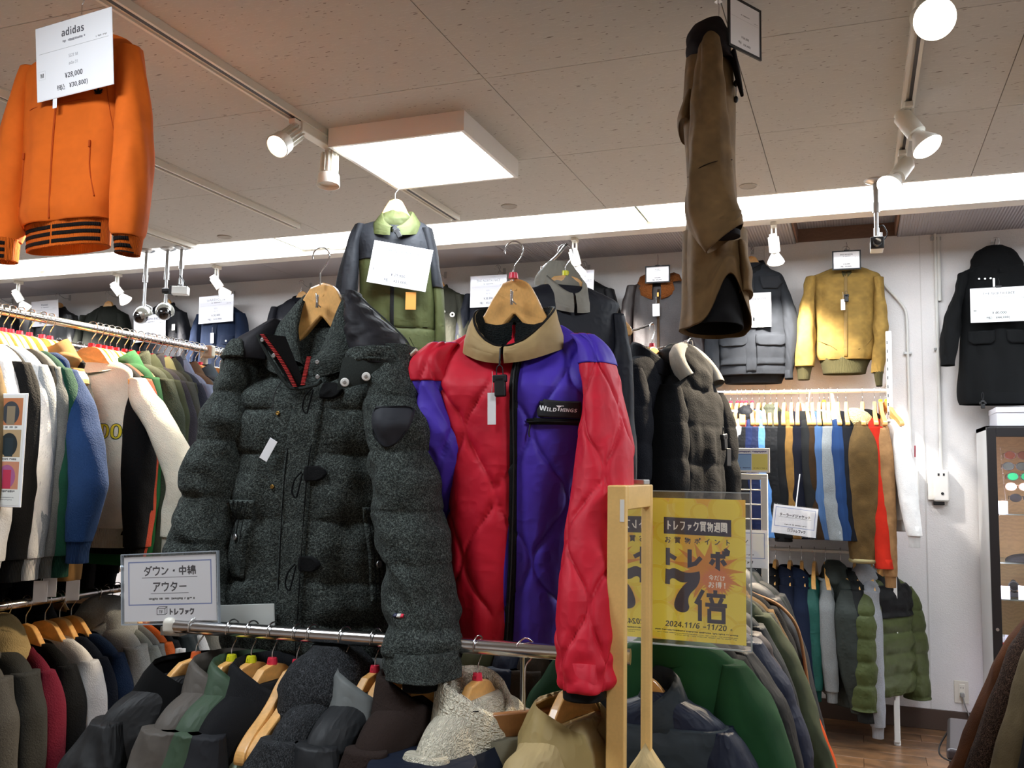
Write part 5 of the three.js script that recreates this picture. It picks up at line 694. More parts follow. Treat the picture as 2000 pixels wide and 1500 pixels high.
{ // trouser hanger with clips
  const p = fAt(0.827), t = thing('clip_hanger', 'wooden trouser hanger with dark steel clips on the front rail', 'hanger', [p.x, p.y - 0.135, p.z], 0.75);
  part('board', metreUV(rbox(0.2, 0.045, 0.018, 0.004)), new THREE.MeshPhysicalMaterial({ map: woodTex([0.62, 0.42, 0.24], 19), roughness: 0.4, clearcoat: 0.5 }), t);
  part('hook', tube([[0, 0.02, 0], [0, 0.1, 0], [0.012, 0.118, 0], [0.02, 0.14, 0], [0, 0.157, 0], [-0.018, 0.145, 0], [-0.02, 0.134, 0]], 0.0018, 30, 6), M.chrome, t);
  for (const s of [-1, 1]) { const c = part('clip', [rbox(0.012, 0.11, 0.004, 0.001, s * 0.106, -0.02, 0.018), rbox(0.012, 0.11, 0.004, 0.001, s * 0.106, -0.02, -0.014), rbox(0.014, 0.02, 0.034, 0.002, s * 0.106, 0.015, 0.002), rbox(0.03, 0.012, 0.004, 0.001, s * 0.106, -0.07, 0.02)], M.darkmetal, t); part('spring', [0, 1, 2].map((i) => new THREE.TorusGeometry(0.007, 0.0012, 5, 12).rotateX(1.2).translate(s * 0.106, 0.002 - i * 0.006, 0.02)), M.chrome, c); }
  const q = thing('trousers', 'khaki beige trousers clipped upside on the trouser hanger', 'trousers', [p.x, p.y - 0.135, p.z], 0.75), km = fabric('twill', 0xa6a08a);
  part('front', new Cloth([[-0.035, -0.11, 0.1, 0.014, 0.006], [-0.1, -0.125, 0.105, 0.03, 0.006], [-0.4, -0.13, 0.11, 0.03, 0.006], [-0.8, -0.12, 0.1, 0.03, 0.006]], { nU: 50, nV: 50, disp: (x, y, th) => drape(6, 26, 2, 0.012)(x, y, th) }).geo(), km, q);
  part('waistband', new Cloth([[-0.03, -0.112, 0.102, 0.016, 0.006], [-0.07, -0.12, 0.104, 0.028, 0.006]], { nU: 40, nV: 6, disp: () => 0.003 }).geo(), fabric('twill', 0x9a947e), q);
  part('fly_seam', tube([[-0.02, -0.07, 0.04], [0.0, -0.14, 0.045], [0.01, -0.2, 0.045]], 0.0015, 14, 5), fabric('twill', 0x6f6a58), q);
}
// second rail standing behind the front one
rail('clothes_rack', 'plain rail half hidden behind the front rail and display jackets', [[[-1.25, 1.10, -2.42], [-0.66, 1.10, -2.42], 0.0125]], [[-1.26, -2.42, 1.11], [-0.65, -2.42, 1.11]]);
hangAll('on the rail behind the front rail', (x) => V(x, 1.10, -2.42), H2, [[-1.2, 'jacket', 'shell', 0x2a2c2a, 'dark moss jacket', null], [-1.12, 'jacket', 'melange', 0x6c6f68, 'grey tweed blouson', null], [-1.03, 'hjacket', 'shell', 0x1d1f22, 'black anorak', null], [-0.95, 'jacket', 'twill', 0x6b6b44, 'army green jacket', null], [-0.87, 'stand', 'shell', 0x232c44, 'dark blue windbreaker', null], [-0.79, 'jacket', 'suede', 0x54422e, 'brown cord jacket', null], [-0.71, 'hjacket', 'shell', 0x1b2233, 'navy anorak', null]], 'on rail behind front rail');
{ const t = thing('slotted_panel', 'grey-green panel with a white slotted edge strip behind the front rail', 'panel', [-1.02, 0, -2.05], 0.1); part('board', rbox(0.12, 1.06, 0.014, 0.003, 0, 0.53, 0), plastic(0x6e715f, 0.6), t); part('edge_strip', rbox(0.02, 1.06, 0.02, 0.002, 0.066, 0.53, 0.002), M.white, t); }
// rail behind the poster
hangAll('on the rack behind the poster', Z(-0.46, 1.17), 0, [
  [-2.02, 'puffer', 'puff', 0x262e48, 'navy down jacket with dark slate yoke', null, { drop: 0.10, trim: fabric('shell', 0x3b454c), shape: { d: 0.1, res: 1.4 }, more: (g, c) => { part('yoke', bandOf(c, -0.09, -0.2, { disp: (x, y, th) => c.disp(x, y, th) + 0.006 }).geo(), fabric('shell', 0x414b52), g); part('zip_pull', bar([0.09, -0.3, 0.12], [0.12, -0.29, 0.125], 0.004, 8), M.satin, g); } }],
  [-2.15, 'down', 'twill', 0x2f6a3c, 'green down jacket', null, { turn: 0.05, low: -0.03, shape: { res: 1.5, sp: 0.13, d: 0.11, sw: 0.08 } }], [-2.29, 'hjacket', 'knit', 0x2b2c2e, 'charcoal fleece jacket', null, { shape: { sp: 0.12 } }], [-2.4, 'hpuffer', 'shell', 0x25231f, 'black-brown hooded coat', null, { shape: { sp: 0.16, puff: 0, fold: 0.02, res: 1.3 } }], [-2.53, 'puffer', 'puff', 0x2b3450, 'ink navy puffer', null, { shape: { sp: 0.17, puff: 4 } }], [-2.66, 'jacket', 'nylon', 0x4b3a35, 'brown quilted jacket', null, { shape: { sp: 0.12, puff: 12 } }], [-2.78, 'jacket', 'shell', 0x33383c, 'dark slate shell jacket', null, { shape: { sp: 0.15 } }],
  [-2.93, 'coat', 'canvas', 0x5c6647, 'olive canvas coat', null, { low: -0.03, shape: { sp: 0.2, res: 1.4, sw: 0.07 } }], [-3.03, 'jacket', 'wool', 0x7c7c70, 'grey tweed jacket', null, { shape: { sp: 0.1 } }], [-3.1, 'jacket', 'suede', 0x7a5e36, 'tan suede jacket', null, { shape: { sp: 0.11 } }], [-3.18, 'jacket', 'wool', 0x3d3d40, 'charcoal tweed jacket', null, { shape: { sp: 0.11 } }], [-3.27, 'down', 'twill', 0xe2571b, 'vivid orange jacket', null, { drop: 0.16, shape: { sp: 0.2, d: 0.08 } }], [-3.35, 'coat', 'leather', 0x18181a, 'black leather coat with tan edge', null, { low: -0.03, shape: { sp: 0.15 }, more: (g) => part('tan_edge', tube([[0.1, -0.075, 0.05], [0.2, -0.115, 0.05], [0.262, -0.2, 0.05], [0.3, -0.45, 0.06], [0.335, -0.7, 0.06]], 0.006, 40, 6), fabric('leather', 0xc08a50), g) }], [-3.45, 'jacket', 'denim', 0x4b5450, 'dark grey denim jacket', null], [-3.53, 'jacket', 'shell', 0x2f3436, 'slate field jacket', null],
], 'on the rack behind poster');
// two black down jackets turned to the right above that rack, with their neighbour
function faceOut(words, pos, turn, kind, fab, color, ring, o = {}) {
  const { n, ...base } = K[kind]; hanger(pos, turn, ring ? M[ring] : null, `wooden hanger of the ${words}`, undefined, { steep: o.steep });
  const main = fabric(fab, color), g = garment(n[0], o.label, n[1], pos, turn, { ...base, seed: o.seed ?? 2, ...(o.shape ?? {}) }, { main, sleeve: o.sleeve ?? main, trim: o.trim ?? main, fur: o.fur, rib: main, cuff: main }); if (o.more) o.more(g, g.surf);
  const a = turn, P = V(pos[0] - Math.sin(a) * 0.16, pos[1], pos[2] - Math.cos(a) * 0.16), s = thing('display_stand', `slim chrome stand behind the ${words}`, 'stand', [P.x, 0, P.z]);
  part('pole', cyl(0.006, pos[1] + 0.06, 0, (pos[1] + 0.06) / 2, 0, 12), M.chrome, s); part('base', cyl(0.1, 0.012, 0, 0.006, 0, 28), M.darkmetal, s);
  part('arm', tube([[0, pos[1] + 0.055, 0], [Math.sin(a) * 0.1, pos[1] + 0.066, Math.cos(a) * 0.1], [Math.sin(a) * 0.165, pos[1] + 0.083, Math.cos(a) * 0.165]], 0.004, 12, 8), M.chrome, s); return g;
}
faceOut('matt navy down jacket', [-0.66, 1.88, -3.1], 1.38, 'puffer', 'sweat', 0x161a28, 'red', { label: 'dark navy matt down jacket turned sideways above the poster', shape: { puff: 5, amp: 0.01, d: 0.09, res: 1.6, len: 0.72 }, more: (g, c) => { swingTag(g, [0.0, -0.22, 0.12], 0.03, 0.07, 0.6); securityTag(g, [-0.01, -0.17, 0.115], 0.2, 1); part('zip', onCloth(c, [[-0.12, -0.006, 0.006], [-0.7, -0.006, 0.006]], { th: 0.004, ny: 40 }), M.black, g); } });
faceOut('black shearling-collar down jacket', [-0.545, 1.835, -3.2], 1.30, 'puffer', 'sweat', 0x191b1f, null, { label: 'black down jacket with white pile hood lining above the poster', seed: 3, shape: { puff: 5, amp: 0.011, d: 0.09, res: 1.6, len: 0.74, collar: 'furhood' }, fur: fabric('fur', 0xf4eee0), more: (g) => { securityTag(g, [-0.02, -0.24, 0.13], 0.15, 1.2); part('leather_tag', rbox(0.035, 0.06, 0.004, 0.002, 0.0, -0.33, 0.14), M.black, g); } });
faceOut('brown shearling jacket behind the red sleeve', [-0.86, 1.855, -3.4], 1.4, 'furc', 'suede', 0x6a4a2c, null, { label: 'brown jacket with cream shearling collar half hidden by red sleeve', fur: fabric('fur', 0xe0d3a6) });
faceOut('grey and navy hooded jacket', [-0.70, 1.95, -2.22], 0.7, 'hjacket', 'nylon', 0x1f2436, 'yellow', { label: 'navy jacket with grey hood behind the purple shoulder', trim: fabric('shell', 0x9a968a), shape: { d: 0.08, res: 1.4, collar: 'hood', cs: 0.62, hs: 0.15, hw: 0.15, sp: 0, sw: 0.04 } });
// back wall rack, upper rail
hangAll('on the upper wall rail', (x) => V(x, 1.934, -5.58), H2, [
  [-0.79, 'jacket', 'twill', 0x1d3a2c, 'dark green jacket', 'red'], [-0.745, 'jacket', 'shell', 0x141518, 'black wall-rail jacket', 'red'], [-0.71, 'stand', 'leather', 0x17171a, 'black and white printed blouson', 'red', { sleeve: new THREE.MeshStandardMaterial({ roughness: 0.8, map: dataTex(128, 0.14, (u, v) => (fbm(u, v, 6, 17) + 0.25 * Math.abs(tnoise(u, v, 12, 3) - 0.5) > 0.54 ? 0.93 : 0.07), true) }) }], [-0.67, 'jacket', 'shell', 0x1b1c20, 'black shell top', 'red'], [-0.645, 'stand', 'jersey', 0xe8e5e0, 'slim white jacket', 'red'], [-0.62, 'stand', 'shell', 0xd63a20, 'red and black jacket', 'red', { sleeve: fabric('shell', 0x16171b) }], [-0.585, 'hjacket', 'shell', 0x24366e, 'royal navy hooded parka', 'red', { trim: fabric('shell', 0x1c1f28) }], [-0.545, 'stand', 'shell', 0xd4532a, 'navy and orange jacket', null, { sleeve: fabric('shell', 0x2a3766) }], [-0.515, 'stand', 'nylon', 0x5d94d6, 'sky blue jacket', null], [-0.478, 'jacket', 'shell', 0x1c1d1f, 'soft black jacket', null], [-0.445, 'hjacket', 'shell', 0x5a5c40, 'olive and black hooded jacket', null, { sleeve: fabric('shell', 0x25272a) }], [-0.4, 'jacket', 'twill', 0x212428, 'black twill jacket', null], [-0.36, 'jacket', 'canvas', 0xa57b3c, 'mustard duck jacket', null], [-0.32, 'jacket', 'denim', 0x1e2440, 'indigo denim jacket', null], [-0.274, 'jacket', 'twill', 0x35383a, 'charcoal coach jacket', null], [-0.245, 'jacket', 'suede', 0x5d4326, 'brown suede jacket', null], [-0.205, 'jacket', 'denim', 0x5f83b0, 'light blue denim jacket', null], [-0.18, 'shirt', 'twill', 0x1c4038, 'deep green shirt', 'yellow'], [-0.155, 'stand', 'melange', 0x9fa6a8, 'silver grey jacket', null],
  [-0.105, 'jacket', 'denim', 0x2f558c, 'blue denim jacket with pile collar', null, { trim: fabric('fur', 0xece6d6), shape: { sw: 0.06, res: 1.3, d: 0.085 } }], [-0.06, 'jacket', 'twill', 0x1c2230, 'blue-black jacket', null],
  [0.028, 'furc', 'suede', 0x7d6238, 'brown shearling jacket with cream collar', null, { fur: fabric('fur', 0xe6d69c), shape: { res: 1.5, sl: 0.7, d: 0.1 }, more: (g) => part('pile_cuff', new THREE.TorusGeometry(0.062, 0.018, 8, 20).rotateX(H2).scale(1, 0.8, 1).translate(-0.20, -0.82, 0), fabric('fur', 0xe6d69c), g) }],
  [0.092, 'stand', 'knit', 0xd8301c, 'red jacket with black shoulders', null, { trim: fabric('knit', 0x231f20), shape: { sl: 0.74, sw: 0.045 }, more: (g, c) => part('black_yoke', bandOf(c, -0.09, -0.24, { disp: (x, y, th) => c.disp(x, y, th) + 0.005 }).geo(), fabric('knit', 0x231f20), g) }],
  [0.124, 'sweat', 'suede', 0xb68a5c, 'pale brown tie-dye sweatshirt', 'yellow', { shape: { sl: 0.84, sw: 0.052 } }], [0.155, 'sweat', 'sweat', 0xf0efec, 'white sweatshirt with red sleeve letters', 'yellow', { shape: { sl: 0.62, sp: 0.1 }, turn: 0.35, more: (g) => part('sleeve_print', [0, 1, 2].map((i) => rbox(0.012, 0.03, 0.003, 0.001, -0.26, -0.2 - i * 0.016, 0.048).rotateZ(0.05)), plastic(0xa82a3a, 0.7), g) }],
], 'on upper wall rail', { fold: 0.005 }, 0.14);
hangAll('on the lower wall rail', (x) => V(x, 1.02, -5.58), H2, [
  [-0.62, 'jacket', 'shell', 0x1d1f22, 'black field jacket', null], [-0.54, 'jacket', 'twill', 0x3a4046, 'dark grey twill jacket', null], [-0.46, 'jacket', 'shell', 0x17181a, 'black mountain jacket', null], [-0.38, 'jacket', 'twill', 0x26304c, 'navy chore jacket', null], [-0.315, 'jacket', 'denim', 0x2a3a5c, 'rinsed denim jacket', null], [-0.245, 'sweat', 'nylon', 0x1c6a5e, 'teal green track top', null], [-0.185, 'sweat', 'melange', 0x9da2a2, 'light grey track top', null], [-0.105, 'hjacket', 'shell', 0x48504a, 'dark moss hooded jacket', null, { shape: { sw: 0.075, d: 0.09, res: 1.4, fold: 0.024 }, turn: 0.25 }], [-0.03, 'jacket', 'shell', 0x2b2e2e, 'black-green jacket', null, { shape: { sl: 0.66 } }], [0.055, 'hoodie', 'melange', 0xaeb1b6, 'grey zip hoodie', null, { shape: { sl: 0.74 } }],
  [0.125, 'puffer', 'puff', 0x5f6a3c, 'olive down jacket with black shoulders', null, { trim: fabric('shell', 0x17181a), turn: -0.6, shape: { puff: 5, d: 0.1, res: 1.6, sw: 0.08 }, more: (g, c) => part('black_yoke', bandOf(c, -0.07, -0.24, { disp: (x, y, th) => c.disp(x, y, th) + 0.007 }).geo(), fabric('shell', 0x17181a), g) }],
], 'on lower wall rail', { fold: 0.007 }, 0.08);
// coats at the right edge of the picture
rail('clothes_rack', 'clothes rack at the right edge of the room', [[[0.60, 1.35, -1.75], [0.60, 1.35, -3.1], 0.0135]], [[0.60, -1.72, 1.36], [0.60, -3.12, 1.36]]);
hangAll('on the right-hand rack', Z(0.60, 1.35), 0, [[-2.2, 'coat', 'twill', 0x242120, 'black coat', null, { low: 0.04, shape: { sp: 0.12 } }], [-2.3, 'coat', 'suede', 0x8a7858, 'olive-brown suede coat', null, { shape: { sp: 0.17 } }], [-2.42, 'coat', 'wool', 0x8a6a58, 'dark brown wool coat', null, { shape: { sp: 0.22, res: 1.4 } }], [-2.52, 'coat', 'suede', 0x84502f, 'rust brown suede coat', null, { low: 0.06, shape: { sp: 0.26 } }]], 'on right-hand rack');
// ---------- jackets on the back wall ----------
function wallHook(x, y, label) { tag(part(numbered('wall_hook'), [rbox(0.02, 0.05, 0.006, 0.002, x, y + 0.06, WALL + 0.004), tube([[x, y + 0.05, WALL + 0.006], [x, y + 0.046, WALL + 0.06], [x, y + 0.07, -5.83]], 0.0025, 14, 6)], M.satin, scene), label, 'hook'); }
// o: body, sl, sr rows; fabrics; collar; more
function wallJacket(name, label, cat, words, pos, o) {
  hanger(pos, 0, null, `wooden hanger on the wall for the ${words}`, undefined, { steep: true }); wallHook(pos[0], pos[1] + 0.005, `small wall hook above the ${words}`);
  const t = thing(name, label, cat, pos), q = o.puff ? quilted(o.puff, 0.012, 3) : () => 0, n = o.seed ?? 3, fd = o.fold ?? 0.01;
  const c = new Cloth(o.body, { nU: 70, nV: 80, p: 2.4, disp: (x, y, th) => q(x, y, th) + drape(n, 11, 2, fd)(x, y, th) }); part('body', c.geo(), o.main, t);
  for (const r of [o.sl, o.sr]) if (r) part('sleeve', new Cloth(r, { nU: 36, nV: 50, disp: (x, y, th) => (o.sq ? quilted(o.sq, 0.01, n + 4)(x, y, th) : 0) + drape(n + 5, 18, 4, fd * 0.8)(x, y, th) + bunch(n, 20, 0.004)(x, y, th) }).geo(), o.sleeve ?? o.main, t);
  for (const [nm, r, m] of o.bits ?? []) part(nm, new Cloth(r, { nU: 40, nV: 8, hem: 0.02 }).geo(), m, t);
  for (const p of collarParts(o.collar ?? 'stand', n, o.cw ?? 1)) { const m = part(p[0], p[1], p[2] === 'fur' ? o.fur : o.trim ?? o.main, t); m.position.y = o.cy ?? 0; }
  if (o.more) o.more(t, c); return t;
}
// generic rows for the half-hidden ones
const gen = (hs = 0.2, len = 0.7) => ({ body: [[-0.05, -0.08, 0.08, 0.03, -0.01], [-0.085, -0.14, 0.14, 0.05], [-0.13, -hs, hs, 0.065], [-0.25, -hs * 0.96, hs * 0.96, 0.08], [-len * 0.7, -hs, hs, 0.085], [-len, -hs * 1.03, hs * 1.03, 0.085]], sl: [[-0.12, -hs - 0.01, -hs + 0.05, 0.05, 0.02], [-0.25, -hs - 0.05, -hs + 0.03, 0.055, 0.02], [-0.45, -hs - 0.085, -hs + 0.02, 0.058, 0.03], [-0.66, -hs - 0.1, -hs + 0.0, 0.05, 0.04]], sr: [[-0.12, hs - 0.05, hs + 0.01, 0.05, 0.02], [-0.25, hs - 0.03, hs + 0.05, 0.055, 0.02], [-0.45, hs - 0.02, hs + 0.085, 0.058, 0.03], [-0.66, hs, hs + 0.1, 0.05, 0.04]] });
{
  const gold = fabric('canvas', 0xa08040), gr = fabric('rib', 0x6c6540);
  wallJacket('bomber_jacket', 'golden khaki bomber jacket with ribbed hem on the back wall', 'jacket', 'golden bomber jacket', [-0.049, 2.757, -5.83], { main: gold, collar: 'none', fold: 0.016,
    body: [[-0.045, -0.072, 0.074, 0.03], [-0.07, -0.14, 0.137, 0.047], [-0.114, -0.222, 0.196, 0.06], [-0.243, -0.19, 0.168, 0.07], [-0.416, -0.186, 0.162, 0.077], [-0.572, -0.18, 0.148, 0.08], [-0.616, -0.163, 0.133, 0.074]],
    sl: [[-0.1, -0.228, -0.173, 0.05, 0.02], [-0.253, -0.262, -0.181, 0.053, 0.025], [-0.412, -0.284, -0.183, 0.055, 0.03], [-0.57, -0.302, -0.185, 0.057, 0.035], [-0.652, -0.302, -0.191, 0.052, 0.04]], sr: [[-0.123, 0.151, 0.205, 0.05, 0.02], [-0.274, 0.154, 0.219, 0.053, 0.028], [-0.448, 0.15, 0.221, 0.055, 0.035], [-0.614, 0.138, 0.209, 0.057, 0.043], [-0.699, 0.137, 0.196, 0.05, 0.05]],
    bits: [['hem_rib', [[-0.6, -0.166, 0.136, 0.072, 0], [-0.653, -0.15, 0.112, 0.068, 0], [-0.699, -0.143, 0.1, 0.068, 0]], gr], ['cuff', [[-0.645, -0.299, -0.199, 0.045, 0.04], [-0.689, -0.29, -0.21, 0.038, 0.04], [-0.733, -0.287, -0.218, 0.038, 0.04]], gr], ['cuff', [[-0.695, 0.142, 0.196, 0.045, 0.05], [-0.736, 0.148, 0.192, 0.038, 0.05], [-0.779, 0.154, 0.19, 0.036, 0.05]], gr]],
    more: (t, c) => { part('neck_rib', collarBand([[-0.085, 0.095, 0.06, 0, 0, 0.03], [-0.05, 0.082, 0.058, 0, 0, 0.045], [-0.03, 0.072, 0.052, 0, 0, 0.05], [-0.05, 0.064, 0.046, 0, 0, 0.045]], { gap: 0.03, k: 2.2 }), gr, t); part('front_zip', onCloth(c, [[-0.1, -0.012, 0.008], [-0.6, -0.02, 0.0]], { th: 0.003, ny: 40 }), fabric('nylon', 0x8a6c30), t); swingTag(t, [-0.02, -0.26, 0.1], 0.024, 0.065, 0); securityTag(t, [0.0, -0.22, 0.1], 0, 1); part('pocket_seam', [seamOn(c, [[-0.16, -0.5], [-0.1, -0.53], [-0.06, -0.56]], 0.002, 0.001), seamOn(c, [[0.06, -0.56], [0.11, -0.53], [0.14, -0.49]], 0.002, 0.001)], fabric('nylon', 0x8a6c30), t); } });
  card('price_card', 'small white price card in black frame above the golden bomber jacket', 0.15, 0.105, printMat(priceCard({ brand: 'BUZZ RICKSON', px: 44, price: '¥ 28,000', tax: '30,800' })), [-0.045, 2.735, -5.735], 0.05, { frame: true, clip: 0.06 });
}
{
  const pk = fabric('twill', 0x464a50), dk = fabric('shell', 0x1e2024);
  wallJacket('parka', 'slate grey down parka with flap pockets on the back wall', 'parka', 'slate grey parka', [-0.614, 2.82, -5.83], { main: pk, collar: 'stand', trim: dk, fold: 0.012, puff: [-0.1, -0.3, -0.5, -0.66, -0.8],
    body: [[-0.049, -0.066, 0.069, 0.04], [-0.092, -0.13, 0.131, 0.056], [-0.147, -0.208, 0.192, 0.07], [-0.327, -0.208, 0.203, 0.08], [-0.587, -0.208, 0.224, 0.085], [-0.76, -0.203, 0.234, 0.085]], sl: [[-0.14, -0.21, -0.16, 0.05, 0.02], [-0.322, -0.25, -0.181, 0.053, 0.03], [-0.552, -0.28, -0.187, 0.057, 0.04], [-0.78, -0.28, -0.19, 0.055, 0.05]], sr: [[-0.148, 0.152, 0.198, 0.05, 0.0], [-0.307, 0.185, 0.255, 0.053, 0.007], [-0.469, 0.205, 0.28, 0.055, 0.015], [-0.66, 0.209, 0.262, 0.057, 0.022], [-0.787, 0.2, 0.254, 0.055, 0.03]],
    bits: [['inner_hem', [[-0.74, -0.19, 0.21, 0.07, -0.005], [-0.81, -0.16, 0.18, 0.065, -0.005]], dk]],
    more: (t, c) => { for (const [a, b] of [[0.045, 0.2], [-0.17, -0.02]]) { const p = part('pocket', onCloth(c, [[-0.53, a, b], [-0.7, a, b]], { th: 0.008, nx: 12, ny: 14 }), pk, t); part('pocket_flap', onCloth(c, [[-0.52, a - 0.005, b + 0.005], [-0.57, a - 0.005, b + 0.005], [-0.585, a + 0.015, b - 0.02]], { th: 0.015, nx: 12, ny: 10 }), pk, p); } part('hood_tab', onCloth(c, [[-0.15, 0.06, 0.17], [-0.19, 0.065, 0.185], [-0.23, 0.08, 0.16]], { th: 0.012, nx: 12, ny: 10 }), pk, t); part('placket', onCloth(c, [[-0.15, -0.03, 0.03], [-0.74, -0.02, 0.04]], { th: 0.006, ny: 40 }), pk, t); } });
  card('price_card', 'white price card on the slate grey parka behind the brown coat', 0.165, 0.215, printMat(print(480, 640, (g, w, h) => { g.fillStyle = '#f3f3f5'; g.fillRect(0, 0, w, h); textLine(g, 'CANADA GOOSE', w * 0.44, h * 0.2, 52, '#8c8c92', 'bold'); g.fillStyle = '#aaa'; g.fillRect(30, h * 0.38, w - 60, 2); greek(g, w * 0.3, h * 0.37 - 14, w * 0.6, 10, '#aaa', 3); textLine(g, '¥ 68,000', w / 2, h * 0.78, 44, '#666', 'bold'); })), [-0.565, 2.455, -5.725], 0.02);
}
{
  const le = fabric('leather', 0x443430), fu = fabric('fur', 0x8a4f22);
  wallJacket('leather_jacket', 'dark brown leather jacket with ginger fur collar on the back wall', 'jacket', 'dark brown leather jacket', [-1.193, 2.724, -5.83], { main: le, collar: 'fur', cw: 1.02, cy: 0.045, fur: fu, fold: 0.014,
    body: [[-0.02, -0.078, 0.09, 0.04], [-0.045, -0.146, 0.156, 0.056], [-0.08, -0.2, 0.216, 0.07], [-0.271, -0.188, 0.205, 0.08], [-0.506, -0.188, 0.21, 0.085], [-0.75, -0.19, 0.218, 0.085]], sl: [[-0.06, -0.202, -0.142, 0.05, 0.02], [-0.198, -0.24, -0.164, 0.054, 0.025], [-0.368, -0.27, -0.172, 0.058, 0.03], [-0.604, -0.288, -0.177, 0.061, 0.035], [-0.74, -0.29, -0.185, 0.058, 0.04]], sr: [[-0.077, 0.176, 0.23, 0.05, 0.02], [-0.219, 0.197, 0.276, 0.055, 0.027], [-0.419, 0.211, 0.304, 0.06, 0.033], [-0.73, 0.212, 0.31, 0.06, 0.04]],
    more: (t, c) => { part('front_zip', onCloth(c, [[-0.1, 0.0, 0.016], [-0.74, 0.006, 0.022]], { th: 0.003, ny: 40 }), fabric('suede', 0x5d4630), t); part('zip_pull', rbox(0.012, 0.03, 0.006, 0.002, 0.01, -0.14, 0.1), M.brass, t); swingTag(t, [0.0, -0.2, 0.11], 0.045, 0.08, 0.02); } });
  card('price_card', 'small white price card in black frame on the fur-collared leather jacket', 0.148, 0.1, printMat(priceCard({ brand: 'AVIREX', px: 44, price: '¥ 31,000', tax: '34,100' })), [-1.183, 2.715, -5.72], 0, { frame: true, clip: 0.08 });
}
{
  const bk = fabric('twill', 0x16191b);
  wallJacket('long_parka', 'long black hooded down coat at the right end of the back wall', 'coat', 'long black down coat', [0.765, 2.751, -5.83], { main: bk, collar: 'bighood', fold: 0.016,
    body: [[-0.049, -0.055, 0.064, 0.04], [-0.085, -0.122, 0.127, 0.053], [-0.129, -0.19, 0.19, 0.067], [-0.323, -0.196, 0.19, 0.08], [-0.56, -0.208, 0.195, 0.085], [-0.825, -0.224, 0.2, 0.09], [-0.884, -0.215, 0.19, 0.085]], sl: [[-0.123, -0.196, -0.147, 0.05, 0.02], [-0.258, -0.236, -0.178, 0.053, 0.028], [-0.379, -0.278, -0.195, 0.055, 0.035], [-0.499, -0.306, -0.212, 0.057, 0.043], [-0.66, -0.31, -0.238, 0.055, 0.05]], sr: [[-0.123, 0.15, 0.2, 0.05, 0.02], [-0.258, 0.18, 0.24, 0.053, 0.028], [-0.45, 0.2, 0.29, 0.055, 0.04], [-0.66, 0.22, 0.3, 0.055, 0.05]],
    more: (t, c) => { for (const [a, b] of [[-0.16, -0.03], [0.03, 0.16]]) part('pocket_flap', onCloth(c, [[-0.47, a, b], [-0.53, a, b], [-0.545, a + 0.02, b - 0.02]], { th: 0.01, nx: 10, ny: 8 }), bk, t); part('zip_pull', rbox(0.012, 0.05, 0.006, 0.002, -0.03, -0.2, 0.11), M.satin, t); for (let i = 0; i < 3; i++) stick(c, -0.1 + i * 0.03, -0.17, btn(0.006, 0.004), M.satin, 'snap', t, 0.01); } });
  card('price_card', 'glossy white price card reflecting lamps on the long black down coat', 0.29, 0.195, printMat(priceCard({ brand: 'THE NORTH FACE', px: 44, price: '¥ 40,000', tax: '44,000', size: 'M', bg: '#dfe6e2' }), 0.12, 1), [0.755, 2.42, -5.70], -0.02, { tilt: 0.05, clip: 0.05 });
}
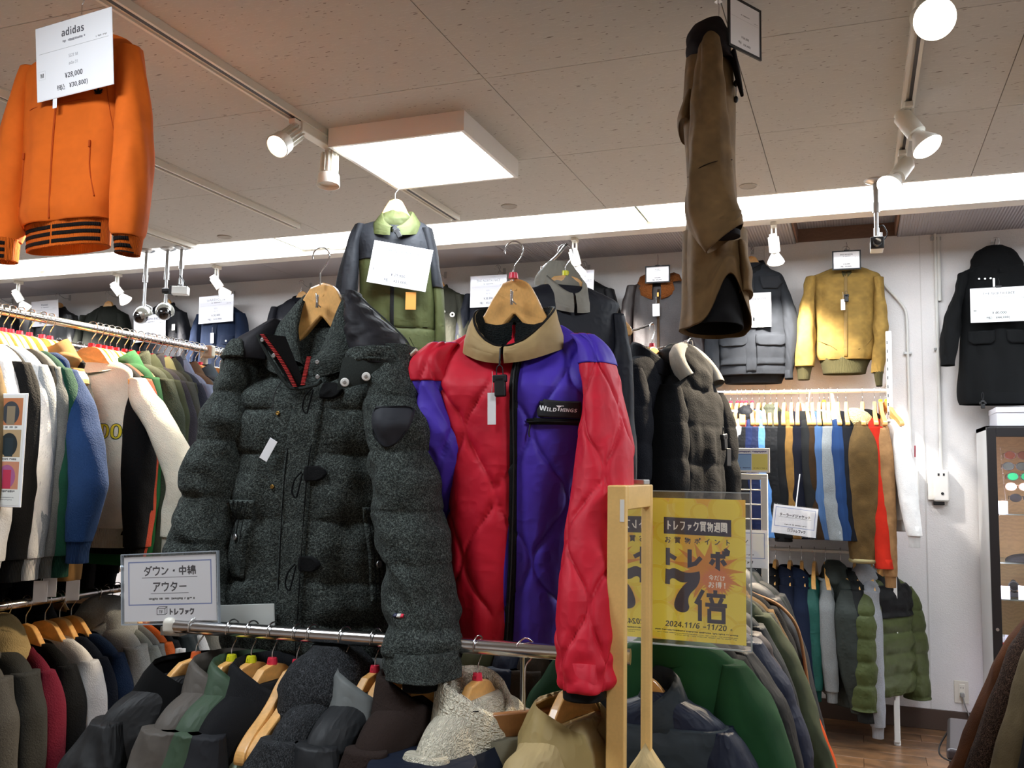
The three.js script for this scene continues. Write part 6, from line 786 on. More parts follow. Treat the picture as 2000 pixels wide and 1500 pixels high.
// left part of the back wall
const LW = [
  ['denim_jacket', 'dark blue denim jacket on the back wall left of the grey down jacket', 'dark denim jacket', [-4.652, 2.747, -5.83], fabric('denim', 0x2a3c5c), 'shirt', 0.2, (t, c) => { part('pocket', onCloth(c, [[-0.3, 0.06, 0.16], [-0.36, 0.06, 0.16], [-0.375, 0.1, 0.12]], { th: 0.006 }), fabric('denim', 0x2a3c5c), t); stick(c, 0.11, -0.345, btn(0.008, 0.005), M.satin, 'button', t, 0.008); swingTag(t, [-0.01, -0.28, 0.1], 0.03, 0.08, 0.05); part('placket', onCloth(c, [[-0.1, -0.018, 0.018], [-0.68, -0.018, 0.018]], { th: 0.004, ny: 30 }), fabric('denim', 0x24344f), t); }],
  ['shell_jacket', 'black shell jacket behind the security cameras on the back wall', 'black shell jacket by the cameras', [-5.222, 2.78, -5.83], fabric('shell', 0x23252d), 'stand', 0.21, (t, c) => part('sleeve_logo', rbox(0.03, 0.05, 0.003, 0.001, 0.17, -0.25, 0.085), M.white, t)],
  ['waxed_jacket', 'dark olive waxed jacket with green collar on the back wall at left', 'dark olive waxed jacket', [-5.829, 2.794, -5.83], fabric('canvas', 0x2b2f22), 'shirt', 0.215, (t, c) => { part('collar_lining', collarBand([[-0.06, 0.06, 0.05, -0.01, 0, 0.03], [-0.12, 0.055, 0.05, -0.01, 0, 0.03]], { gap: 0.5 }), fabric('twill', 0x6f7046), t); stick(c, 0.0, -0.2, btn(0.008, 0.005), M.satin, 'snap', t, 0.004); }],
  ['blouson', 'dark blouson behind a slanted price card on the back wall at left', 'dark blouson at the left', [-6.375, 2.808, -5.83], fabric('leather', 0x1d1a1c), 'shirt', 0.215],
  ['blouson', 'black blouson at the far left end of the back wall', 'black blouson at the far left', [-7.05, 2.81, -5.83], fabric('shell', 0x1d2027), 'stand', 0.22],
  ['stand_jacket', 'navy jacket on the back wall just left of the grey collar', 'navy jacket left of the grey collar', [-3.936, 2.774, -5.83], fabric('shell', 0x252733), 'stand', 0.22],
  ['shell_jacket', 'olive-grey jacket with two white chest logos on the back wall', 'olive-grey logo jacket', [-2.792, 2.79, -5.83], fabric('shell', 0x4a4a3a), 'stand', 0.21, (t, c) => { const s = new THREE.Shape(); s.absarc(0, 0, 0.03, 0, Math.PI / 2); s.lineTo(-0.03, 0.03); s.lineTo(-0.03, 0); stick(c, 0.075, -0.25, new THREE.ExtrudeGeometry(s, { depth: 0.002, bevelEnabled: false }), M.white, 'chest_logo', t, 0.006); stick(c, 0.15, -0.265, new THREE.TorusGeometry(0.013, 0.006, 6, 16), M.white, 'chest_logo', t, 0.006); swingTag(t, [0.065, -0.3, 0.1], 0.03, 0.09, 0.08); part('black_sleeve_panel', new Cloth([[-0.3, 0.2, 0.26, 0.06, 0.02], [-0.6, 0.2, 0.29, 0.06, 0.04]], { nU: 24, nV: 12 }).geo(), fabric('shell', 0x1d1e22), t); }],
  ['shell_jacket', 'dark navy jacket behind a white card between olive and red jackets', 'dark navy jacket', [-2.331, 2.788, -5.83], fabric('shell', 0x272b3a), 'stand', 0.215],
  ['shell_jacket', 'black jacket with white card on the back wall right of the grey hood', 'black jacket right of the hood', [-1.708, 2.772, -5.83], fabric('shell', 0x1d1d22), 'stand', 0.2, (t, c) => part('chest_logo', rbox(0.045, 0.04, 0.003, 0.015, 0.03, -0.26, 0.1), M.white, t)],
];
for (const [nm, label, words, pos, m, collar, hs, more] of LW) wallJacket(nm, label, 'jacket', words, pos, { ...gen(hs), main: m, collar, cw: 0.85, seed: 3 + Math.abs(Math.round(pos[0] * 10)) % 7, fold: 0.012, more });
const cardTex = (brand, px, o = {}) => printMat(priceCard({ brand, px, price: o.price ?? '¥ 30,000', tax: o.tax ?? '33,000', lines: ['SIZE L', 'No. 12'], c: '#5a5a68', bg: o.bg ?? '#eaeaf2' }));
card('price_card', 'white price card on the dark blue denim jacket', 0.325, 0.215, cardTex('WAREHOUSE', 58), [-4.64, 2.655, -5.735], 0, { roll: 0.03 });
card('price_card', 'white price card below the dome cameras', 0.32, 0.215, cardTex('THE NORTH FACE', 52), [-5.28, 2.53, -5.735], 0, { roll: 0.04 });
card('price_card', 'slanted grey-white price card at the far left of the back wall', 0.30, 0.215, cardTex('Pioneer', 46, { bg: '#d9d7da' }), [-6.40, 2.70, -5.735], 0.0, { roll: 0.02, tilt: 0.1 });
card('price_card', 'white price card left of the red jacket hanger', 0.27, 0.22, cardTex('THE NORTH FACE', 52), [-2.36, 2.672, -5.735], 0);
card('price_card', 'white price card behind the grey hood', 0.24, 0.215, cardTex('NORTH FACE', 56), [-1.73, 2.672, -5.735], 0, { roll: -0.03 });
// ---------- lighting tracks, spotlights, cameras ----------
function track(label, a, b, w = 0.034) {
  const A = V(...a), B = V(...b), L = A.distanceTo(B), t = thing('lighting_track', label, 'track', A.clone().add(B).multiplyScalar(0.5).toArray(), Math.atan2(B.x - A.x, B.z - A.z));
  part('channel', [box(0.012, 0.03, L, -w / 2, -0.015, 0), box(0.012, 0.03, L, w / 2, -0.015, 0), box(w, 0.022, L, 0, -0.011, 0)], plastic(0xd9d5c8, 0.5), t); part('conductor', box(w * 0.35, 0.004, L - 0.01, -w * 0.16, -0.026, 0), plastic(0x2a2422, 0.6), t);
}
track('ivory lighting track on the ceiling passing beside the square panel light', [-2.16, CEIL, 0.4], [-2.16, CEIL, -4.72], 0.05);
track('ivory lighting track on the ceiling with three lit spotlights at right', [0.205, CEIL, -0.4], [0.205, CEIL, -4.83]);
track('ivory lighting track on the ceiling behind the orange track jacket', [-3.15, CEIL, 0.4], [-3.15, CEIL, -4.6]);
track('ivory lighting track on the ceiling at the far left', [-4.12, CEIL, 0.4], [-4.12, CEIL, -4.84]);
const lampGlow = new THREE.MeshStandardMaterial({ color: 0xffffff, emissive: 0xfff2dc, emissiveIntensity: 3.2, roughness: 0.4 });
const lampShell = plastic(0xe9e6da, 0.4);
// spot: mount point under the track, arm drop, beam direction; bulb = reflector lamp with a glowing face
function spot(label, at, drop, dir, o = {}) {
  const t = thing('spotlight', label, 'spotlight', at), D = V(...dir).normalize(), q = new THREE.Quaternion().setFromUnitVectors(V(0, -1, 0), D), s = o.s ?? 1;
  part('adapter', rbox(0.032, 0.022, 0.07, 0.004, 0, -0.011, 0), lampShell, t); part('arm', [rbox(0.009 * s, drop, 0.012, 0.002, -0.012 * s, -0.02 - drop / 2, 0), rbox(0.009 * s, drop, 0.012, 0.002, 0.012 * s, -0.02 - drop / 2, 0), cyl(0.008 * s, 0.045 * s, 0, 0, 0, 12).rotateZ(H2).translate(0, -0.02 - drop, 0)], lampShell, t);
  const h = new THREE.Group(); h.name = 'head'; h.position.set(0, -0.02 - drop, 0); h.position.addScaledVector(D, o.off ?? 0.0); h.quaternion.copy(q); t.add(h);
  if (o.fins) {
    part('heat_sink', [cyl(0.03, 0.10, 0, -0.03, 0, 20, 0.028), ...Array.from({ length: 14 }, (_, i) => box(0.003, 0.09, 0.012, 0, -0.02, 0.034).rotateY(i / 14 * Math.PI * 2))], lampShell, h); part('rim', new THREE.LatheGeometry([[0.032, -0.07], [0.046, -0.075], [0.05, -0.125], [0.046, -0.125], [0.04, -0.1]].map((p) => new THREE.Vector2(...p)), 28), lampShell, h); part('lens', cyl(0.043, 0.004, 0, -0.11, 0, 24), o.lit ? lampGlow : plastic(0xd8d4c4, 0.3), h);
  } else {
    part('cylinder', [cyl(0.031 * s, 0.085 * s, 0, -0.005, 0, 24), cyl(0.022 * s, 0.02 * s, 0, 0.045 * s, 0, 20)], lampShell, h);
    part('bulb', new THREE.LatheGeometry([[0.018, -0.045], [0.024, -0.06], [0.046, -0.098], [0.05, -0.112]].map(([r, y]) => new THREE.Vector2(r * s, y * s)), 28), new THREE.MeshPhysicalMaterial({ color: 0xf2f0ea, roughness: 0.25, clearcoat: 0.6 }), h);
    part('lens', new THREE.LatheGeometry([[0.0498, -0.111], [0.04, -0.122], [0.02, -0.128], [0, -0.129]].map(([r, y]) => new THREE.Vector2(r * s, y * s)), 28), o.lit === false ? plastic(0xe8e6de, 0.3) : lampGlow, h);
  }
  if (o.lit !== false) { const l = new THREE.SpotLight(o.color ?? 0xffe9c8, o.power ?? 22, 9, o.angle ?? 0.5, 0.6, 2); l.castShadow = true; l.shadow.radius = 2; const P = V(at[0], at[1] - 0.02 - drop, at[2]).addScaledVector(D, (o.off ?? 0) + 0.14 * s); l.position.copy(P); l.target.position.copy(P.clone().add(D)); l.name = 'spot_beam'; scene.add(l, l.target); }
  return t;
}
const TRK = CEIL - 0.03;
spot('lit ivory spotlight on the track left of the square panel light', [-2.16, TRK, -3.12], 0.03, [-0.05, -0.9, 1.35].map((v, i) => [-0.12, -0.8, 0.9][i]), { off: 0.02, fins: true, lit: true, power: 46, angle: 0.42 });
spot('unlit finned spotlight hanging beside the square panel light', [-2.16, TRK, -3.38], 0.03, [0.05, -1, 0.1], { off: 0.03, fins: true, lit: false });
tag(part(numbered('track_box'), [rbox(0.045, 0.05, 0.3, 0.004, -2.16, TRK - 0.012, -3.28)], lampShell, scene), 'ivory driver box on the ceiling track above the two spotlights', 'track box');
spot('brightly glowing reflector spotlight at the top right corner of the ceiling', [0.205, TRK, -2.86], 0.05, [0.15, -0.55, 1.0], { s: 1.15, off: 0.02, power: 30 });
spot('glowing reflector spotlight in the middle of the right track', [0.205, TRK, -3.72], 0.06, [0.45, -0.8, 0.25], { s: 1.15, power: 30 });
spot('glowing reflector spotlight nearest the back wall on the right track', [0.205, TRK, -4.28], 0.06, [-0.45, -0.75, 0.55], { s: 1.15, power: 30 });
const LIPY = CEIL - 0.024;
for (const [x, w, k] of [[-6.25, 'at the far left', 0.3], [-5.24, 'left of the three camera poles', 0.5], [-4.32, 'above the denim jacket', 0.45], [-2.95, 'behind the olive shell jacket', 0.3], [-1.62, 'above the black card jacket', 0.12], [-0.43, 'above the slate grey parka', 0.05]]) spot(`white reflector spotlight under the light slot ${w}`, [x, LIPY, -5.33], 0.1, [k, -0.85, -0.45], { color: 0xfff8f0, power: 12, angle: 0.75 });
// ceiling poles with cameras
function pole(label, x, z, drop, kind, turn) {
  const t = thing('ceiling_camera', label, 'security camera', [x, CEIL, z], 0);
  part('ceiling_plate', new THREE.LatheGeometry([[0, -0.022], [0.02, -0.02], [0.05, -0.008], [0.055, 0]].map((p) => new THREE.Vector2(...p)), 28), M.satin, t); part('upper_tube', cyl(0.0145, drop * 0.5, 0, -drop * 0.25, 0), M.satin, t); part('lower_tube', cyl(0.0105, drop * 0.5, 0, -drop * 0.72, 0), M.satin, t); part('coupling', cyl(0.018, 0.05, 0, -drop * 0.5, 0), M.satin, t); part('coupling', cyl(0.014, 0.04, 0, -drop * 0.94, 0), M.satin, t);
  const h = new THREE.Group(); h.name = 'camera_head'; h.position.y = -drop - 0.05; h.rotation.y = turn; t.add(h);
  if (kind === 'dome') {
    h.rotation.z = 0; part('shell', new THREE.SphereGeometry(0.062, 28, 18, 0, Math.PI * 2, 0, Math.PI * 0.6).rotateX(0.5), new THREE.MeshPhysicalMaterial({ color: 0xb7b7ae, roughness: 0.22, metalness: 0.7 }), h); part('dome_window', new THREE.SphereGeometry(0.05, 24, 14).translate(0, -0.012, 0.02), new THREE.MeshPhysicalMaterial({ color: 0x0c0c0e, roughness: 0.06, clearcoat: 1 }), h); part('bracket', tube([[0, 0.075, 0], [0.03, 0.05, -0.04], [0.05, 0.0, -0.03]], 0.004, 14, 6), M.satin, h);
  } else {
    part('casing', rbox(0.06, 0.055, 0.11, 0.006), new THREE.MeshStandardMaterial({ color: 0xd8d8d2, roughness: 0.35, metalness: 0.3 }), h); part('face', rbox(0.062, 0.057, 0.02, 0.004, 0, 0, 0.058), M.black, h); part('lens_barrel', cyl(0.02, 0.055, 0, 0, 0, 20).rotateX(H2).translate(0, -0.004, 0.085), M.black, h); part('lens', cyl(0.015, 0.004, 0, 0, 0, 20).rotateX(H2).translate(0, -0.004, 0.114), new THREE.MeshPhysicalMaterial({ color: 0x14141c, roughness: 0.05, clearcoat: 1 }), h); part('bracket', [cyl(0.006, 0.05, 0.022, 0.045, -0.02, 10), rbox(0.05, 0.006, 0.03, 0.002, 0, 0.03, 0)], M.satin, h); part('cable', tube([[0.02, 0.02, -0.05], [0.05, 0.06, -0.03], [0.03, 0.1, 0.0], [0.01, 0.09, 0.0]], 0.003, 16, 6), M.black, h);
  }
}
pole('box camera on a steel ceiling pole at right near the golden bomber', 0.104, -4.76, 0.28, 'box', 0.02);
pole('dome camera on the leftmost of three steel ceiling poles', -4.54, -4.87, 0.40, 'dome', -0.5);
pole('dome camera on the middle of three steel ceiling poles', -4.36, -4.87, 0.385, 'dome', 0.6);
pole('box camera on the rightmost of three steel ceiling poles', -4.24, -4.87, 0.25, 'box', -1.1);

for (const [x, z, w] of [[-1.79, -4.63, 'right of the olive shell jacket'], [-3.78, -4.72, 'above the denim jacket'], [-0.50, -4.66, 'behind the brown coat']]) { const s = thing('smoke_detector', `small flat round grey detector on the ceiling ${w}`, 'detector', [x, CEIL, z]); part('ring', new THREE.TorusGeometry(0.042, 0.004, 8, 28).rotateX(H2).translate(0, -0.002, 0), plastic(0xb0aca2, 0.6), s); part('plate', cyl(0.04, 0.004, 0, -0.002, 0, 28), plastic(0xa39e94, 0.7), s); }
// ---------- mirror with the poster ----------
{
  const t = thing('standing_mirror', 'narrow standing mirror in a pale wood frame beside the yellow poster', 'mirror', [-0.413, 0, -1.75]), H = 1.425;
  part('stile', metreUV(rbox(0.034, H, 0.022, 0.003, 0, H / 2, 0.105)), M.beech, t); part('stile', metreUV(rbox(0.034, H, 0.022, 0.003, 0, H / 2, -0.113)), M.beech, t); part('top_rail', metreUV(rbox(0.034, 0.045, 0.196, 0.003, 0, H - 0.0225, -0.004)), M.beech, t); part('bottom_rail', metreUV(rbox(0.034, 0.06, 0.196, 0.003, 0, 0.08, -0.004)), M.beech, t);
  part('glass', box(0.006, H - 0.15, 0.198, 0.004, H / 2 + 0.03, -0.004), M.mirror, t); part('back_board', box(0.006, H - 0.1, 0.2, -0.008, H / 2, -0.004), plastic(0x8a7354, 0.8), t); part('sticker', box(0.008, 0.04, 0.0006, 0.011, H - 0.045, 0.1163), M.white, t); part('bracket', rbox(0.028, 0.01, 0.05, 0.002, 0.0, H + 0.005, -0.08), M.satin, t); part('foot', rbox(0.3, 0.02, 0.26, 0.004, 0, 0.01, -0.004), metreUV(box(0.1, 0.1, 0.1)) && M.beech, t);
}
{
  const tex = print(1024, 1448, (g, w, h) => {
    g.fillStyle = '#ecb83e'; g.fillRect(0, 0, w, h);
    const C = (u, v, r, c) => { g.fillStyle = c; g.beginPath(); g.ellipse(u * w, v * h, r * w, r * w * 0.92, 0.3, 0, 7); g.fill(); };
    for (const [u, v, r] of [[0.12, 0.1, 0.16], [0.38, 0.06, 0.15], [0.55, 0.1, 0.1], [0.8, 0.08, 0.17], [0.97, 0.2, 0.12], [0.05, 0.4, 0.2], [0.1, 0.62, 0.22], [0.9, 0.34, 0.13], [0.98, 0.5, 0.14], [0.62, 0.38, 0.13], [0.3, 0.36, 0.08], [0.5, 0.55, 0.16], [0.3, 0.55, 0.14], [0.9, 0.75, 0.18], [0.75, 0.92, 0.2], [0.45, 0.88, 0.16], [0.15, 0.86, 0.2], [0.3, 0.97, 0.14], [0.6, 0.98, 0.12], [0.97, 0.95, 0.14], [0.42, 0.72, 0.1], [0.2, 0.25, 0.12], [0.7, 0.25, 0.1], [0.9, 0.6, 0.07]]) { C(u, v, r, '#eccf3a'); C(u + 0.01, v - 0.006, r * 0.8, '#f2dc50'); g.strokeStyle = 'rgba(238,222,130,.8)'; g.lineWidth = 3; g.beginPath(); g.ellipse(u * w, v * h, r * w * 1.03, r * w * 0.95, 0.3, 0, 7); g.stroke(); }
    g.fillStyle = 'rgba(214,120,48,.75)'; g.beginPath(); for (let i = 0; i < 26; i++) { const a = i / 26 * 6.283, r = (i % 2 ? 0.17 : 0.33 + 0.08 * hash(i, 3)) * w; g.lineTo(0.62 * w + Math.cos(a) * r, 0.5 * h + Math.sin(a) * r * 0.8); } g.fill();
    g.fillStyle = 'rgba(220,128,84,.85)'; g.beginPath(); for (let i = 0; i < 60; i++) { const a = i / 60 * 6.283, r = (i % 2 ? 0.13 : 0.19) * w; g.lineTo(0.72 * w + Math.cos(a) * r, 0.57 * h + Math.sin(a) * r * 0.75); } g.fill();
    g.save(); g.transform(1, 0.012, 0, 1, 0, 0); const D = '#211f3d';
    g.fillStyle = D; g.fillRect(0.187 * w, 0.135 * h, 0.674 * w, 0.118 * h); jp(g, 'トレファク買物週間', 0.205 * w, 0.155 * h, 104, 12, { adv: 71, sx: 0.62, color: '#f4f2ea' });
    jp(g, 'お買物ポイント', 0.195 * w, 0.272 * h, 66, 9, { adv: 102, color: D }); jp(g, 'トレポ', 0.15 * w, 0.345 * h, 200, 44, { adv: 250, sx: 1.0, color: D });
    g.fillStyle = D; g.beginPath(); const P = (u, v) => [u * w, v * h]; g.moveTo(...P(0.205, 0.50)); g.lineTo(...P(0.245, 0.505)); g.quadraticCurveTo(...P(0.29, 0.485), ...P(0.34, 0.505)); g.quadraticCurveTo(...P(0.42, 0.535), ...P(0.545, 0.505)); g.quadraticCurveTo(...P(0.575, 0.58), ...P(0.49, 0.64)); g.quadraticCurveTo(...P(0.41, 0.69), ...P(0.445, 0.755)); g.quadraticCurveTo(...P(0.44, 0.8), ...P(0.37, 0.8)); g.quadraticCurveTo(...P(0.28, 0.795), ...P(0.295, 0.735)); g.quadraticCurveTo(...P(0.32, 0.65), ...P(0.43, 0.585)); g.quadraticCurveTo(...P(0.36, 0.6), ...P(0.315, 0.575)); g.quadraticCurveTo(...P(0.27, 0.555), ...P(0.25, 0.58)); g.lineTo(...P(0.25, 0.61)); g.lineTo(...P(0.2, 0.608)); g.closePath(); g.fill();
    jp(g, '倍', 0.49 * w, 0.625 * h, 340, 40, { sx: 1, color: D }); jp(g, '今だけ', 0.635 * w, 0.525 * h, 54, 8, { adv: 58, color: '#f8efe4' }); jp(g, 'お得', 0.63 * w, 0.57 * h, 66, 9, { adv: 74, color: '#f8efe4' }); g.fillStyle = '#f8efe4'; g.font = 'bold 74px sans-serif'; g.textAlign = 'left'; g.fillText('!', 0.785 * w, 0.612 * h);
    g.fillStyle = '#3a3420'; g.save(); g.transform(1, 0, -0.12, 1, 0.12 * 0.9 * h, 0); g.font = 'bold 78px sans-serif'; g.fillText('2024.11/6', 0.2 * w, 0.905 * h); g.fillText('–11/20', 0.575 * w, 0.905 * h); g.restore(); jp(g, '水', 0.505 * w, 0.885 * h, 26, 3, { color: '#3a3420' }); jp(g, '水', 0.845 * w, 0.885 * h, 26, 3, { color: '#3a3420' }); greek(g, 0.1 * w, 0.925 * h, 0.82 * w, 13, '#5a4e20', 4); greek(g, 0.12 * w, 0.945 * h, 0.8 * w, 8, '#7a6c30', 6); greek(g, 0.3 * w, 0.957 * h, 0.6 * w, 8, '#7a6c30', 9); g.restore();
  });
  const t = thing('sale_poster', 'yellow sale poster with dark blue lettering in a clear acrylic holder', 'poster', [-0.322, 1.25, -1.94], 0);
  part('sheet', box(0.207, 0.293, 0.0012), printMat(tex, 0.55, 0.15), t); part('holder', rbox(0.222, 0.318, 0.002, 0.0008, 0.003, 0.002, 0.0035), M.clear, t); part('holder', rbox(0.222, 0.318, 0.002, 0.0008, 0.003, 0.002, -0.0035), M.clear, t);
  part('holder_edge', [box(0.0022, 0.318, 0.009, 0.114, 0.002, 0), box(0.222, 0.0022, 0.009, 0.003, 0.161, 0), box(0.222, 0.0022, 0.009, 0.003, -0.157, 0)], new THREE.MeshPhysicalMaterial({ color: 0xcfd6d6, roughness: 0.1, transmission: 0.6, thickness: 0 }), t); part('mount', rbox(0.03, 0.03, 0.05, 0.004, -0.108, -0.1, 0.03), M.clear, t);
}
// ---------- category signs ----------
function jpSign(lines, o = {}) {
  return printMat(print(640, 400, (g, w, h) => {
    g.fillStyle = '#eef0f4'; g.fillRect(0, 0, w, h); g.strokeStyle = '#6f82b8'; g.lineWidth = 7; g.strokeRect(34, 34, w - 68, h * 0.66); let y = o.y0 ?? 60;
    for (const s of lines) { const z = o.size ?? 62, L = s.length * z * 0.98; jp(g, s, w / 2 - L / 2, y, z, 8, { adv: z * 0.98, color: '#26262c' }); g.strokeStyle = '#55585f'; g.lineWidth = 3; g.beginPath(); g.moveTo(w / 2 - L / 2 - 10, y + z + 10); g.lineTo(w / 2 + L / 2 + 10, y + z + 10); g.stroke(); y += z + 36; }
    greek(g, 170, h * 0.64, 320, 14, '#555', 2);
    g.strokeStyle = '#26262c'; g.lineWidth = 4; g.strokeRect(230, h * 0.81, 56, 36); g.beginPath(); g.moveTo(230, h * 0.81); g.lineTo(244, h * 0.78); g.lineTo(300, h * 0.78); g.lineTo(286, h * 0.81); g.moveTo(300, h * 0.78); g.lineTo(300, h * 0.88); g.lineTo(286, h * 0.90); g.stroke(); textLine(g, 'TF', 258, h * 0.81 + 29, 26, '#26262c', 'bold'); jp(g, 'トレファク', 308, h * 0.805, 42, 8, { adv: 36, color: '#26262c', sx: 0.9 });
  }), 0.3, 1);
}
{
  const t = thing('category_sign', 'white acrylic sign for padded outerwear at the left end of the front rail', 'sign', [-1.372, 1.188, -1.59], 0.09); t.rotation.z = 0.075;
  part('sheet', box(0.226, 0.136, 0.001), jpSign(['ダウン・中綿', 'アウター']), t); part('holder', rbox(0.236, 0.146, 0.002, 0.001, 0, 0, 0.003), M.clear, t); part('holder', rbox(0.236, 0.146, 0.002, 0.001, 0, 0, -0.003), M.clear, t); part('rim', [box(0.236, 0.002, 0.008, 0, 0.074, 0), box(0.236, 0.002, 0.008, 0, -0.074, 0), box(0.002, 0.148, 0.008, 0.118, 0, 0), box(0.002, 0.148, 0.008, -0.118, 0, 0)], new THREE.MeshPhysicalMaterial({ color: 0xcdd6de, roughness: 0.1, transmission: 0.5, thickness: 0 }), t);
  const b = thing('sign_base', 'grey translucent plastic plate under the outerwear sign on the front rail', 'sign base', [-1.30, 1.105, -1.64], 0.1); part('plate', rbox(0.22, 0.05, 0.004, 0.001, 0.03, 0.018, -0.02).rotateZ(0.08), plastic(0xbdc0bc, 0.35), b); part('foot', rbox(0.05, 0.02, 0.03, 0.003, -0.09, -0.012, 0.0), plastic(0xb4b6b2, 0.4), b);
}
{
  const t = thing('category_sign', 'white sign for tailored jackets in front of the denim jackets', 'sign', [-0.33, 1.2, -5.25], 0.0); t.rotation.z = -0.1; part('sheet', box(0.232, 0.155, 0.002), jpSign(['テーラードジャケット'], { size: 46, y0: 110 }), t); part('holder', rbox(0.242, 0.165, 0.002, 0.001, 0, 0, 0.004), M.clear, t); part('arm', [bar([0, 0.07, -0.005], [0, 0.2, -0.05], 0.004), bar([0, 0.2, -0.05], [0, 0.73, -0.31], 0.004)], M.satin, t);
  const q = thing('category_sign', 'white sign for blousons half hidden behind the yellow poster', 'sign', [-0.365, 1.215, -3.0], 0.0); part('sheet', box(0.19, 0.118, 0.002), jpSign(['ブルゾン'], { size: 62, y0: 90 }), q); part('holder', rbox(0.198, 0.126, 0.002, 0.001, 0, 0, 0.004), M.clear, q); part('clip', rbox(0.02, 0.04, 0.02, 0.003, -0.09, -0.04, -0.012), M.white, q);
  const s = thing('info_sign', 'white framed blue and yellow information card on the wire grid', 'sign', [-0.378, 1.502, -3.59], 0.0);
  part('frame', rbox(0.13, 0.092, 0.006, 0.002), M.white, s); part('print', new THREE.PlaneGeometry(0.12, 0.082).translate(0, 0, 0.0036), printMat(print(480, 328, (g, w, h) => { g.fillStyle = '#f4f4f6'; g.fillRect(0, 0, w, h); greek(g, 30, 20, 420, 26, '#6a6a90', 3); g.fillStyle = '#8fb4e0'; g.fillRect(10, 66, 220, 250); g.fillStyle = '#5f86c8'; g.fillRect(10, 66, 220, 18); g.fillStyle = '#e6dc78'; g.fillRect(236, 66, 234, 250); greek(g, 30, 270, 180, 18, '#4a5a90', 5); greek(g, 260, 276, 190, 12, '#8a7a30', 7); })), s); part('stand', rbox(0.04, 0.012, 0.02, 0.003, 0, -0.05, 0), M.clear, s);
  const o = thing('price_card', 'small orange and white price card beside the dark brown leather sleeve', 'sign', [-0.9, 2.02, -3.5], 0.1); part('sheet', rbox(0.056, 0.07, 0.002, 0.001), M.paper, o); part('print', new THREE.PlaneGeometry(0.05, 0.06).translate(0, 0, 0.0014), printMat(print(160, 200, (g, w, h) => { g.fillStyle = '#f0a040'; g.fillRect(0, 0, w, h * 0.75); g.fillStyle = '#fff'; g.fillRect(20, 70, 120, 70); greek(g, 20, 25, 110, 20, '#c06a10', 3); greek(g, 30, 95, 90, 18, '#999', 5); g.fillStyle = '#f4f4f4'; g.fillRect(0, h * 0.75, w, h * 0.25); })), o); part('hook', tube([[0, 0.035, 0], [-0.02, 0.05, 0], [-0.05, 0.05, 0.01], [-0.06, 0.03, 0.01]], 0.003, 16, 6), M.satin, o);
  const b = thing('info_board', 'laminated board with three garment photos at the left edge', 'sign', [-2.12, 1.48, -1.765], 0.05); part('board', rbox(0.21, 0.295, 0.004, 0.002), M.paper, b);
  part('print', new THREE.PlaneGeometry(0.2, 0.285).translate(0, 0, 0.0025), printMat(print(560, 800, (g, w, h) => { g.fillStyle = '#e4e4de'; g.fillRect(0, 0, w, h); [['#b9744c', '#3a4048', '#8a7c66'], ['#b59a74', '#1f2b30', '#24343c'], ['#c98a6c', '#a8628e', '#c03a56']].forEach(([bg, a, c], i) => { const y = 20 + i * 232; g.fillStyle = bg; g.fillRect(230, y, 310, 200); g.fillStyle = a; g.beginPath(); g.ellipse(430, y + 110, 80, 86, 0, 0, 7); g.fill(); g.fillStyle = c; g.fillRect(395, y + 60, 76, 136); g.fillStyle = bg; g.fillRect(20, y, 200, 200); greek(g, 300, y + 206, 200, 16, '#777', i + 2); }); greek(g, 250, 740, 260, 8, '#888', 4); greek(g, 250, 756, 240, 8, '#999', 6); })), b); part('hook', tube([[0, 0.145, 0], [-0.03, 0.2, -0.02], [-0.18, 0.39, -0.02], [-0.215, 0.43, 0.0]], 0.003, 20, 6), M.chrome, b);
}
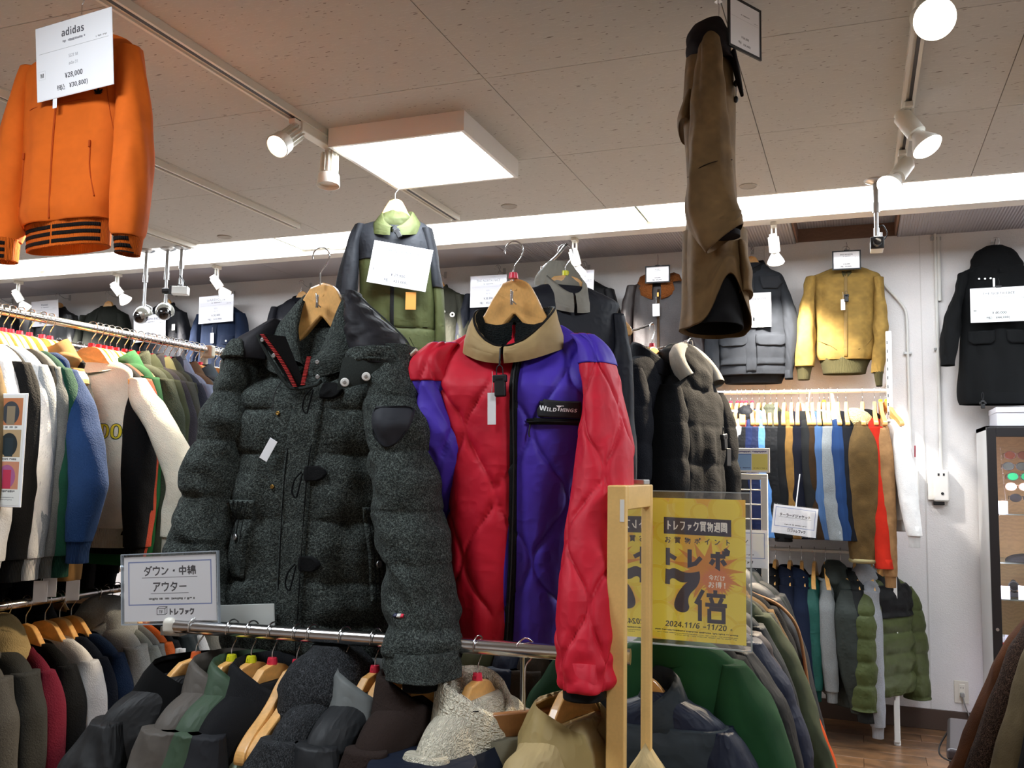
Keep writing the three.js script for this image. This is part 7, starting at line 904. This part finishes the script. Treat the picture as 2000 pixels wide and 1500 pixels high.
// ---------- fittings on the back wall ----------
{
  const cm = plastic(0xd6d4ce, 0.45);
  const c1 = thing('conduit', 'thin white conduit curving down from the golden bomber to a wall unit', 'conduit', [0, 0, WALL]); part('pipe', tube([[0.12, 2.68, 0.012], [0.175, 2.605, 0.012], [0.262, 2.49, 0.012], [0.287, 2.42, 0.012], [0.29, 2.19, 0.012], [0.294, 1.5, 0.012]], 0.0085, 60, 10), cm, c1); part('clamp', rbox(0.045, 0.016, 0.014, 0.003, 0.29, 2.19, 0.012), M.satin, c1);
  const c2 = thing('conduit', 'straight white conduit from the ceiling beside the long black coat', 'conduit', [0, 0, WALL]); part('pipe', [cyl(0.0095, 1.42, 0.456, 2.2, 0.012, 12), cyl(0.011, 0.4, 0.474, 2.7, 0.012, 10)], cm, c2); part('clamp', [rbox(0.06, 0.02, 0.016, 0.003, 0.46, 2.88, 0.012)], M.satin, c2); part('clamp', rbox(0.045, 0.016, 0.014, 0.003, 0.456, 2.21, 0.012), M.satin, c2);
  for (const [x, w] of [[0.292, 'behind the white sleeve'], [0.452, 'below the straight conduit']]) { const b = thing('wall_unit', `white wall socket unit ${w}`, 'wall unit', [x, 1.40, WALL]); part('casing', rbox(0.085, 0.185, 0.05, 0.012, 0, 0, 0.027), plastic(0xdcdad6, 0.4), b); part('back_plate', rbox(0.05, 0.17, 0.02, 0.004, -0.045, 0, 0.012), cm, b); part('slot', box(0.01, 0.014, 0.002, -0.014, 0.065, 0.0525), M.black, b); part('slot', box(0.01, 0.014, 0.002, 0.014, 0.065, 0.0525), M.black, b); part('sensor', cyl(0.008, 0.003, 0, 0, 0, 14).rotateX(H2).translate(0.004, -0.045, 0.053), M.black, b); part('plug', rbox(0.06, 0.022, 0.03, 0.004, -0.014, -0.102, 0.02), M.black, b); }
  const o = thing('outlet', 'beige wall outlet with a plugged grey cord above the baseboard', 'outlet', [0.53, 0.225, WALL]); part('plate', rbox(0.075, 0.125, 0.008, 0.003, 0, 0, 0.004), plastic(0xd8d3c4, 0.45), o); part('face', rbox(0.03, 0.07, 0.004, 0.002, 0.003, 0.01, 0.009), plastic(0xe4e0d2, 0.4), o); part('slot', box(0.0025, 0.009, 0.002, -0.003, 0.025, 0.0115), M.black, o); part('slot', box(0.0025, 0.009, 0.002, 0.009, 0.025, 0.0115), M.black, o); part('plug', rbox(0.022, 0.022, 0.025, 0.005, 0.003, -0.012, 0.022), plastic(0x9a9894, 0.5), o); part('cord', tube([[0.004, -0.02, 0.03], [0.012, -0.06, 0.034], [0.03, -0.11, 0.03], [0.04, -0.16, 0.02], [0.05, -0.215, 0.022]], 0.0035, 24, 8), plastic(0x8f8d8a, 0.5), o);
}
{ // glass showcase
  const X = 0.645, W2 = 0.72, H = 1.73, t = thing('showcase', 'white-sided glass showcase with dark front frame in the right corner', 'showcase', [X, 0, -5.72]), dk = plastic(0x1b191b, 0.35), wh = plastic(0xdcdcda, 0.35), tan = new THREE.MeshStandardMaterial({ map: woodTex([0.80, 0.62, 0.42], 23), roughness: 0.6 });
  part('side_panel', rbox(0.02, H, 0.44, 0.002, 0.01, H / 2, 0), wh, t); part('side_panel', rbox(0.02, H, 0.44, 0.002, W2 - 0.01, H / 2, 0), wh, t); part('top_panel', rbox(W2, 0.025, 0.44, 0.002, W2 / 2, H - 0.0125, 0), dk, t); part('base', rbox(W2, 0.1, 0.44, 0.002, W2 / 2, 0.05, 0), dk, t); part('back_panel', metreUV(box(W2 - 0.04, H - 0.1, 0.012, W2 / 2, H / 2 + 0.03, -0.21)), tan, t);
  part('door_frame', [rbox(0.045, H - 0.02, 0.022, 0.002, 0.0225, H / 2, 0.231), rbox(0.045, H - 0.02, 0.022, 0.002, W2 - 0.0225, H / 2, 0.231), rbox(W2 - 0.09, 0.05, 0.022, 0.002, W2 / 2, H - 0.035, 0.231), rbox(W2 - 0.09, 0.05, 0.022, 0.002, W2 / 2, 0.1, 0.231)], dk, t);
  part('door_glass', box(W2 - 0.09, H - 0.16, 0.004, W2 / 2, H / 2 + 0.02, 0.231), M.clear, t); part('lock', cyl(0.008, 0.01, 0, 0, 0, 12).rotateX(H2).translate(0.022, 0.66, 0.245), M.satin, t);
  for (const y of [1.257, 0.999, 0.806, 0.537]) part('glass_shelf', box(W2 - 0.05, 0.006, 0.36, W2 / 2, y, -0.02), new THREE.MeshPhysicalMaterial({ color: 0xcfe0dc, transmission: 0.9, roughness: 0.05, thickness: 0 }), t);
  const glow = new THREE.MeshStandardMaterial({ color: 0xffffff, emissive: 0xd8d4ff, emissiveIntensity: 2.5 }); part('light_bar', box(0.01, H - 0.3, 0.012, 0.028, H / 2 + 0.05, 0.19), glow, t);
  const l = new THREE.RectAreaLight(0xece6ff, 70, 0.012, H - 0.3); l.position.set(X + 0.036, H / 2 + 0.05, -5.53); l.lookAt(X + 0.6, H / 2, -5.75); l.castShadow = true; l.name = 'showcase_glow'; scene.add(l);
  const lens = (c) => new THREE.MeshPhysicalMaterial({ color: c, roughness: 0.05, clearcoat: 1, metalness: 0.2 });
  [[1.575, 'dark-brown-lens sunglasses on the top row of the showcase', 0x4a2418, 0x3a1812, 0.0], [1.515, 'grey-lens sunglasses in the second row of the showcase', 0x3a3e38, 0x17171a, -0.01], [1.46, 'green mirror-lens sunglasses in the third row of the showcase', 0x1f8a54, 0x17171a, 0.01], [1.405, 'clear-lens glasses in the fourth row of the showcase', 0xdfe3e2, 0xb08a70, 0.0], [1.345, 'wraparound black-lens sunglasses in the lowest row of the showcase', 0x2a2c30, 0x141416, 0.02]].forEach(([y, label, lc, fc, dx]) => {
    const s = thing('sunglasses', label, 'sunglasses', [X + 0.16 + dx, y, -5.62], -0.1); const L = lens(lc), F = plastic(fc, 0.25);
    for (const q of [-1, 1]) { part('lens', new THREE.CylinderGeometry(0.025, 0.025, 0.002, 24).rotateX(H2).scale(1.05, 0.82, 1).translate(q * 0.032, 0, 0), L, s); part('rim', new THREE.TorusGeometry(0.025, 0.0022, 6, 26).scale(1.07, 0.84, 1).translate(q * 0.032, 0, 0), F, s); part('temple', tube([[q * 0.06, 0.008, 0], [q * 0.064, 0.008, -0.06], [q * 0.062, -0.014, -0.11]], 0.0022, 12, 6), F, s); } part('bridge', tube([[-0.009, 0.004, 0], [0, 0.009, 0.003], [0.009, 0.004, 0]], 0.002, 8, 6), F, s);
  });
  const r = thing('glasses_rack', 'clear acrylic rack carrying the sunglasses in the showcase', 'rack', [X + 0.14, 1.26, -5.65]); part('rod', bar([-0.035, 0, 0.02], [-0.055, 0.36, 0.0], 0.003), M.clear, r); part('rod', bar([0.085, 0, 0.02], [0.085, 0.36, 0.0], 0.003), M.clear, r); [0.075, 0.135, 0.19, 0.245, 0.305].forEach((y) => part('peg', bar([-0.06, y, 0.015], [0.095, y, 0.015], 0.002), M.clear, r));
  const small = (x, y, z, w, h, label) => { const c = thing('price_label', label, 'price label', [X + x, y, z], -0.15); part('card', rbox(w, h, 0.0012, 0.0005, 0, h / 2, 0), M.paper, c).rotation.x = -0.25; part('print', new THREE.PlaneGeometry(w * 0.8, h * 0.7).translate(0, h / 2, 0.001), M.paper, c).rotation.x = -0.25; };
  small(0.075, 1.26, -5.56, 0.05, 0.07, 'white price label on the top shelf of the showcase'); small(0.075, 0.809, -5.56, 0.045, 0.07, 'white price label left of the first watch'); small(0.165, 0.809, -5.57, 0.055, 0.075, 'white price label between the two watches'); small(0.09, 0.54, -5.55, 0.05, 0.085, 'white price label on the lowest shelf of the showcase');
  for (const [x, w] of [[0.125, 'left'], [0.235, 'right']]) { const q = thing('wristwatch', `black wristwatch on the ${w} of the third showcase shelf`, 'watch', [X + x, 0.812, -5.63], -0.1); part('case', cyl(0.026, 0.012, 0, 0, 0, 26).rotateX(H2 - 0.3).translate(0, 0.062, 0.01), M.black, q); part('dial', cyl(0.021, 0.002, 0, 0, 0, 24).rotateX(H2 - 0.3).translate(0, 0.064, 0.0165), lens(0x15161a), q); part('strap', new THREE.TorusGeometry(0.032, 0.009, 8, 26).rotateY(H2).scale(1.4, 1.15, 0.8).translate(0, 0.047, -0.02), plastic(0x131315, 0.6), q); part('cushion', rbox(0.05, 0.03, 0.05, 0.008, 0, 0.015, -0.015), plastic(0x4a4a4c, 0.8), q); }
  const cp = thing('cap', 'dark grey flat cap on the second showcase shelf', 'cap', [X + 0.2, 1.003, -5.68], 0.2); part('crown', new THREE.SphereGeometry(0.1, 30, 14, 0, Math.PI * 2, 0, H2).scale(1.05, 0.42, 1.1), fabric('twill', 0x3a3a3c), cp); part('brim', new THREE.CylinderGeometry(0.1, 0.105, 0.006, 30, 1, false, -1.1, 2.2).scale(1, 1, 1.25).translate(0, 0.008, 0.04), fabric('twill', 0x2f2f31), cp);
  const bx = thing('wallet_box', 'white and red gift box on the lowest showcase shelf', 'box', [X + 0.12, 0.541, -5.64], -0.1); part('lower', rbox(0.12, 0.035, 0.08, 0.004, 0, 0.0175, 0), plastic(0xc22a26, 0.4), bx); part('lid', rbox(0.124, 0.03, 0.084, 0.004, 0, 0.05, 0), M.white, bx);
  const yb = thing('wallet_box', 'small yellow and black box beside the gift box', 'box', [X + 0.2, 0.541, -5.6], -0.1); part('lower', rbox(0.06, 0.03, 0.05, 0.004, 0, 0.015, 0), M.black, yb); part('lid', rbox(0.062, 0.02, 0.052, 0.004, 0, 0.04, 0), plastic(0xe0b020, 0.4), yb);
  const pb = thing('paper_box', 'pale lavender-white carton lying on top of the showcase', 'box', [X + 0.36, H, -5.7]); part('carton', rbox(0.6, 0.085, 0.3, 0.003, 0, 0.0425, 0), plastic(0xd4d4dc, 0.6), pb); part('lid', rbox(0.606, 0.03, 0.306, 0.003, 0, 0.088, 0), plastic(0xdadae2, 0.6), pb); const tg = thing('security_tag', 'black security tag hanging below the long black coat', 'tag', [0.66, 1.86, -5.72]); part('body', rbox(0.022, 0.045, 0.012, 0.004), M.black, tg); part('loop', tube([[0, 0.02, 0], [-0.006, 0.05, 0], [0.0, 0.07, 0], [0.006, 0.05, 0], [0, 0.02, 0]], 0.0015, 18, 5), M.black, tg); part('wing', rbox(0.036, 0.014, 0.012, 0.003, 0, 0.008, 0), M.black, tg);
}
{ // low box bench
  const t = thing('bench', 'low dark brown box bench with a glossy leather top by the outlet', 'bench', [0.68, 0, -4.77], -0.09), dk = new THREE.MeshStandardMaterial({ map: woodTex([0.24, 0.17, 0.12], 27), roughness: 0.55 });
  part('carcass', metreUV(rbox(0.62, 0.225, 0.56, 0.004, 0, 0.1125, 0)), dk, t); part('cushion', rbox(0.64, 0.055, 0.58, 0.018, 0, 0.2525, 0), new THREE.MeshPhysicalMaterial({ color: 0x3a3336, roughness: 0.28, clearcoat: 0.4 }), t); part('piping', tube([[-0.315, 0.228, -0.285], [-0.315, 0.228, 0.285], [0.315, 0.228, 0.285], [0.315, 0.228, -0.285]], 0.004, 80, 6), M.black, t);
}
scene.traverse((o) => { if (o.isMesh) { o.castShadow = true; o.receiveShadow = true; } });
renderer.render(scene, camera);
